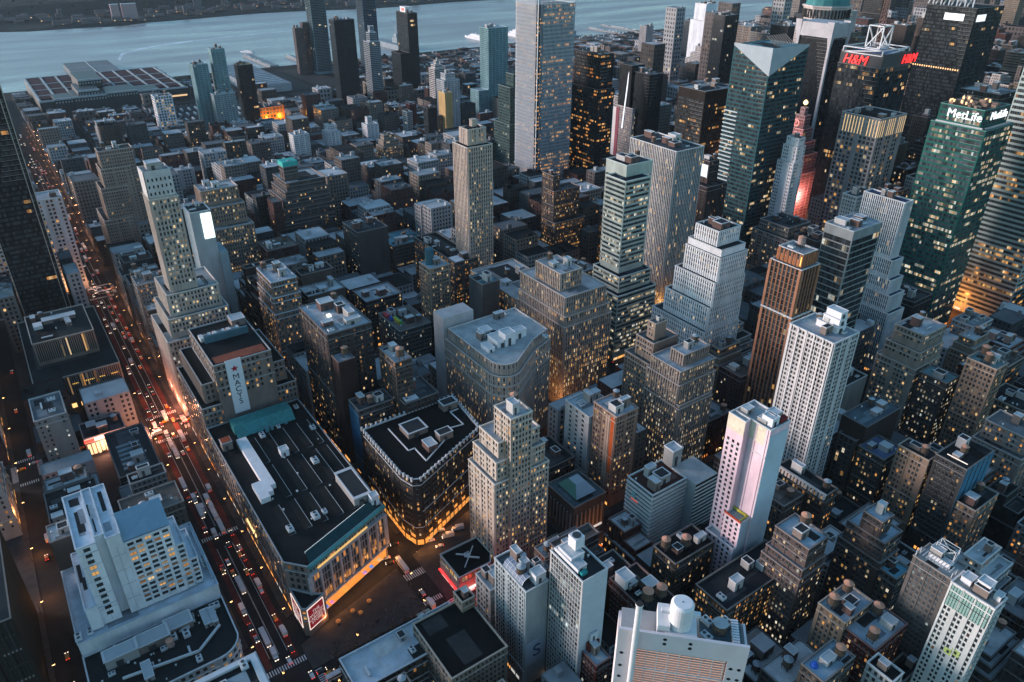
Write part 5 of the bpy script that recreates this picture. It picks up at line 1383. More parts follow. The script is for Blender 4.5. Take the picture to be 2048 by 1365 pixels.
    if k.get('pentwhite') == 5:
        b = MB()
        for i in range(12):
            y = Y0 + .5 + i * (Y1 - Y0 - 1) / 11
            b.box(X0 + .3, X0 + 4.5, y - .15, y + .15, zt + 2.4, zt + 2.7)
        for y in (Y0 + .6, Y1 - .6):
            for x in (X0 + .5, X0 + 4.3):
                b.box(x - .12, x + .12, y - .12, y + .12, zt - .9, zt + 2.4)
        b.obj('pergola', PALE_METAL, root)
        place(WHITE_HOUSE, 'roof_house', root, (X0 + 7, cy, zt - .9), (3, 9, 2.4))
        steel(root, 'roof_frame', frame_bars(X1 - 5, X1 - 1, cy - 4, cy + 4, zt, zt + 7), PALE_METAL, .12)
    if k.get('pentwhite') == 2:
        place(WHITE_HOUSE, 'roof_house', root, (cx + 4, cy - 1, zt - .9), (8, 13, 4))
        place(WHITE_HOUSE, 'roof_house', root, (cx + 5, cy - 2, zt + 3), (7, 10, 4))
        place(WHITE_HOUSE, 'roof_house', root, (cx + 5.5, cy - 2, zt + 6.8), (6, 9, 4))
        w = MB()
        for lv in range(3):
            for i in range(6):
                y = cy - 6 + i * 1.8
                w.box(cx - .1, cx + .1 if lv else cx + .2, y, y + 1.2, zt + .4 + lv * 3.9, zt + 2 + lv * 3.9)
        b = MB()
        for y in (Y0 + .8, Y0 + 6.5, Y0 + 12, Y0 + 17, Y1 - 6, Y1 - 1.2):
            b.box(X0 - .45, X0, y - .5, y + .5, 0, zt)
        for x in (X0 + .6, X0 + 7, X0 + 13, X1 - .8):
            b.box(x - .5, x + .5, Y0 - .45, Y0, 0, zt)
        b.obj('white_pier', surf('white_concrete', (.6, .58, .58), .75, .12), root)
    if k.get('orange'):
        box_part(root, 'orange_stripe', surf('orange_paint', (.42, .09, .025), .75, .2), (X0 - .2, X0 - .05, Y0 + 1.2, Y0 + 4.2, 26, zt - 2))
        box_part(root, 'beige_strip', surf('beige_paint', (.4, .3, .24), .75, .2), (X0 - .22, X0 - .05, Y0 + 5.2, Y0 + 8.4, 10, zt - 2))
    if k.get('bluewall'):
        box_part(root, 'blue_wall', surf('blue_paint', (.06, .2, .32), .75, .15), (X0, X1 + .05, Y0 - .15, Y0 - .03, 0, zt - .6))
        box_part(root, 'strip_light', glow('strip_white', (1, .9, .8), 1.0), (X0 + 4, X0 + 4.4, Y0 + 2, Y1 - 4, zt + .2, zt + .5))
    if k.get('ornate'):
        b = MB()
        for i in range(15):
            y = Y0 + .5 + i * (Y1 - Y0 - 1) / 14
            b.box(X0 - 1.2, X0 + .2, y - .6, y + .6, zt - 2.6, zt + .6)
        b.box(X0 - 1.4, X0, Y0 - .6, Y1, zt + .6, zt + 1.3)
        b.obj('sculpted_cornice', surf('cornice_cream', (.55, .5, .47), .7, .3), root)
    if k.get('tarp'):
        b = MB()
        for i, (r, z) in enumerate(((1.8, .6), (1.5, 1.5), (.9, 2.4))):
            b.cyl(X0 + 4, Y1 - 3.5, zt - .9 + (0 if i == 0 else [.6, 1.5][i - 1]), zt - .9 + z, r, r * .8, 9)
        b.obj('blue_tarp', surf('blue_tarp', (.01, .1, .5), .5, .3, 1.0), root)
    if k.get('tealtop'):
        box_part(root, 'teal_roof', surf('teal_copper', (.05, .42, .38), .6, .15), (X0 - .3, X1 + .3, Y0 - .3, Y1 + .3, zt + .2, zt + 5))
    if k.get('drape'):
        box_part(root, 'blue_drape', surf('blue_net', (.012, .07, .14), .8, .3), (X0 - .3, X0 - .1, Y0 + .5, Y1 - .3, 2, zt - 2))
    if k.get('whitedeck'):
        box_part(root, 'white_deck', WHITE_PAINT, (X0 + 2, X0 + 11, Y0 + 2, Y0 + 14, zt - .9, zt - .5))
    if k.get('paintroof'):
        cs = (((.02, .08, .4), (3, 5, 20, 24)), ((.5, .42, .05), (5, 7, 12, 22)), ((.1, .4, .12), (7, 8, 10, 22)), ((.5, .06, .06), (2, 4, 26, 33)), ((.45, .2, .25), (4, 8, 27, 33)))
        for cc, (a, b2, q, r) in cs:
            box_part(root, 'painted_wall', surf('roof_paint', cc, .7, .1), (X0 + a, X0 + b2, Y0 + q, Y0 + r, zt - .9, zt + 1.6))
    if k.get('whiteend'):
        box_part(root, 'white_end', surf('white_render', (.56, .56, .57), .8, .2), (X0 + 12, X1, Y0 - .1, Y0 - .02, zt - 24, zt + .1)) if False else None
        box_part(root, 'light_well', glow('light_well', (1, .95, .8), 1.4), (X0 + 10, X0 + 12.5, Y0 + 22, Y0 + 25, zt - .5, zt + .6))
    if k.get('bigtank'):
        b = MB()
        b.cyl(X0 + 6, cy + 2, zt - .9, zt + 12, 3.4, 3.4, 12)
        b.obj('tank_house', surf('tank_house', (.05, .13, .17), .6, .2), root)
    if k.get('billboard'):
        box_part(root, 'billboard', glow('billboard_white', (.75, .85, .95), .7), (X0 - .6, X0 - .2, Y0 + 1, Y0 + 9, zt - 16, zt - 4))
    if k.get('poly') == 'wedge':
        b = MB()
        pl = inset(tiers[0][0], -.35)
        for i in (5, 0, 1, 2):
            a, q = Vector(pl[i]), Vector(pl[(i + 1) % 6])
            n = max(1, int((q - a).length / 4))
            for j in range(n):
                p0, p1 = a + (q - a) * ((j + .12) / n), a + (q - a) * ((j + .88) / n)
                b.face([(p0.x, p0.y, .8), (p1.x, p1.y, .8), (p1.x, p1.y, 4.6), (p0.x, p0.y, 4.6)], 0)
                if j % 2:
                    b.face([(p0.x, p0.y, 6.2), (p1.x, p1.y, 6.2), (p1.x, p1.y, 8.4), (p0.x, p0.y, 8.4)], 0)
        b.obj('gold_shop_window', glow('gold_shop', (1.0, .45, .1), .6), root)
        b = MB()
        pl = inset(tiers[0][0], -.5)
        for i in range(len(pl)):
            a, q = Vector(pl[i]), Vector(pl[(i + 1) % len(pl)])
            n = max(1, int((q - a).length / 3.2))
            for j in range(n):
                p = a + (q - a) * (j / n)
                b.box(p.x - .5, p.x + .5, p.y - .5, p.y + .5, zt - 1.4, zt + 1.3)
        b.obj('balustrade_post', surf('balustrade', (.52, .53, .55), .7, .15), root)  # row of separate balustrade posts along the roof edge
        b = MB()
        path = [(150, 344), (150, 318), (154, 318), (154, 304), (178, 318), (178, 324), (190, 322), (190, 338), (196, 338)]
        for p, q in zip(path, path[1:]):
            b.bar((*p, zt - .3), (*q, zt - .3), .3)
        b.obj('coping_line', COPING, root)
        for x, y, sx, sy, h, hm in ((162, 334, 13, 12, 4, 1), (162, 314, 6, 8, 4.5, 6), (174, 318, 9, 6, 5, 1), (192, 344, 10, 7, 5, 1)):
            place(HOUSE[hm], 'roof_house', root, (x, y, zt - .9), (sx, sy, h))
    if k.get('poly') == 'round':
        for x, y, sx, sy, h in ((236, 352, 9, 12, 5), (241, 349, 8, 8, 9), (235, 366, 7, 7, 5), (252, 352, 9, 6, 6), (226, 349, 5, 9, 3)):
            place(WHITE_HOUSE, 'roof_house', root, (x, y, zt - .9), (sx, sy, h))
        b = MB()
        for z in (56, 63):
            for i, p in enumerate(ROUND_POLY[:-1]):
                q = ROUND_POLY[i + 1]
                a, d = inset(ROUND_POLY, -.8)[i], inset(ROUND_POLY, -.8)[i + 1]
                b.face([(*a, z), (*d, z), (*d, z + 1.4), (*a, z + 1.4)])
                b.face([(*a, z + 1.4), (*d, z + 1.4), (*q, z + 1.4), (*p, z + 1.4)])
        b.obj('belt_cornice', surf('belt_stone', (.4, .36, .34), .7, .2), root)
        box_part(root, 'corner_wall', surf('pale_brick', (.45, .42, .42), .8, .2), (216.2, 216.9, 388.4, 402, 0, 86), (217, 240, 388.4, 402, 0, 86))
        FOOT.append((216, 240, 388, 402))
    if k.get('crown') == 'screen' or k.get('extra') == 'notch':
        pass


    if k.get('pink'):
        ym = surf('yellow_board', (.7, .63, .5), .75, .2, .4)
        box_part(root, 'sheathing', ym, (252.8, 252.95, 170, 180, 107.5, 115.6), (256.8, 256.95, 160, 170, 106, 115.4))
        bm = surf('sky_lit_side', (.5, .6, .68), .7, .12)  # cool sky light on the east side, put into the panel colour
        box_part(root, 'side_wall', bm, (257, 271, 158.78, 158.93, 0, 112), (250, 257, 159.8, 159.95, 0, 61), (248, 250, 159.8, 159.95, 0, 45))
        box_part(root, 'red_beam', surf('red_safety', (.55, .08, .04), .7, .2), (249.6, 250.2, 160, 170, 62, 63))
        box_part(root, 'yellow_rail', surf('yellow_safety', (.6, .5, .08), .7, .2), (250.2, 256.9, 161, 161.3, 62, 63.2), (256, 256.6, 162, 170, 61.5, 63))
        for x, y, sx, sy, h in ((261, 176, 5, 4, 3), (266, 165, 6, 5, 5), (261, 166, 4, 5, 2.5)):
            place(HOUSE[5], 'roof_house', root, (x, y, 115.1), (sx, sy, h))
        place(WHITE_HOUSE, 'roof_house', root, (262, 163.5, 115.1), (5, 6, 5))
        box_part(root, 'red_roof_rim', surf('red_rim', (.2, .03, .03), .7), (265, 270, 160, 165, 116, 118))
# ------------------------------------------------------------------ the department store
def department_store():
    label = 'huge department store with black skylit roof, teal eaves and a tall white star banner'
    rnd = random.Random(5)
    main = [(62, 287.5), (71, 277.5), (122, 297), (122, 424.5), (62, 424.5)]
    corner = [(62.3, 286.8), (62.4, 270.6), (64.4, 269), (76, 273.5), (71, 276.6)]
    tiers = [(main, 0, 38, True, ('punch', 3.4, 4.4, .5, .6, .16, .15)), (corner, 0, 20, True, ('punch', 3, 4, .5, .55, .4, .15)),
             (rectpoly(62, 123, 425, 486), 0, 52, True, ('punch', 2.6, 4.0, .5, .6, .1, .15)),
             (rectpoly(74, 110, 424.2, 482), 52, 80, False, ('punch', 3.0, 4.0, .45, .5, .3, .15)),
             (rectpoly(66, 74, 430, 484), 52, 66, False, ('pier', 3.0, 4.0, .5, .6, .06, .15)),
             (rectpoly(110, 119, 430, 480), 52, 67, False, ('punch', 3.0, 4.0, .45, .5, .2, .15))]
    root = thing('department_store', label, 'department store', (92, 360, 0))
    wall, roof, par, win, shop = MB(), MB(), MB(), [], []
    def fstore(a, q, z0, z1, s):
        return None if abs(a[0] - 71) < .1 and abs(q[0] - 122) < .1 else s
    shell(root, tiers, None, None, None, rnd, {'shop': 1.0, 'facefn': fstore}, (wall, roof, par, win, shop))
    # the extension above the main roof (banner wall starts at the roof)
    wall.box(74, 110, 424.2, 424.6, 38, 52)
    wall.obj('wall', surf('wall', (.21, .17, .15), .8, .3, .1, 0, 1), root)
    roof.obj('roof', [surf('roof_deck', (.014, .016, .018), .85, .4, .08)] * 4, root)
    par.obj('parapet', surf('coping', (.36, .37, .38), .7, .2, .3), root)
    shop_fronts(root, shop)
    emit_windows(root, win, True)
    teal = surf('teal_metal', (.03, .22, .22), .5, .35, .4)
    glassm = surf('skylight_glass', (.2, .28, .33), .3, .3, .8)
    # avenue facade: limestone pilasters, cornices, teal eaves
    A, Bp = Vector((71, 277.5)), Vector((122, 297))
    u = (Bp - A).normalized()
    n = Vector((u.y, -u.x))
    L = (Bp - A).length
    lime = surf('limestone', (.42, .41, .42), .75, .2, .3)
    for i in range(9):
        p = A + u * (L * i / 8) + n * .5
        b = MB()
        w = 1.2 if i in (0, 8) else .6
        q = [p - u * w, p + u * w]
        e = n * .6
        pts = [(q[0] + e), (q[1] + e), (q[1] - n * .6), (q[0] - n * .6)]
        b.prism([(v.x, v.y) for v in pts], 9, 31, 0, True)
        b.obj('pilaster', lime, root)
    fp = MB()
    for i in range(8):
        t0, t1 = i / 8, (i + 1) / 8
        for k2 in range(3):
            s0 = t0 + (t1 - t0) * (.13 + .27 * k2)
            s1 = s0 + (t1 - t0) * .19
            for z0, z1 in ((9.6, 14), (15, 19), (20, 24.6), (25.6, 30.2), (33, 36)):
                p, q = A + u * L * s0 + n * .12, A + u * L * s1 + n * .12
                win2 = (0.0, 0.0, .2) if rnd.random() > (.6 if z0 < 15 else .16) else (rnd.uniform(.5, 1.2), rnd.uniform(.05, .2), .1)
                fp.face([(p.x, p.y, z0), (q.x, q.y, z0), (q.x, q.y, z1), (p.x, p.y, z1)], 0, win2)
    fo = fp.obj('display_glazing', GLASS, root, lit=True)
    fo['kind'] = 'stuff'
    p0, p1 = A + n * .06, Bp + n * .06
    b = MB()
    b.face([(p0.x, p0.y, 6.6), (p1.x, p1.y, 6.6), (p1.x, p1.y, 36.6), (p0.x, p0.y, 36.6)])
    b.obj('limestone_front', surf('limestone_panel', (.3, .29, .29), .75, .2, .3), root)

    def strip(z0, z1, off, name, m, t0=0.0, t1=1.0):
        a, c = A + u * L * t0 + n * off, A + u * L * t1 + n * off
        i0, i1 = A + u * L * t0, A + u * L * t1
        b = MB()
        b.prism([(a.x, a.y), (c.x, c.y), (i1.x, i1.y), (i0.x, i0.y)], z0, z1, 0, True)
        b.face([(i0.x, i0.y, z0), (i1.x, i1.y, z0), (c.x, c.y, z0), (a.x, a.y, z0)])
        b.obj(name, m, root)
    strip(8, 9, 1.6, 'stone_cornice', lime)
    strip(31, 32.4, 1.7, 'stone_cornice', lime)
    strip(36.6, 38.2, 1.9, 'teal_eave', teal)
    strip(32.4, 33, 1.0, 'eave_lamp', glow('eave_light', (1, .6, .2), .8), .1, .75)
    strip(.8, 6.5, .35, 'lit_shop_window', glow('shop_gold', (1.0, .45, .1), .45), .05, .97)
    for t0, t1, cc in ((.09, .13, (.12, .3, 1)), (.17, .2, (.9, .3, .7)), (.35, .4, (1, .5, .1)), (.62, .655, (.6, .35, .8)), (.72, .75, (.12, .35, 1)), (.83, .87, (.9, .6, .3))):
        strip(3.6, 4.5, 2.2, 'lit_awning', glow('awning_light', cc, .6), t0, t1)
    # teal mansard along the roof edges
    b = MB()
    i0, i1 = A + u * 2 - n * .8, Bp - u * 2 - n * .8
    j0, j1 = A + u * 5 - n * 7, Bp - u * 4 - n * 7
    b.face([(i0.x, i0.y, 37.4), (i1.x, i1.y, 37.4), (j1.x, j1.y, 39.6), (j0.x, j0.y, 39.6)])
    b.face([(j0.x, j0.y, 39.6), (j1.x, j1.y, 39.6), (j1.x, j1.y, 37.2), (j0.x, j0.y, 37.2)])
    b.obj('sloped_eave_roof', surf('eave_roof', (.02, .06, .065), .6, .3), root)
    b = MB()
    for i in range(46):
        p = A + u * (6 + (L - 12) * i / 45) - n * 8
        b.box(p.x - .28, p.x + .28, p.y - .28, p.y + .28, 37.1, 38.6)
    b.obj('roof_light_row', glow('roof_dots', (.8, .95, 1.0), .55), root)
    # long skylight ridges running with the roof
    for x in (75, 84, 93, 102, 111, 118):
        for y0, y1 in ((304, 330), (334, 366), (370, 398)):
            if x == 75 and y0 > 330:
                continue
            b = MB()
            b.box(x - .1, x + .1, y0, y1, 37.1, 37.75, 1)
            b.face([(x - 4, y0, 37.2), (x, y0, 37.7), (x, y1, 37.7), (x - 4, y1, 37.2)], 0)
            b.face([(x - 4, y0, 37.2), (x, y0, 37.2), (x, y0, 37.7)], 2)
            b.obj('sawtooth_roof', [surf('black_roof', (.014, .017, .018), .7, .3), COPING, glassm], root)
    box_part(root, 'white_roof_deck', WHITE_PAINT, (73, 79, 345, 398, 37.2, 40.6), (67.5, 73, 336, 352, 37.2, 40.6), (73, 76, 340, 345, 37.2, 40.6))
    place(WHITE_HOUSE, 'roof_house', root, (93.5, 372, 37.1), (5, 5, 5))
    place(HOUSE[2], 'roof_house', root, (67, 398, 37.1), (6, 6, 6))
    box_part(root, 'red_roof_hatch', surf('rust_roof', (.3, .07, .03), .8, .2), (64.2, 69.8, 395.2, 400.8, 43.15, 43.35))
    place(HOUSE[4], 'roof_house', root, (114, 318, 37.1), (10, 26, 6))
    place(WHITE_HOUSE, 'roof_house', root, (119, 301.5, 37.1), (4.5, 4.5, 7))
    b = MB()
    b.box(75, 112, 408, 417, 37.1, 43.5)
    b.face([(75, 408, 43.5), (112, 408, 43.5), (112, 402, 38), (75, 402, 38)])
    b.obj('teal_roof', teal, root)
    b = MB()
    for i in range(22):
        x, y = rnd.uniform(76, 108), rnd.uniform(399, 407)
        b.box(x - .9, x + .9, y - .7, y + .7, 37.2, rnd.uniform(38, 40.5))
    b.obj('roof_plant', surf('teal_plant', (.1, .25, .28), .6, .4), root)
    for i in range(16):
        x, y = rnd.uniform(64, 120), rnd.uniform(306, 420)
        m = rnd.choice((FAN, VENT, DUCT))
        place(m, m.name.split('.')[0], root, (x, y, 38.2), (rnd.uniform(.7, 1.3),) * 3)
    # west block: cooling fans, rust terraces
    for i in range(3):
        place(FAN, 'air_unit', root, (80 + i * 9, 462, 79.1), (2.8, 1.6, 1.8), 0)
    box_part(root, 'rust_deck', surf('rust_deck', (.26, .08, .05), .85, .3), (78, 104, 466, 470, 79.15, 79.5), (76, 108, 427, 436, 79.15, 79.4))
    box_part(root, 'plant_wall', surf('plant_screen', (.06, .13, .17), .6, .2), (78, 106, 456, 458, 79.1, 84))
    place(HOUSE[0], 'roof_house', root, (104, 474, 79.1), (9, 9, 5))
    # star banner
    box_part(root, 'banner', surf('banner_cloth', (.66, .68, .72), .8, .05), (81, 90.6, 423.6, 424.1, 42, 81))
    ink = surf('banner_ink', (.02, .025, .03), .8)
    for i, ch in enumerate('MACYS'):
        letters(ch, 5.6, (85.9, 423.45, 68.5 - i * 4.6), 'E', ink, root, 'banner_letter', .05)
    b = MB()
    pts = []
    for i in range(10):
        a = math.pi / 2 + i * math.pi / 5
        r = 2.5 if i % 2 == 0 else 1.0
        pts.append((85.9 + r * math.cos(a), 423.4, 74.5 + r * math.sin(a)))
    for i in range(10):
        b.face([(85.9, 423.4, 74.5), pts[i], pts[(i + 1) % 10]])
    b.obj('red_star', surf('star_red', (.42, .01, .03), .7), root)
    # red corner signs
    red = glow('sign_maroon', (.3, .012, .025), .5)
    lampm = glow('sign_edge', (1.0, .8, .7), 1.0)
    wl = glow('sign_ink', (.95, .8, .75), .5)
    p0, p1 = Vector((64.4, 269)), Vector((76, 273.5))
    d = (p1 - p0).normalized()
    m = Vector((d.y, -d.x))
    b, e = MB(), MB()
    q0, q1 = p0 + m * .5, p0 + d * 10.5 + m * .5
    b.face([(q0.x, q0.y, 5), (q1.x, q1.y, 5), (q1.x, q1.y, 19), (q0.x, q0.y, 19)])
    for za, zb in ((5, 5), (19, 19)):
        e.bar((q0.x, q0.y, za), (q1.x, q1.y, zb), .18)
    e.bar((q0.x, q0.y, 5), (q0.x, q0.y, 19), .18)
    e.bar((q1.x, q1.y, 5), (q1.x, q1.y, 19), .18)
    b.face([(61.9, 284, 6), (61.9, 271, 6), (61.9, 271, 19), (61.9, 284, 19)])
    for y, z, y2, z2 in ((284, 6, 271, 6), (284, 19, 271, 19), (271, 6, 271, 19), (284, 6, 284, 19)):
        e.bar((61.85, y, z), (61.85, y2, z2), .18)
    b.obj('red_sign', red, root)
    e.obj('sign_border', lampm, root)
    mid = (q0 + q1) / 2 + m * .25
    letters("THE\nWORLD'S\nLARGEST\nSTORE", 2.5, (mid.x, mid.y, 12), (m.x, m.y), wl, root, 'sign_lettering', .03, .9)
    letters("THE\nWORLD'S\nLARGEST\nSTORE", 2.4, (61.6, 277.5, 12.5), 'S', wl, root, 'sign_lettering', .03, .9)
    letters("macy's", 6.5, (61.2, 345, 17), 'S', glow('script_light', (1.0, .68, .3), 1.6), root, 'script_sign', .2, shear=.3)
    FOOT.append((62, 123, 268, 487))
    pr = proj(92, 360, 38)
    LAND.append((label, pr[0], pr[1], 'department_store'))


# ------------------------------------------------------------------ ground, river, far shore
ST = {k: 47 + (k - 34) * 80.6 for k in range(30, 90)}
ST[33] = -40.0
ST[32] = -120.0
AV = [-75, 240, 500, 770, 1044, 1318, 1592, 1850]


def bway(x):
    return 274 + 0.29 * (x - 47)


def ground():
    b = MB()
    b.face([(-3000, -3000, -.3), (9000, -3000, -.3), (9000, 1905, -.3), (-3000, 1905, -.3)])
    b.face([(9000, 1905, -.3), (9000, 1905, -4), (-3000, 1905, -4), (-3000, 1905, -.3)][::-1])
    o = b.obj('ground', surf('asphalt', (.022, .022, .023), .85, .35, .05))
    tag(o, kind='structure')
    m, nt, p = nodes('river_water')
    p.inputs['Base Color'].default_value = (.3, .31, .31, 1)
    p.inputs['Roughness'].default_value = .28
    p.inputs['Specular IOR Level'].default_value = .4
    tc = nt.nodes.new('ShaderNodeTexCoord')
    mp = nt.nodes.new('ShaderNodeMapping')
    mp.inputs['Scale'].default_value = (.02, .05, 1)
    nz = nt.nodes.new('ShaderNodeTexNoise')
    nz.inputs['Scale'].default_value = 3.0
    nz.inputs['Detail'].default_value = 8
    bp = nt.nodes.new('ShaderNodeBump')
    bp.inputs['Strength'].default_value = .7
    bp.inputs['Distance'].default_value = 1.5
    nt.links.new(tc.outputs['Object'], mp.inputs['Vector'])
    nt.links.new(mp.outputs['Vector'], nz.inputs['Vector'])
    nt.links.new(nz.outputs['Fac'], bp.inputs['Height'])
    nt.links.new(bp.outputs['Normal'], p.inputs['Normal'])
    m2 = nt.nodes.new('ShaderNodeMapping')
    m2.inputs['Scale'].default_value = (.0012, .006, 1)
    n2 = nt.nodes.new('ShaderNodeTexNoise')
    n2.inputs['Scale'].default_value = 1.5
    n2.inputs['Detail'].default_value = 7
    r2 = nt.nodes.new('ShaderNodeMapRange')
    r2.inputs['From Min'].default_value, r2.inputs['From Max'].default_value = .35, .68
    r2.inputs['To Min'].default_value, r2.inputs['To Max'].default_value = .2, .55
    nt.links.new(tc.outputs['Object'], m2.inputs['Vector'])
    nt.links.new(m2.outputs['Vector'], n2.inputs['Vector'])
    nt.links.new(n2.outputs['Fac'], r2.inputs['Value'])
    nt.links.new(r2.outputs['Result'], p.inputs['Roughness'])
    b = MB()
    b.face([(-6000, 1880, -2), (14000, 1880, -2), (14000, 9000, -2), (-6000, 9000, -2)])
    tag(b.obj('river', m), kind='structure')
    # far shore: low flats then a dark wooded ridge
    b = MB()
    r = random.Random(3)
    xs = [-2500 + i * 90 for i in range(105)]
    rows = [(0, -1.6), (35, 3), (160, 5), (300, 12), (420, 60), (620, 95), (1100, 100), (6000, 105)]
    g = []
    for x in xs:
        base = 2960 + 60 * math.sin(x / 420.0) + 25 * math.sin(x / 130.0) + max(0, (x - 500)) * .10 - (90 if x < 560 and x > 120 else 0) * .6
        g.append([(x, base + dy, z * (1 if z < 10 else (.75 + .25 * math.sin(x / 500.0 + dy)))) for dy, z in rows])
    for i in range(len(xs) - 1):
        for j in range(len(rows) - 1):
            b.face([g[i][j], g[i + 1][j], g[i + 1][j + 1], g[i][j + 1]])
    tag(b.obj('far_shore', surf('wooded_ridge', (.016, .028, .03), .9, .5, .02)), kind='structure')
    # faint boat wake lying on the water
    b = MB()
    P = [(470 - 40 * t, 2160 + 0, 0) for t in ()]
    path = []
    for i in range(31):
        t = i / 30
        path.append((330 + 760 * t, 2230 + 560 * t ** .5 - 240 * t))
    for i in range(30):
        w0, w1 = 16 - 10 * i / 30, 16 - 10 * (i + 1) / 30
        (xa, ya), (xb, yb) = path[i], path[i + 1]
        b.face([(xa, ya - w0, -1.9), (xb, yb - w1, -1.9), (xb, yb + w1, -1.9), (xa, ya + w0, -1.9)])
    tag(b.obj('boat_wake', surf('wake_foam', (.62, .66, .68), .5, .5, .02)), kind='structure')


def pavements():
    b = MB()
    for k in range(32, 60):
        x0, x1 = ST[k] + (11 if k in (34, 42) else 6), ST[k + 1] - (11 if k + 1 in (34, 42) else 6)
        for a0, a1 in zip(AV, AV[1:]):
            y0, y1 = a0 + 10, a1 - 10
            parts = [(y0, y0, y1, y1)]
            c0, c1 = bway(x0), bway(x1)
            if a0 == 240:
                parts = [(c0 + 10, c1 + 10, y1, y1)]
                if c0 - 10 > y0 + 4:
                    parts.append((y0, y0, c0 - 10, c1 - 10))
                elif c1 - 10 > y0 + 4:
                    parts.append((y0, y0, max(y0 + .5, c0 - 10), c1 - 10))
            if a0 == 500 and c1 > 500:
                parts = [(max(y0, c0 + 10), max(y0, c1 + 10), y1, y1)]
            for p, q, r, s in parts:
                if r - p < 3:
                    continue
                b.prism([(x0, p), (x1, q), (x1, s), (x0, r)], -.3, -.15, 0, True)
    o = b.obj('pavement', surf('concrete_paving', (.06, .056, .056), .85, .3, .2))
    tag(o, kind='structure')
    # roadway sheet and its paint
    r = MB()
    for k in range(32, 60):
        w = 10.5 if k in (34, 42) else 5.6
        r.face([(ST[k] - w, -300, -.29), (ST[k] + w, -300, -.29), (ST[k] + w, 1880, -.29), (ST[k] - w, 1880, -.29)])
    o = r.obj('road', surf('street_asphalt', (.03, .028, .028), .8, .35, .08))
    tag(o, kind='structure')
    r = MB()
    for a in AV:
        r.face([(-400, a - 9.5, -.286), (2400, a - 9.5, -.286), (2400, a + 9.5, -.286), (-400, a + 9.5, -.286)])
    r.face([(-100, bway(-100) - 9, -.282), (930, bway(930) - 9, -.282), (930, bway(930) + 9, -.282), (-100, bway(-100) + 9, -.282)])
    tag(r.obj('road', surf('avenue_asphalt', (.028, .027, .028), .8, .35, .08)), kind='structure')
    # bus lanes on the wide street, plaza tint
    r = MB()
    for s in (-1, 1):
        xc = 47 + s * 6.6
        r.face([(xc - 1.6, 262, -.281), (xc + 1.6, 262, -.281), (xc + 1.6, 755, -.281), (xc - 1.6, 755, -.281)])
    tag(r.obj('road', surf('red_lane', (.12, .035, .03), .85, .3, .2)), kind='structure')
    m = MB()

    def line(x0, x1, y0, y1):
        m.face([(x0, y0, -.277), (x1, y0, -.277), (x1, y1, -.277), (x0, y1, -.277)])
    for y0, y1 in ((268, 358), (378, 480), (520, 750), (790, 1030), (1060, 1300)):
        for x in (42.4, 51.4):
            line(x - .12, x + .12, y0, y1)
        line(46.8, 46.95, y0, y1)
        line(47.15, 47.3, y0, y1)

    def zebra_x(y, x0, x1, w=3.4, off=-.274):          # crossing of an east-west street: stripes along y
        x = x0
        while x < x1:
            m.face([(x, y - w / 2, off), (x + .6, y - w / 2, off), (x + .6, y + w / 2, off), (x, y + w / 2, off)])
            x += 1.25

    def zebra_y(x, y0, y1, w=3.4, off=-.271):
        y = y0
        while y < y1:
            m.face([(x - w / 2, y, off), (x + w / 2, y, off), (x + w / 2, y + .6, off), (x - w / 2, y + .6, off)])
            y += 1.25
    for y in (484, 517, 755, 785, 1030, 1058, 259, 369):
        zebra_x(y, 37, 57.5)
    for k in range(32, 48):
        if k == 34:
            continue
        for y in (225.5, 254.5, 486, 514, 756, 784, 1031, 1057):
            zebra_x(y, ST[k] - 5.5, ST[k] + 5.5, 3.2)
    for k in range(32, 48):
        w = 13 if k in (34, 42) else 7.5
        for a in (240, 500, 770):
            for s in (-1, 1):
                zebra_y(ST[k] + s * w, a - 9, a + 9)
    zebra_y(116, 255, 271, 6)
    zebra_y(139, 276, 290, 5)
    zebra_x(276, 122, 134, 5)
    for a in (240, 500, 770, 1044):
        for off in (-4.8, -1.6, 1.6, 4.8):
            for k in range(33, 47):
                x0, x1 = ST[k] + 17, ST[k + 1] - 17
                while x0 < x1:
                    line(x0, min(x0 + 3, x1), a + off - .08, a + off + .08)
                    x0 += 9
    tag(m.obj('road_marking', surf('road_paint', (.6, .6, .6), .7, .3, .5)), kind='structure')


# ------------------------------------------------------------------ fillers: the ordinary blocks between the landmarks
PAL = [('dark brown', (.12, .095, .085), 5), ('brown', (.18, .14, .12), 5), ('grey-brown', (.2, .175, .16), 5), ('tan', (.31, .245, .19), 3), ('dark red brick', (.13, .05, .04), 2),
       ('grey', (.26, .26, .26), 3), ('pale stone', (.46, .43, .41), 2), ('charcoal', (.07, .07, .075), 3), ('white', (.6, .6, .6), 1), ('plum', (.13, .08, .085), 1)]
ROOFS = [('pale blue-grey roof', (.46, .5, .52), 5), ('mid grey roof', (.2, .215, .225), 5), ('black roof', (.022, .024, .026), 7), ('silver roof', (.58, .6, .61), 2), ('rust roof', (.16, .07, .055), 1), ('brown roof', (.11, .095, .085), 2)]


def wpick(r, L):
    t = r.uniform(0, sum(x[-1] for x in L))
    for x in L:
        t -= x[-1]
        if t <= 0:
            return x
    return L[0]


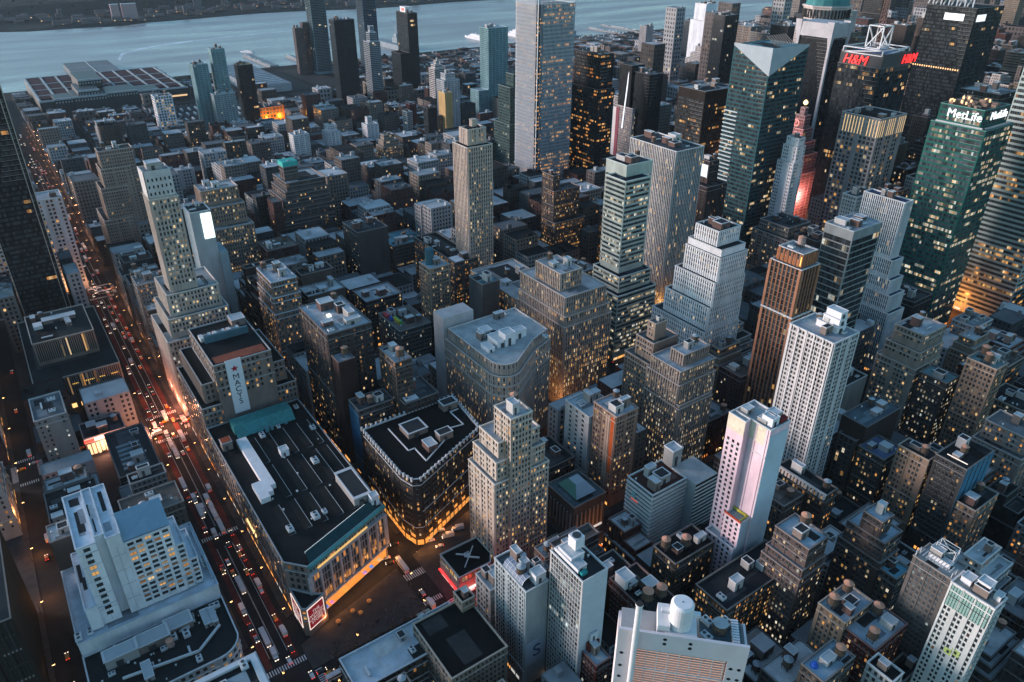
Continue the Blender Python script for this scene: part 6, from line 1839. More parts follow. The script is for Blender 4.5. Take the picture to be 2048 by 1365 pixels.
def zone(x, y, r):
    if 1100 < x and y < 1150 and r.random() < .24:
        return r.uniform(80, 190)
    if x > 2300:
        return r.choice((18, 25, 40, 60, 100, 130)) * r.uniform(.8, 1.2)
    if y < 225:
        return r.uniform(20, 46) if x < 420 else r.uniform(24, 60)
    if x > 690 and y < 1010:
        return r.choice((22, 30, 45, 70, 100, 130)) * r.uniform(.85, 1.15) if y < 760 else r.choice((14, 16, 20, 24, 40)) * r.uniform(.85, 1.2)
    if y < 485:
        return r.uniform(28, 56)
    if y < 755:
        return r.uniform(36, 76) if x < 520 else r.uniform(24, 60)
    if y < 1030:
        return r.choice((18, 26, 32, 42, 54, 64)) * r.uniform(.85, 1.15)
    if y < 1318:
        return r.choice((11, 14, 18, 24, 34, 50)) * r.uniform(.85, 1.15)
    if y < 1592:
        return r.choice((8, 10, 12, 15, 30)) * r.uniform(.85, 1.15)
    return r.choice((7, 9, 12)) * r.uniform(.9, 1.2)


KEEP = []          # image boxes of landmarks: (x0, x1, lowest y to keep free, distance)


def keep_clear(boxes, share):
    pts = []
    for x0, x1, y0, y1, z0, z1 in boxes:
        for x in (x0, x1):
            for y in (y0, y1):
                for z in (0, z1):
                    q = proj(x, y, z)
                    if q:
                        pts.append(q)
    if not pts:
        return
    ys = [q[1] for q in pts]
    top, bot = min(ys), max(ys)
    KEEP.append((min(q[0] for q in pts), max(q[0] for q in pts), top + (bot - top) * share, min(q[2] for q in pts)))


BLOCKED = [(94, 355, 1585, 1910), (55, 130, 215, 290), (280, 445, 1330, 1580), (505, 700, 1480, 1900), (-52, 62, 255, 300), (-200, -45, 300, 420), (120, 176, 240, 292), (1600, 1900, 1880, 1990)]


def fillers():
    r = random.Random(21)
    cand = []
    for k in range(32, 86):
        xa, xb = ST[k] + (15 if k in (34, 42) else 9), ST[k + 1] - (15 if k + 1 in (34, 42) else 9)
        xm = (xa + xb) / 2
        for a0, a1 in zip(AV, AV[1:]):
            if k >= 59 and a1 <= 770:
                continue
            for h0, h1 in ((xa, xm - .5), (xm + .5, xb)):
                y = a0 + 15
                while y < a1 - 20:
                    w = r.uniform(13, 30) if k < 47 else r.uniform(20, 45)
                    if y + w > a1 - 18:
                        w = a1 - 15 - y
                    d = r.uniform(.78, 1.0)
                    if h0 == xa:
                        q = [h0, h0 + (h1 - h0) * d, y, y + w - .4]
                    else:
                        q = [h1 - (h1 - h0) * d, h1, y, y + w - .4]
                    y += w
                    cand.append(q)
    out = []
    for q in cand:
        x0, x1, y0, y1 = q
        cx, cy = (x0 + x1) / 2, (y0 + y1) / 2
        if any(x0 < b[1] + .5 and x1 > b[0] - .5 and y0 < b[3] + .5 and y1 > b[2] - .5 for b in FOOT):
            # shrink beside a landmark if there is room
            ok = False
            for b in FOOT:
                if x0 < b[1] + .5 and x1 > b[0] - .5 and y0 < b[3] + .5 and y1 > b[2] - .5:
                    opts = []
                    if b[2] - .8 - y0 > 8:
                        opts.append((x0, x1, y0, b[2] - .8))
                    if y1 - b[3] - .8 > 8:
                        opts.append((x0, x1, b[3] + .8, y1))
                    if b[0] - .8 - x0 > 8:
                        opts.append((x0, b[0] - .8, y0, y1))
                    if x1 - b[1] - .8 > 8:
                        opts.append((b[1] + .8, x1, y0, y1))
                    if not opts:
                        ok = False
                        break
                    x0, x1, y0, y1 = max(opts, key=lambda o: (o[1] - o[0]) * (o[3] - o[2]))
                    ok = True
            if not ok or any(x0 < b[1] + .3 and x1 > b[0] - .3 and y0 < b[3] + .3 and y1 > b[2] - .3 for b in FOOT):
                continue
            cx, cy = (x0 + x1) / 2, (y0 + y1) / 2
        if any(x0 < b[1] and x1 > b[0] and y0 < b[3] and y1 > b[2] for b in BLOCKED):
            continue
        if x0 < 930:
            c0, c1 = bway(x0), bway(x1)
            lo, hi = min(c0, c1) - 16, max(c0, c1) + 16
            if y0 < hi and y1 > lo:
                if hi < y1 - 9:
                    y0 = hi
                elif lo > y0 + 9:
                    y1 = lo
                else:
                    continue
        h = zone(cx, cy, r)
        q = [proj(x, y, z) for x in (x0, x1) for y in (y0, y1) for z in (0, h)]
        if any(p is None for p in q):
            continue
        px0, px1 = min(p[0] for p in q), max(p[0] for p in q)
        py0, py1 = min(p[1] for p in q), max(p[1] for p in q)
        if px1 < -20 or px0 > 1044 or py1 < -5 or py0 > 700:
            continue
        dist = min(p[2] for p in q)
        if dist < 1400:
            for kx0, kx1, ky, kd in KEEP:
                if kd > dist + 5 and px0 < kx1 - 2 and px1 > kx0 + 2:
                    for _ in range(14):
                        t = min(proj(x, y, h)[1] for x in (x0, x1) for y in (y0, y1))
                        if t >= ky or h < 9:
                            break
                        h *= .87
        if h < 6:
            h = 6
        q = [proj(x, y, z) for x in (x0, x1) for y in (y0, y1) for z in (0, h)]
        area = (max(p[0] for p in q) - min(p[0] for p in q)) * (max(p[1] for p in q) - min(p[1] for p in q))
        out.append((area, x0, x1, y0, y1, h))
    out.sort(reverse=True)
    return out


SPLIT = (' with ', ' clad ', ' of ', ' by ', ' beside ', ' behind ', ' ringed ', ' in ', ', ', ' under ', ' stepping ', ' at ', ' below ', ' rising ', ' filling ', ' above ', ' sprinkled ', ' near ', ' cut ', ' striped ', ' facing ', ' split ', ' and ')


def short(label):
    s = label
    for w in SPLIT:
        s = s.split(w)[0]
    return ' '.join(s.split()[:6])


ORD = ['', 'second ', 'third ', 'fourth ', 'fifth ', 'sixth ', 'seventh ', 'eighth ', 'ninth ', 'tenth ', 'eleventh ', 'twelfth ']


def filler_buildings(n_obj):
    L = fillers()
    r = random.Random(9)
    names = {}
    for lab, x, y, n in LAND:
        names.setdefault(short(lab), []).append((x, y))
    marks = [(s, v[0][0], v[0][1]) for s, v in names.items() if len(v) == 1 and len(s.split()) >= 2 and -20 < v[0][0] < 1044 and v[0][1] > -30]
    recs = []
    for rank, (area, x0, x1, y0, y1, h) in enumerate(L[:n_obj]):
        cn, cc, _ = wpick(r, PAL)
        rn, rc, _ = wpick(r, ROOFS)
        j = r.uniform(.5, .95) if cn in ('tan', 'pale stone', 'white', 'grey') else r.uniform(.28, .7)
        cc = tuple(c * j for c in cc)
        p = proj((x0 + x1) / 2, (y0 + y1) / 2, h)
        s, mx, my = min(marks, key=lambda m: (m[1] - p[0]) ** 2 + (m[2] - p[1]) ** 2)
        dx, dy = p[0] - mx, p[1] - my
        rel = ('left of' if dx < 0 else 'right of') if abs(dx) > abs(dy) else ('behind' if dy < 0 else 'in front of')
        size = 'low' if h < 17 else ('mid-height' if h < 38 else 'tall')
        recs.append([x0, x1, y0, y1, h, cn, cc, rn, rc, size, rel, s, dx * dx + dy * dy])
    groups = {}
    for q in recs:
        groups.setdefault((q[9], q[5], q[10], q[11]), []).append(q)
    for g in groups.values():
        g.sort(key=lambda q: q[12])
        for i, q in enumerate(g):
            q.append(ORD[min(i, 11)])
    for q in recs:
        x0, x1, y0, y1, h, cn, cc, rn, rc, size, rel, s, _d, o = q
        kind = r.choice(('loft_building', 'office_building', 'apartment_building', 'brick_building' if 'brick' in cn or cn in ('plum', 'brown') else 'loft_building'))
        label = '%s%s %s block with a %s, %s the %s' % (o, size, cn, rn, rel, s)
        if len(label.replace('-', ' ').split()) > 16:
            label = '%s%s %s block, %s, %s the %s' % (o, size, cn, rn, rel, s)
        dist = math.hypot((x0 + x1) / 2, (y0 + y1) / 2)
        kd = r.random()
        lit = r.choice((.02, .05, .1, .2, .32)) if dist < 900 else r.choice((.01, .03, .07))
        warm = r.choice((.1, .18, .25, .4))
        if kd < .68:
            st = ('punch', r.uniform(2.0, 2.7), r.uniform(3.2, 3.7), r.uniform(.42, .52), r.uniform(.46, .54), lit, warm)
        elif kd < .84:
            st = ('pier', r.uniform(2.2, 3.0), 3.7, .55, .62, lit, warm)
        else:
            st = ('band', 1.8, 3.7, .9, .48, lit, warm)
        boxes = [[x0, x1, y0, y1, 0, h]]
        if h > 20 and r.random() < .72 and x1 - x0 > 14 and y1 - y0 > 14:
            a = r.uniform(1.2, 3)
            h2 = h * r.uniform(.62, .85)
            boxes = [[x0 + a, x1 - a * .5, y0 + a, y1 - a * .5, h2, h], [x0, x1, y0, y1, 0, h2]]
            if h > 30 and r.random() < .5:
                h3 = h2 + (h - h2) * r.uniform(.4, .7)
                boxes = [[x0 + a * 2, x1 - a * .8, y0 + a * 2, y1 - a * 1.2, h3, h], [x0 + a, x1 - a * .5, y0 + a, y1 - a * .5, h2, h3], [x0, x1, y0, y1, 0, h2]]
            if r.random() < .35:
                t = boxes[0]
                ym = t[2] + (t[3] - t[2]) * r.uniform(.35, .6)
                boxes = [[t[0], t[1], ym, t[3], t[4], h + r.uniform(5, 13)], [t[0], t[1], t[2], ym - .02, t[4], h]] + boxes[1:]
        opts = {'dense': 1.7 if dist < 700 else .8, 'shop': .5 if dist < 700 else .15}
        if r.random() < .35:
            opts['plant'] = 'big'
        if r.random() < .3:
            opts['facefn'] = lambda a, b, z0, z1, s: None if abs(a[1] - b[1]) < .01 else s
        building(kind, label, 'building', st, cc, rc, boxes, opts, seed=int(x0 * 7 + y0))
    # the rest: one mass of far blocks
    w, rf, g = {}, {}, MB()
    for area, x0, x1, y0, y1, h in L[n_obj:]:
        c, q = r.randrange(6), r.randrange(4)
        b = w.setdefault(c, MB())
        b.prism(rectpoly(x0, x1, y0, y1), 0, h)
        t = rf.setdefault(q, MB())
        t.face([(x0, y0, h - .5), (x1, y0, h - .5), (x1, y1, h - .5), (x0, y1, h - .5)])
        for _ in range(r.randint(0, 3)):
            sx, sy = r.uniform(2, 5), r.uniform(2, 5)
            if x1 - x0 > sx + 2 and y1 - y0 > sy + 2:
                px, py = r.uniform(x0, x1 - sx), r.uniform(y0, y1 - sy)
                t.box(px, px + sx, py, py + sy, h - .5, h + r.uniform(1.5, 4))
        win = []
        d = math.hypot(x0, y0)
        s = 1 if d < 1500 else 2
        st = ('punch', 3.4 * s, 4.0 * s, .5, .55, r.choice((.01, .02, .05, .08)), .25)
        for a, e in (((x0, y1), (x0, y0)), ((x0, y0), (x1, y0))):
            facade(b, win, a, e, 0, h, st, r, False)
        for (px, py, ux, uy, nx, ny, z, ww, hh, A) in win:
            X, Y = px + nx * .08, py + ny * .08
            g.face([(X, Y, z), (X + ux * ww, Y + uy * ww, z), (X + ux * ww, Y + uy * ww, z + hh), (X, Y, z + hh)], 0, A)
    V, mats = MB(), []
    cs = [(.08, .068, .06), (.12, .10, .095), (.2, .17, .15), (.09, .045, .04), (.32, .32, .33), (.06, .065, .07)]
    rs = [(.3, .33, .35), (.12, .13, .14), (.02, .022, .024), (.46, .48, .5)]
    for c, b in w.items():
        V.m += [len(mats)] * len(b.f)
        n = len(V.v)
        V.v += b.v
        V.f += [tuple(i + n for i in f) for f in b.f]
        V.a += b.a
        mats.append(surf('far_wall', cs[c], .85, .25, .05))
    for c, b in rf.items():
        V.m += [len(mats)] * len(b.f)
        n = len(V.v)
        V.v += b.v
        V.f += [tuple(i + n for i in f) for f in b.f]
        V.a += b.a
        mats.append(surf('far_roof', rs[c], .8, .3, .05))
    V.m += [len(mats)] * len(g.f)
    n = len(V.v)
    V.v += g.v
    V.f += [tuple(i + n for i in f) for f in g.f]
    V.a += g.a
    mats.append(GLASS)
    o = V.obj('distant_blocks', mats, lit=True)
    tag(o, 'far mass of small city blocks reaching to the river and uptown', kind='stuff')
    print('fillers', len(L), 'objects', min(n_obj, len(L)), 'faces in mass', len(V.f))
# ------------------------------------------------------------------ single things beyond the ordinary blocks
def crown_building():
    """rotated white tower top close below the camera, with louvres, a round tank and a pole"""
    root = thing('office_tower', 'near white tower top with louvred sloping front, round white tank and pole', 'tower', (112, 84, 0))
    t = Vector((.707, -.707, 0))
    n = Vector((.707, .707, 0))
    O = Vector((98.5, 91.5, 0))
    zt = 160.0
    W = 33.0

    def L(u, v, z):
        p = O + t * u + n * v
        return (p.x, p.y, z)

    def lbox(b, u0, u1, v0, v1, z0, z1, m=0):
        P = [L(u0, v0, z0), L(u1, v0, z0), L(u1, v1, z0), L(u0, v1, z0), L(u0, v0, z1), L(u1, v0, z1), L(u1, v1, z1), L(u0, v1, z1)]
        for q in ((0, 1, 5, 4), (1, 2, 6, 5), (2, 3, 7, 6), (3, 0, 4, 7), (4, 5, 6, 7)):
            b.face([P[i] for i in q], m)
    white = surf('white_panel', (.72, .66, .68), .6, .08, .2)
    dark = surf('dark_void', (.05, .045, .045), .8)
    b = MB()
    # frame of the front: top band, side bands, recessed dark back
    lbox(b, 0, W, 0, .8, zt - 6.5, zt)
    lbox(b, 0, 4.2, 0, .8, 60, zt - 6.5)
    lbox(b, W - 4.6, W, 0, .8, 60, zt - 6.5)
    lbox(b, 0, .6, .8, 12, 60, zt - 7)
    lbox(b, W - .6, W, .8, 9.7, 60, zt - 2.6)
    b.obj('white_frame', white, root)
    b = MB()
    lbox(b, .6, W - .6, 2.2, 9.8, 0, zt - 3)
    lbox(b, 0, W, .0, 13, 0, 60)
    b.obj('tower_body', surf('pale_body', (.42, .4, .4), .8, .15), root)
    b = MB()
    z = 96.0
    while z < zt - 7:
        lbox(b, 4.2, W - 4.6, .9, 1.3, z, z + .24)
        z += .95
    b.obj('louvre', surf('louvre_white', (.6, .52, .5), .6, .1), root)
    b = MB()
    for i in range(9):
        u = 5 + i * (W - 10.4) / 8
        lbox(b, u, u + .16, .5, .9, 96, zt - 6.5)
    for k in range(7):
        lbox(b, 4.2, W - 4.6, .5, .85, 100 + k * 9, 100.25 + k * 9)
    b.obj('louvre_frame', WHITE_PAINT, root)
    b = MB()
    lbox(b, 4.2, W - 4.6, 1.9, 2.15, 90, zt - 8)
    b.obj('louvre_glow', glow('louvre_light', (1.0, .58, .42), .62), root)
    b = MB()
    for u, z in ((1.4, zt - 9), (1.4, zt - 14), (1.4, zt - 18.5), (1.4, zt - 23), (1.4, zt - 28), (W - 3.5, zt - 9), (W - 1.4, zt - 9), (W - 3.5, zt - 13), (W - 1.4, zt - 13),
                 (12, zt - 1.6), (12, zt - 3.3), (18.5, zt - 1.9), (18.5, zt - 3.6)):
        c = Vector(L(u, -.04, z))
        q = []
        for i in range(12):
            a = 2 * math.pi * i / 12
            q.append(tuple(c + t * (math.cos(a) * .52) + Vector((0, 0, math.sin(a) * .52))))
        b.face(q)
    b.obj('porthole', surf('porthole_dark', (.02, .02, .025), .4), root)
    b = MB()
    p0, p1 = L(4.4, -1.2, 60), L(4.4, -1.2, zt + 11)
    b.cyl(p0[0], p0[1], 60, zt + 11, .8, .8, 14)
    b.cyl(p0[0], p0[1], zt + 11, zt + 11.5, 1.0, 1.0, 14, 0, 1)
    b.obj('white_pole', [WHITE_PAINT, dark], root)
    b = MB()
    c = L(15.6, 4.6, 0)
    b.cyl(c[0], c[1], zt - 1.5, zt + 7.2, 3.0, 3.0, 28)
    b.cyl(c[0], c[1], zt + 7.2, zt + 7.9, 3.0, 2.4, 28)
    b.obj('round_tank', WHITE_PAINT, root)
    b = MB()
    b.cyl(c[0], c[1], zt + 7.9, zt + 8.0, .2, .2, 8)
    b.obj('tank_hatch', dark, root)
    b = MB()
    lbox(b, 10.5, 20.5, 4, 5.4, zt + 3.4, zt + 4.3)
    lbox(b, 9.8, 13, 1.5, 9, zt - 1.5, zt + 1.6)
    lbox(b, 12, 20, 1, 8, zt - 1.5, zt - .4)
    b.obj('tank_bracket', WHITE_PAINT, root)
    b = MB()
    lbox(b, 21, W - 1.2, 1.6, 9.6, zt - 3, zt - 2.4)
    b.obj('roof', surf('plant_deck', (.10, .14, .16), .8, .3), root)
    b = MB()
    for i in range(9):
        lbox(b, 29, 30.8, 1.6 + i * .85, 2.1 + i * .85, zt - 2.4, zt - .6)
    b.obj('vent_rack', WHITE_PAINT, root)
    q = L(26, 5.5, 0)
    w = place(TANK[1], 'water_tank', root, (q[0], q[1], zt - 3.5), (.95, .95, .8))
    for u, v in ((22.5, 3), (23, 8), (28, 8.6)):
        q = L(u, v, 0)
        place(FAN, 'air_unit', root, (q[0], q[1], zt - 2.4), (.7, .7, .8))
    FOOT.append((95, 135, 60, 110))


def convention_hall():
    root = thing('convention_hall', 'long low convention hall with dark glass terraces and maroon roof panels', 'convention hall', (222, 1740, 0))
    glass = surf('hall_glass', (.014, .026, .03), .5, .3, .05)
    trim = surf('hall_trim', (.34, .38, .4), .6, .2)
    maroon = surf('hall_roof', (.06, .024, .03), .8, .3, .05)
    b = MB()
    b.box(94, 355, 1632, 1905, 0, 22)
    b.obj('hall_body', glass, root)
    b = MB()
    for i in range(9):
        x = 100 + i * 28
        b.box(x, x + 20, 1660, 1900, 22.2, 24)
    b.obj('roof', maroon, root)
    b = MB()
    for x in [96 + i * 28 for i in range(10)]:
        b.box(x - 1.6, x + 1.6, 1640, 1904, 22, 25)
    for y in (1634, 1690, 1750, 1815, 1900):
        b.box(94, 355, y, y + 3, 22, 24.8)
    b.obj('roof_trim', trim, root)
    for x0, x1, y0, y1, z in ((150, 205, 1625, 1700, 28), (160, 196, 1635, 1720, 36), (170, 212, 1690, 1790, 46), (205, 260, 1625, 1690, 30), (118, 150, 1628, 1680, 27), (260, 300, 1628, 1676, 27)):
        b = MB()
        b.box(x0, x1, y0, y1, 0, z)
        b.obj('glass_terrace', glass, root)
        b = MB()
        b.box(x0 - .6, x1 + .6, y0 - .6, y0 + 3, z - 2.6, z + .4)
        for i in range(int((x1 - x0) / 5)):
            b.box(x0 + 2 + i * 5, x0 + 4 + i * 5, y0 - .8, y0 - .6, z - 8, z - 5)
        b.obj('terrace_rim', trim, root)
    b = MB()
    b.box(100, 150, 1631.4, 1631.9, 2, 6)
    b.box(230, 290, 1631.4, 1631.9, 3, 5)
    b.box(320, 350, 1631.4, 1631.9, 8, 11)
    b.obj('entrance_light', glow('hall_light', (1, .6, .3), .9), root)
    FOOT.append((90, 360, 1600, 1910))
    p = thing('pier', 'grey flat-roofed river pier with a white shed behind the convention hall', 'pier', (215, 2040, 0))
    box_part(p, 'pier_deck', surf('pier_roof', (.17, .2, .21), .8, .2, .02), (195, 292, 1985, 2150, -2, 12))
    box_part(p, 'pier_shed', surf('pier_shed', (.5, .52, .54), .7, .1), (205, 300, 1930, 1984, -2, 9))
    box_part(p, 'roof_seam', PALE_METAL, (243, 244, 1986, 2149, 12, 12.6), (195, 292, 2060, 2061, 12, 12.5))


def waterfront():
    pm = surf('pier_concrete', (.26, .28, .29), .8, .25, .03)
    for lab, x0, x1, y0, y1, z in (('long narrow river pier lined with parked vehicles beside the brown twin-slab tower', 610, 632, 1900, 2110, 3), ('pale ferry pier reaching into the river past the brown twin-slab tower', 700, 716, 1900, 2040, 3),
                                   ('thin dark finger pier near the rounded spire tower', 1740, 1752, 1900, 2050, 3), ('second thin finger pier, beyond the first near the rounded spire tower', 1830, 1842, 1900, 2090, 3), ('broad pier carrying a ferry shed', 1560, 1590, 1900, 1990, 4)):
        p = thing('pier', lab, 'pier', ((x0 + x1) / 2, y0, 0))
        box_part(p, 'pier_deck', pm, (x0, x1, y0, y1, -2, z))
        b = MB()
        r = random.Random(int(x0))
        y = y0 + 4
        while y < y1 - 6:
            if r.random() < .7:
                b.box(x0 + 2, x0 + 5, y, y + 3.5, z, z + 1.6)
            y += 6
        b.obj('kerb_block', PALE_METAL, p)
    # bus depot: long arched white roof
    d = thing('bus_depot', 'long pale depot with ribbed side walls and rows of roof vents by the river', 'depot', (520, 1700, 0))
    b = MB()
    b.box(470, 555, 1604, 1890, 0, 16)
    b.obj('depot_wall', surf('depot_wall', (.4, .42, .44), .8, .2, .05), d)
    b = MB()
    for i in range(28):
        y = 1608 + i * 10
        b.box(468.8, 470, y, y + 4, 0, 15)
        if i % 2:
            b.box(480, 545, y, y + 2.2, 16.1, 17.4)
    b.obj('roof_vent', surf('depot_vent', (.5, .55, .58), .7, .1), d)
    b = MB()
    b.box(470.5, 554.5, 1604.5, 1889.5, 16, 16.3)
    b.obj('roof', surf('depot_roof', (.2, .24, .27), .8, .3, .03), d)
    FOOT.append((466, 560, 1600, 1895))
    # rail yard and approach road
    b = MB()
    r = random.Random(4)
    for i in range(16):
        x = 286 + i * 9.5
        b.face([(x, 1390, -.2), (x + 1.2, 1390, -.2), (x + 1.2, 1590, -.2), (x, 1590, -.2)])
    tag(b.obj('road_marking', surf('rail_steel', (.3, .3, .32), .6, .2)), kind='structure')
    colr = [surf('parked_paint', c, .4, .1) for c in ((.5, .52, .55), (.12, .13, .14), (.3, .06, .05))]
    src = None
    for i in range(34):
        b = MB() if src is None else None
        if src is None:
            b.box(-1.3, 1.3, -9, 9, .5, 3.4)
            b.box(-1.1, 1.1, -8.6, 8.6, 3.4, 3.8)
            b.box(-1.2, 1.2, -8, -5, 0, .5)
            b.box(-1.2, 1.2, 5, 8, 0, .5)
            src = b.mesh('coach', [colr[0]])
        o = bpy.data.objects.new('parked_coach', src)
        COL.objects.link(o)
        o.location = (300 + (i % 9) * 13.5 + r.uniform(-1, 1), 1404 + (i // 9) * 44 + r.uniform(-3, 3), -.2)
        tag(o, 'pale coach standing in the yard behind the orange warehouse', 'coach', 'coaches parked in the yard')
    # ships
    sh = thing('warship', 'grey museum ship with masts moored by the black slab tower', 'ship', (1010, 2010, -2))
    hull = surf('ship_grey', (.25, .3, .33), .6, .2)
    b = MB()
    pts = [(-12, -130), (12, -130), (16, 60), (0, 135), (-16, 60)]
    b.prism([(1010 + x, 2030 + y) for x, y in pts], -2, 12, 0, True)
    b.obj('hull', hull, sh)
    b = MB()
    b.box(1012, 1022, 2010, 2040, 12, 26)
    b.box(1014, 1020, 2016, 2032, 26, 36)
    b.obj('bridge_tower', hull, sh)
    steel(sh, 'mast', [((1017, 2024, 36), (1017, 2024, 58)), ((1010, 2024, 50), (1024, 2024, 50)), ((1013, 2018, 36), (1013, 2018, 48))], PALE_METAL, .6)
    for lab, x, y, s, rz in (('white cruise ship at the far pier right of the teal gridded tower', 1300, 2060, .75, 0.0), ('white cruise ship moored by the tall slim pale tower', 1440, 2010, 1.3, 0.0), ('small white ferry at the pier left of the brown twin-slab tower', 640, 2170, .32, .5), ('small white ferry under way on the river near the telescoping tower', 930, 2300, .4, 1.2)):
        q = thing('ship', lab, 'ship', (x, y, -2))
        q.rotation_euler = (0, 0, rz)
        b = MB()
        P = [(-10 * s, -70 * s), (10 * s, -70 * s), (11 * s, 40 * s), (0, 75 * s), (-11 * s, 40 * s)]
        b.prism(P, 0, 7 * s, 0, True)
        h = bpy.data.objects.new('hull', b.mesh('hull', [WHITE_PAINT]))
        COL.objects.link(h)
        h.parent = q
        b = MB()
        for i in range(3):
            b.box(-8 * s + i * s, 8 * s - i * s, (-62 + i * 8) * s, (38 - i * 10) * s, (7 + i * 4) * s, (11 + i * 4) * s)
        b.cyl(0, -10 * s, 19 * s, 26 * s, 3 * s, 2.4 * s, 10)
        h = bpy.data.objects.new('deck_house', b.mesh('deck_house', [WHITE_PAINT]))
        COL.objects.link(h)
        h.parent = q
    sd = thing('ferry_terminal', 'white round-roofed terminal shed on the broad river pier', 'terminal', (1575, 1960, 4))
    b = MB()
    n = 10
    for i in range(n):
        a0, a1 = math.pi * i / n, math.pi * (i + 1) / n
        b.face([(1575 + 13 * math.cos(a0), 1925, 4 + 14 * math.sin(a0)), (1575 + 13 * math.cos(a1), 1925, 4 + 14 * math.sin(a1)), (1575 + 13 * math.cos(a1), 1988, 4 + 14 * math.sin(a1)), (1575 + 13 * math.cos(a0), 1988, 4 + 14 * math.sin(a0))])
    b.obj('arched_roof', WHITE_PAINT, sd)
    box_part(sd, 'end_wall', surf('terminal_wall', (.3, .32, .34), .7), (1562, 1588, 1925.5, 1926, 4, 16))
    # bare park trees along the river, one mass
    r = random.Random(8)
    b = MB()
    for _ in range(1500):
        x, y = r.uniform(1560, 1820), r.uniform(1780, 1880)
        z = r.uniform(2, 11)
        s = r.uniform(1.2, 3)
        v = [Vector((r.uniform(-1, 1), r.uniform(-1, 1), r.uniform(-1, 1))) * s for _k in range(3)]
        b.face([(x + w.x, y + w.y, z + w.z) for w in v])
    tag(b.obj('riverside_wood', surf('bare_foliage', (.05, .05, .05), .9, .3)), 'dark belt of bare riverside trees in the park by the piers', kind='stuff')
    # far shore houses and woods
    b, g = MB(), MB()
    for _ in range(330):
        x = r.uniform(-300, 3200)
        base = 2960 + 60 * math.sin(x / 420.0) + 25 * math.sin(x / 130.0) + max(0, (x - 500)) * .10 - (54 if 120 < x < 560 else 0)
        y = base + r.uniform(45, 280)
        w, d, h = r.uniform(12, 40), r.uniform(10, 20), r.uniform(6, 16) if r.random() < .93 else r.uniform(25, 45)
        z = 3 + (y - base) * .03
        b.box(x, x + w, y, y + d, z, z + h)
        if r.random() < .5:
            lx = x + r.uniform(0, w)
            g.face([(lx, y - .5, z + 1), (lx + 3, y - .5, z + 1), (lx + 3, y - .5, z + 4), (lx, y - .5, z + 4)], 0, (r.uniform(.6, 2.2), r.uniform(.2, .7), 0))
    n = len(b.v)
    b.v += g.v
    b.m = [0] * len(b.f) + [1] * len(g.f)
    b.f += [tuple(i + n for i in f) for f in g.f]
    b.a += g.a
    tag(b.obj('far_town', [surf('far_town_wall', (.1, .1, .11), .8, .3, .02), GLASS], lit=True), 'string of small houses and lights along the opposite river bank', kind='stuff')
    b = MB()
    for _ in range(9000):
        x = r.uniform(-600, 3600)
        base = 2960 + 60 * math.sin(x / 420.0) + 25 * math.sin(x / 130.0) + max(0, (x - 500)) * .10
        dy = r.uniform(260, 1000)
        z = (12 + (dy - 300) * .4 if dy < 420 else 60 + (dy - 420) * .17 if dy < 620 else 97) * (.75 + .25 * math.sin(x / 500.0 + dy)) + r.uniform(0, 12)
        s = r.uniform(5, 12)
        v = [Vector((r.uniform(-1, 1), r.uniform(-.6, .6), r.uniform(-.6, 1))) * s for _k in range(3)]
        b.face([(x + w.x, base + dy + w.y, z + w.z) for w in v])
    tag(b.obj('far_wood', surf('far_wood', (.014, .026, .026), .9, .5, .02)), 'dark woods on the ridge across the river', kind='stuff')
    for lab, x, w in (('left one of two pale blocks on the opposite bank', 470, 26), ('right, wider one of two pale blocks on the opposite bank', 505, 48)):
        t = thing('apartment_building', lab, 'apartment building', (x, 3090, 4))
        box_part(t, 'wall', surf('pink_block', (.34, .24, .25), .8, .1), (x, x + w, 3090, 3104, 4, 52))
        box_part(t, 'roof', PALE_METAL, (x - .5, x + w + .5, 3089.5, 3104.5, 52, 53.2))


# ------------------------------------------------------------------ street life
SEEN = {'dg': None}


def visible(x, y, z):
    q = proj(x, y, z)
    if q is None or not (-6 < q[0] < 1030 and -6 < q[1] < 690):
        return False
    d = Vector((x, y, z)) - CAM
    L = d.length
    ok, loc, *_ = SC.ray_cast(SEEN['dg'], CAM, d.normalized(), distance=L - 1.2)
    return not ok


def vehicle_mesh(kind):
    b = MB()
    if kind == 'car':
        prof = [(-2.2, .35), (2.25, .35), (2.3, .8), (1.3, .95), (.6, 1.45), (-1.2, 1.47), (-1.9, 1.0), (-2.25, .9)]
        w = .88
        k = len(prof)
        b.face([(w, y, z) for y, z in prof])
        b.face([(-w, y, z) for y, z in reversed(prof)])
        for i in range(k):
            (y0, z0), (y1, z1) = prof[i], prof[(i + 1) % k]
            b.face([(-w, y0, z0), (-w, y1, z1), (w, y1, z1), (w, y0, z0)][::-1])
        for sx in (-1, 1):
            for y in (-1.35, 1.4):
                b.box(sx * .9 - .1, sx * .9 + .1, y - .33, y + .33, 0, .66, 1)
    elif kind == 'bus':
        b.box(-1.28, 1.28, -6, 6, .4, 3.1)
        b.box(-.7, .7, -4.5, -2, 3.1, 3.4)
        b.box(-.7, .7, 1, 3, 3.1, 3.35)
        for sx in (-1, 1):
            for y in (-3.6, 3.9):
                b.box(sx * 1.2 - .12, sx * 1.2 + .12, y - .5, y + .5, 0, 1, 1)
    else:
        b.box(-1.2, 1.2, -3.6, 1.4, .8, 3.4)
        b.box(-1.1, 1.1, 1.6, 3.4, .5, 2.3)
        b.box(-1.0, 1.0, -3.4, 3.2, .5, .8, 1)
        for sx in (-1, 1):
            for y in (-2.4, 2.3):
                b.box(sx * 1.1 - .14, sx * 1.1 + .14, y - .45, y + .45, 0, .9, 1)
    return b


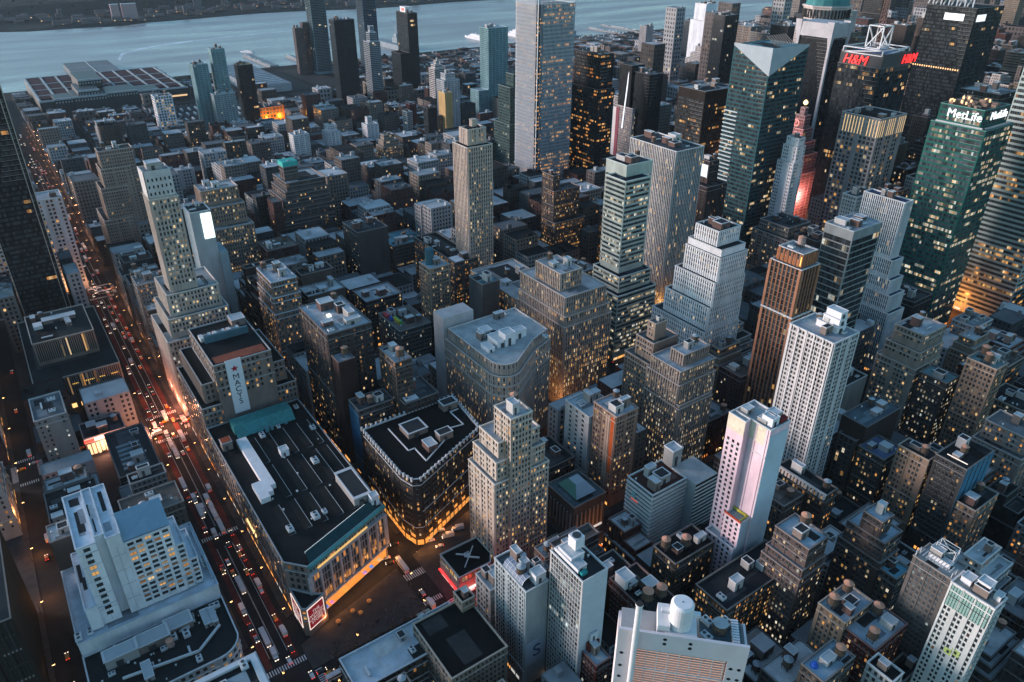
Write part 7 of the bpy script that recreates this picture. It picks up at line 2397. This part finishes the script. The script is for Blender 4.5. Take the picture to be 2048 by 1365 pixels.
def traffic():
    r = random.Random(17)
    SEEN['dg'] = bpy.context.evaluated_depsgraph_get()
    tyre = surf('tyre', (.015, .015, .015), .9)
    paints = {'white': (.6, .6, .62), 'black': (.02, .02, .022), 'silver': (.35, .36, .38), 'amber taxi': (.55, .24, .02), 'dark red': (.16, .02, .02)}
    glassm = surf('car_glass', (.02, .025, .03), .15, .05)
    hl = glow('headlight', (1.0, .82, .6), 3.2)
    tl = glow('tail_light', (1.0, .05, .02), 1.6)
    b = MB()
    b.box(-.78, .78, -1.15, 1.2, .98, 1.42)
    cab = b.mesh('window_glass', [glassm])
    b = MB()
    b.box(-1.31, 1.31, -5.8, 5.9, 1.5, 2.5)
    buscab = b.mesh('window_band', [glassm])
    b = MB()
    b.box(-1.0, 1.0, 3.0, 3.44, 1.5, 2.2)
    truckcab = b.mesh('windscreen', [glassm])
    b = MB()
    b.box(-.26, .26, -.1, .1, -.16, .16)
    hm, tm = b.mesh('headlight', [hl]), None
    tm = b.mesh('tail_light', [tl])
    protos = {}

    def make(kind, paint):
        key = (kind, paint)
        if key not in protos:
            pm = surf('vehicle_paint', paints[paint], .35, .08, 1.0)
            protos[key] = vehicle_mesh(kind).mesh('body', [pm, tyre])
        o = bpy.data.objects.new({'car': 'car', 'bus': 'bus', 'truck': 'box_truck'}[kind], None)
        COL.objects.link(o)

        def part(nm, me, loc=(0, 0, 0)):
            q = bpy.data.objects.new(nm, me)
            COL.objects.link(q)
            q.parent = o
            q.location = loc
        part('body', protos[key])
        L = {'car': 2.3, 'bus': 6.0, 'truck': 3.5}[kind]
        part({'car': 'window_glass', 'bus': 'window_band', 'truck': 'windscreen'}[kind], {'car': cab, 'bus': buscab, 'truck': truckcab}[kind])
        for sx in (-.6, .6):
            part('headlight', hm, (sx, L + .02, .75))
            part('tail_light', tm, (sx, -L - .0 if kind != 'truck' else -3.62, .85))
        return o
    count = {}

    def put(x, y, head, street, kind=None, paint=None):
        if not visible(x, y, 1.6):
            return
        kind = kind or r.choices(('car', 'bus', 'truck'), (7, 1, 1.2))[0]
        paint = paint or (r.choices(list(paints), (2, 4, 3, 3, 1))[0] if kind == 'car' else 'white')
        o = make(kind, paint)
        o.location = (x, y, -.28)
        o.rotation_euler = (0, 0, head)
        nm = {'car': '' if 'taxi' in paint else ' car', 'bus': ' city bus', 'truck': ' box truck'}[kind]
        tag(o, '%s%s in the traffic on the %s' % (paint, nm, street), {'car': 'taxi' if 'taxi' in paint else 'car', 'bus': 'bus', 'truck': 'truck'}[kind],
            '%s%s traffic on the %s' % (paint, nm, street))
    W, Ed, N, S = 0.0, math.pi, -math.pi / 2, math.pi / 2
    # wide crosstown street
    for lane, head in ((40.6, Ed), (44.8, Ed), (49.2, W), (53.4, W)):
        y = 262 + r.uniform(0, 8)
        while y < 1500:
            dense = 1.0 if y < 800 else .6
            if r.random() < dense * (.5 if y > 470 else .38):
                put(lane + r.uniform(-.3, .3), y, head, 'wide crosstown street beside the department store' if y < 490 else ('wide crosstown street below the ribbed crown tower' if y < 770 else 'wide crosstown street toward the river'))
            y += r.uniform(8, 17) if y < 520 else r.uniform(8, 22)
    for x, y, k, p in ((49.5, 405, 'truck', 'white'), (49.8, 396, 'truck', 'white'), (49.6, 374, 'bus', 'white'), (49.4, 388, 'bus', 'white'), (53.4, 318, 'truck', 'white'), (43, 394, 'bus', 'white'), (43, 408, 'truck', 'white'), (50, 261, 'car', 'white'), (56, 247, 'car', 'white'), (40.2, 338, 'car', 'amber taxi'), (52, 346, 'car', 'amber taxi'), (51, 330, 'car', 'amber taxi')):
        put(x, y, W if x > 46 else Ed, 'wide crosstown street beside the department store', k, p)
    for ay, st, h in ((500, 'avenue at the lit crossing', S), (240, 'avenue beyond the square', N), (770, 'avenue by the brown brick hotel tower', N)):
        for off in (-6.4, -3.2, 0, 3.2, 6.4):
            x = -60 + r.uniform(0, 10)
            while x < 760:
                if r.random() < .42:
                    put(x, ay + off, h, st)
                x += r.uniform(7, 18)
    for k in (33, 35, 36, 37, 38, 39, 40, 41):
        y = 20 + r.uniform(0, 10)
        while y < 1000:
            if r.random() < .4:
                put(ST[k] + r.choice((-2.8, .5, 3)), y, W if k % 2 else Ed, 'narrow side street between dark blocks')
            y += r.uniform(8, 24)
    x = 110
    while x < 420:
        for off in (-4.5, 0, 4.5):
            if r.random() < .5:
                put(x, bway(x) + off, S - .28, 'diagonal avenue by the black-roofed wedge building')
        x += r.uniform(8, 14)
    for x, y in ((150, 286), (158, 290), (166, 292), (148, 293), (157, 297)):
        put(x, y, S - .28, 'diagonal avenue by the black-roofed wedge building', 'truck' if x in (158, 166) else 'car', 'white')
    for i in range(8):
        put(222 + r.uniform(0, 24), 232 + r.uniform(0, 12), N, 'avenue beyond the square', 'car', 'amber taxi')


def street_lamps():
    r = random.Random(31)
    post = surf('lamp_post', (.05, .05, .05), .6)
    b = MB()
    b.cyl(0, 0, 0, 8.4, .13, .08, 8)
    b.bar((0, 0, 8.3), (1.9, 0, 8.9), .06)
    b.cyl(0, 0, 0, .8, .25, .2, 8)
    pole = b.mesh('lamp_post', [post])
    b = MB()
    b.box(1.6, 2.5, -.2, .2, 8.8, 9.0, 0)
    b.face([(1.6, -.3, 8.78), (1.6, .3, 8.78), (2.6, .3, 8.78), (2.6, -.3, 8.78)], 1)
    b.box(1.5, 2.6, -.3, -.24, 8.7, 8.95, 1)
    head = b.mesh('lamp_head', [post, glow('sodium_lamp', (1.0, .5, .16), 10.0)])
    ld = {}

    def lamp(x, y, rz, street, power, col=(1.0, .42, .18)):
        if not visible(x, y, 3.0) and not visible(x, y, 9.0):
            return
        o = bpy.data.objects.new('street_lamp', None)
        o.location = (x, y, -.15)
        o.rotation_euler = (0, 0, rz)
        COL.objects.link(o)
        tag(o, 'glowing street lamp on a dark post along the %s' % street, 'street lamp', 'street lamps along the %s' % street)
        for nm, me in (('lamp_post', pole), ('lamp_head', head)):
            q = bpy.data.objects.new(nm, me)
            COL.objects.link(q)
            q.parent = o
        key = (power, col)
        if key not in ld:
            l = bpy.data.lights.new('lamp_light', 'POINT')
            l.energy = power
            l.color = col
            l.shadow_soft_size = .5
            ld[key] = l
        q = bpy.data.objects.new('lamp_light', ld[key])
        COL.objects.link(q)
        q.parent = o
        q.location = (2.1, 0, 8.2)
    P = float(os.environ.get('LP', '750'))
    y = 272
    while y < 1560:
        if abs(y - 500) > 12 and abs(y - 770) > 12:
            lamp(34.5, y, 0, 'wide crosstown street', P * (1.1 if y > 430 else .22))
            lamp(59.5, y + 14, math.pi, 'wide crosstown street', P * (1.1 if y > 430 else .22))
        y += 34
    for ay, st, pw in ((500, 'avenue at the lit crossing', 1.5), (770, 'avenue by the brown brick hotel tower', 1.2), (240, 'avenue beyond the square', .14)):
        x = -50 if ay != 500 else 36
        while x < 760:
            lamp(x, ay - 11.5, math.pi / 2, st, P * pw)
            lamp(x + 18, ay + 11.5, -math.pi / 2, st, P * pw)
            x += 38
    for x in range(120, 330, 24):
        lamp(x, bway(x) + 11, -math.pi / 2, 'diagonal avenue', P * .3)
    for k in (33, 35, 36, 37, 38, 39, 40):
        y = 40
        while y < 760:
            lamp(ST[k] - 6.6, y, 0, 'narrow side streets', P * (.2 if y < 430 else .45))
            y += 46
    # shop and facade lamps of the brightest corners
    def spill(name, x, y, z, power, col, size=2.0):
        l = bpy.data.lights.new(name, 'POINT')
        l.energy = power
        l.color = col
        l.shadow_soft_size = size
        q = bpy.data.objects.new(name, l)
        q.location = (x, y, z)
        COL.objects.link(q)
    warm = (1.0, .40, .10)
    for x, y in ((137, 288), (146, 287), (160, 294), (178, 300), (131, 300), (130, 316)):
        spill('shop_lamp', x, y, 5, P * .9, warm, 1)
    for i in range(7):
        spill('shop_lamp', 74 + i * 8, 272 + i * 3.05, 4.5, P * .7, warm, 1)
    for x, y, z, p, c in ((63, 505, 8, 9, (1, .3, .2)), (60, 520, 7, 8, (1, .3, .18)), (50, 500, 9, 8, (1, .35, .15)), (36, 496, 8, 6, (1, .35, .2)), (8, 488, 8, 7, (1, .45, .3)), (62, 540, 8, 6, (1, .33, .2)), (-42, 372, 6, 1.5, (1, .36, .08)), (-42, 410, 6, 1.5, (1, .36, .08)),
                          (-48, 440, 14, 3, (1, .36, .1)), (20, 775, 9, 7, (1, .5, .25)), (40, 792, 9, 6, (1, .5, .3)), (752, 489, 40, 22, (1, .36, .32)), (736, 497, 70, 14, (1, .4, .38)), (740, 512, 100, 9, (1, .5, .5)), (734, 470, 20, 16, (1, .3, .15)), (690, 275, 12, 20, (1, .3, .06)), (715, 236, 10, 16, (1, .35, .1)), (228, 232, 6, 2, (1, .35, .1)), (455, 415, 12, 8, (1, .45, .12)), (286, 352, 10, 4, (1, .45, .14)),
                          (410, 1326, 14, 14, (1, .4, .05)), (432, 1328, 14, 14, (1, .4, .05)), (150, 239, 4, 2, (1, .05, .03)), (140, 243, 4, 1.5, (1, .05, .03))):
        spill('sign_lamp', x, y, z, P * p, c, 2)


def square():
    """people, bare trees and the monument on the square"""
    r = random.Random(41)
    skin = surf('skin', (.4, .25, .18), .7, .05)
    coats = [surf('coat', c, .85, .1) for c in ((.03, .03, .035), (.12, .04, .04), (.25, .24, .22), (.05, .07, .12))]
    names = ['dark', 'dark red', 'pale', 'navy']

    def loft(b, rings, m):
        n = 8
        for (x0, y0, z0, a0, c0), (x1, y1, z1, a1, c1) in zip(rings, rings[1:]):
            for i in range(n):
                t, u = 2 * math.pi * i / n, 2 * math.pi * (i + 1) / n
                b.face([(x0 + a0 * math.cos(t), y0 + c0 * math.sin(t), z0), (x0 + a0 * math.cos(u), y0 + c0 * math.sin(u), z0), (x1 + a1 * math.cos(u), y1 + c1 * math.sin(u), z1), (x1 + a1 * math.cos(t), y1 + c1 * math.sin(t), z1)], m)

    def person(mat, stride):
        b = MB()
        s = stride
        for sx in (-1, 1):
            loft(b, [(sx * .1, sx * s + .07, 0, .05, .13), (sx * .1, sx * s, .1, .055, .06), (sx * .1, sx * s * .45 - .01, .48, .065, .07), (sx * .09, 0, .85, .09, .1)], 0)
            loft(b, [(sx * .26, -sx * s * .6, .78, .035, .04), (sx * .25, -sx * s * .3, 1.1, .05, .05), (sx * .2, 0, 1.42, .07, .07)], 0)
            loft(b, [(sx * .26, -sx * s * .62 + .01, .66, .02, .03), (sx * .26, -sx * s * .6, .78, .035, .04)], 1)
        loft(b, [(0, 0, .8, .16, .12), (0, 0, 1.0, .17, .13), (0, 0, 1.3, .2, .13), (0, 0, 1.44, .15, .1), (0, 0, 1.5, .06, .06)], 0)
        loft(b, [(0, 0, 1.48, .05, .05), (0, .01, 1.56, .07, .085), (0, .01, 1.66, .085, .1), (0, 0, 1.74, .06, .075), (0, 0, 1.77, .01, .01)], 1)
        return b.mesh('person', [mat, skin])
    kinds = [person(m, s) for m, s in zip(coats, (.18, .28, .12, .24))]
    n = 0
    spots = [(r.uniform(64, 128), 0) for _ in range(150)]
    for x, _y in spots:
        y = r.uniform(232, 258) + (x - 64) * .1
        if visible(x, y, 1.2):
            i = r.randrange(4)
            o = bpy.data.objects.new('person', kinds[i])
            o.location = (x, y, -.15)
            o.rotation_euler = (0, 0, r.uniform(0, 6.28))
            COL.objects.link(o)
            tag(o, 'person in a %s coat walking across the square' % names[i], 'person', 'people in %s coats on the square' % names[i])
    for _ in range(60):
        x, y = r.choice(((r.uniform(36, 60), r.choice((484, 517)) + r.uniform(-3, 3)), (r.uniform(57.5, 61.5), r.uniform(275, 480)), (r.uniform(32.5, 36), r.uniform(280, 500)), (r.uniform(112, 136), r.uniform(255, 285))))
        if visible(x, y, 1.2):
            i = r.randrange(4)
            o = bpy.data.objects.new('person', kinds[i])
            o.location = (x, y, -.15)
            o.rotation_euler = (0, 0, r.uniform(0, 6.28))
            COL.objects.link(o)
            tag(o, 'person in a %s coat walking along the wide street or its crossings' % names[i], 'person', 'people in %s coats on the wide street' % names[i])
    bark = surf('bark', (.06, .045, .035), .9)
    leafm = surf('dry_leaves', (.10, .075, .03), .9, .5, 2.0)
    for i in range(11):
        x, y = 70 + (i % 6) * 9.5 + r.uniform(-2, 2), (238 if i < 6 else 247) + r.uniform(-1.5, 1.5)
        root = thing('street_tree', 'small bare-branched tree with a few dry leaves on the square', 'tree', (x, y, -.15), 'young trees on the square')
        b = MB()
        b.cyl(x, y, -.15, 3.0, .16, .1, 7)
        tips = []
        for k in range(9):
            a = 2 * math.pi * k / 9 + r.uniform(-.3, .3)
            e = Vector((x + math.cos(a) * r.uniform(1, 2.2), y + math.sin(a) * r.uniform(1, 2.2), r.uniform(4.2, 6.6)))
            b.bar((x, y, r.uniform(1.9, 2.9)), tuple(e), .05)
            tips.append(e)
        b.obj('trunk', bark, root)
        b = MB()
        for e in tips:
            for _k in range(16):
                c = e + Vector((r.gauss(0, .7), r.gauss(0, .7), r.gauss(0, .6)))
                v = [Vector((r.uniform(-1, 1), r.uniform(-1, 1), r.uniform(-1, 1))) * .28 for _q in range(3)]
                b.face([tuple(c + q) for q in v])
        b.obj('crown', leafm, root)
    m = thing('monument', 'pale stone monument niche standing on the paved square', 'monument', (116, 240, 0))
    b = MB()
    b.box(113, 119, 241, 244, -.1, 7)
    b.box(112.4, 119.6, 240.6, 244.4, 7, 7.8)
    b.box(114.8, 117.2, 240.2, 241, 0, 5.5, 0)
    b.cyl(116, 242.5, 7.8, 10, 1.0, .5, 8)
    b.obj('stone_niche', surf('monument_stone', (.4, .36, .3), .8, .2), m)
    k = thing('kiosk', 'round kiosk with a glowing golden roof rim on the paved square', 'kiosk', (124, 243, 0))
    b = MB()
    b.cyl(124, 243, -.1, 2.8, 2.2, 2.2, 16)
    b.cyl(124, 243, 3.2, 4.2, 3.0, .3, 16)
    b.obj('kiosk_body', surf('kiosk_white', (.5, .48, .45), .7), k)
    b = MB()
    b.cyl(124, 243, 2.8, 3.2, 2.9, 3.0, 16)
    b.obj('lit_rim', glow('kiosk_gold', (1.0, .62, .22), 3.0), k)
    for x, y, cc in ((79, 268, (.5, .2, .03)), (88, 270, (.5, .25, .05)), (91, 266.5, (.4, .1, .05)), (98, 271, (.5, .3, .08))):
        u = thing('market_stall', 'lit orange street stall canopy at the foot of the department store', 'stall', (x, y, 0), 'street stalls below the department store')
        b = MB()
        b.cyl(x, y, 2.4, 3.1, 1.3, .1, 8)
        b.obj('canopy', glow('canopy_light', (1.0, .4, .1), .1), u)
        b = MB()
        b.cyl(x, y, -.1, 2.4, .06, .06, 6)
        b.box(x - .9, x + .9, y - .5, y + .5, -.1, 1)
        b.obj('stall_counter', surf('stall_wood', (.2, .13, .08), .8), u)


def haze(density):
    b = MB()
    b.box(-2990, 8990, -2990, 8900, -6, 420, 0, None, True)
    m = bpy.data.materials.new('haze_air')
    m.use_nodes = True
    nt = m.node_tree
    nt.nodes.remove(nt.nodes['Principled BSDF'])
    v = nt.nodes.new('ShaderNodeVolumePrincipled')
    v.inputs['Color'].default_value = (.62, .74, .84, 1)
    v.inputs['Density'].default_value = density
    v.inputs['Anisotropy'].default_value = .2
    nt.links.new(v.outputs['Volume'], nt.nodes['Material Output'].inputs['Volume'])
    tag(b.obj('haze', m), 'thin bluish evening haze over the whole city', kind='stuff')
# ------------------------------------------------------------------ assemble
EV = lambda k, d: float(os.environ.get(k, d))
SC.view_settings.view_transform = 'Standard'
SC.view_settings.look = 'None'
SC.view_settings.gamma = 1.0
SC.view_settings.exposure = EV('EXP', 1.5)
w = bpy.data.worlds.new('World')
SC.world = w
w.use_nodes = True
nt = w.node_tree
bg = nt.nodes['Background']
sky = nt.nodes.new('ShaderNodeTexSky')
sky.sky_type = 'NISHITA'
sky.sun_disc = False
SUN_EL = EV('EL', 8)
SUN_AZ = Vector((-.72, .69))                    # low in the south-west, past the left of the picture
sky.sun_elevation = rad(SUN_EL)
sky.sun_rotation = math.atan2(SUN_AZ.x, SUN_AZ.y)
sky.ozone_density = EV('OZ', 2.2)
sky.air_density = EV('AIR', 1.0)
sky.dust_density = EV('DUST', .3)
tint = nt.nodes.new('ShaderNodeMix')
tint.data_type = 'RGBA'
tint.blend_type = 'MULTIPLY'
tint.inputs['Factor'].default_value = 1.0
tint.inputs['B'].default_value = (.80, .99, 1.0, 1)
hs = nt.nodes.new('ShaderNodeHueSaturation')
hs.inputs['Saturation'].default_value = EV('SAT', .95)
nt.links.new(sky.outputs['Color'], hs.inputs['Color'])
nt.links.new(hs.outputs['Color'], tint.inputs['A'])
nt.links.new(tint.outputs['Result'], bg.inputs['Color'])
bg.inputs['Strength'].default_value = .12
sl = bpy.data.lights.new('sun', 'SUN')
sl.energy = EV('SUN', 1.9)
sl.angle = rad(14)
sl.color = (1.0, .8, .77)
so = bpy.data.objects.new('sun', sl)
COL.objects.link(so)
sd = Vector((SUN_AZ.x, SUN_AZ.y, 0)).normalized() * math.cos(rad(SUN_EL)) + Vector((0, 0, math.sin(rad(SUN_EL))))
so.rotation_euler = sd.to_track_quat('Z', 'Y').to_euler()

for row in HEROES:
    hero(row)
    if row[6]:
        keep_clear(row[6], .62)
department_store()
crown_building()
convention_hall()
waterfront()
ground()
pavements()
filler_buildings(175)
bpy.context.view_layer.update()
traffic()
street_lamps()
square()
H = EV('HZ', .000022)
if H > 0:
    haze(H)
SC.cycles.use_denoising = True
SC.cycles.max_bounces = 5
SC.cycles.diffuse_bounces = 1
SC.cycles.glossy_bounces = 2
SC.cycles.volume_bounces = 0
SC.cycles.caustics_reflective = False
SC.cycles.caustics_refractive = False
SC.cycles.sample_clamp_indirect = 4.0
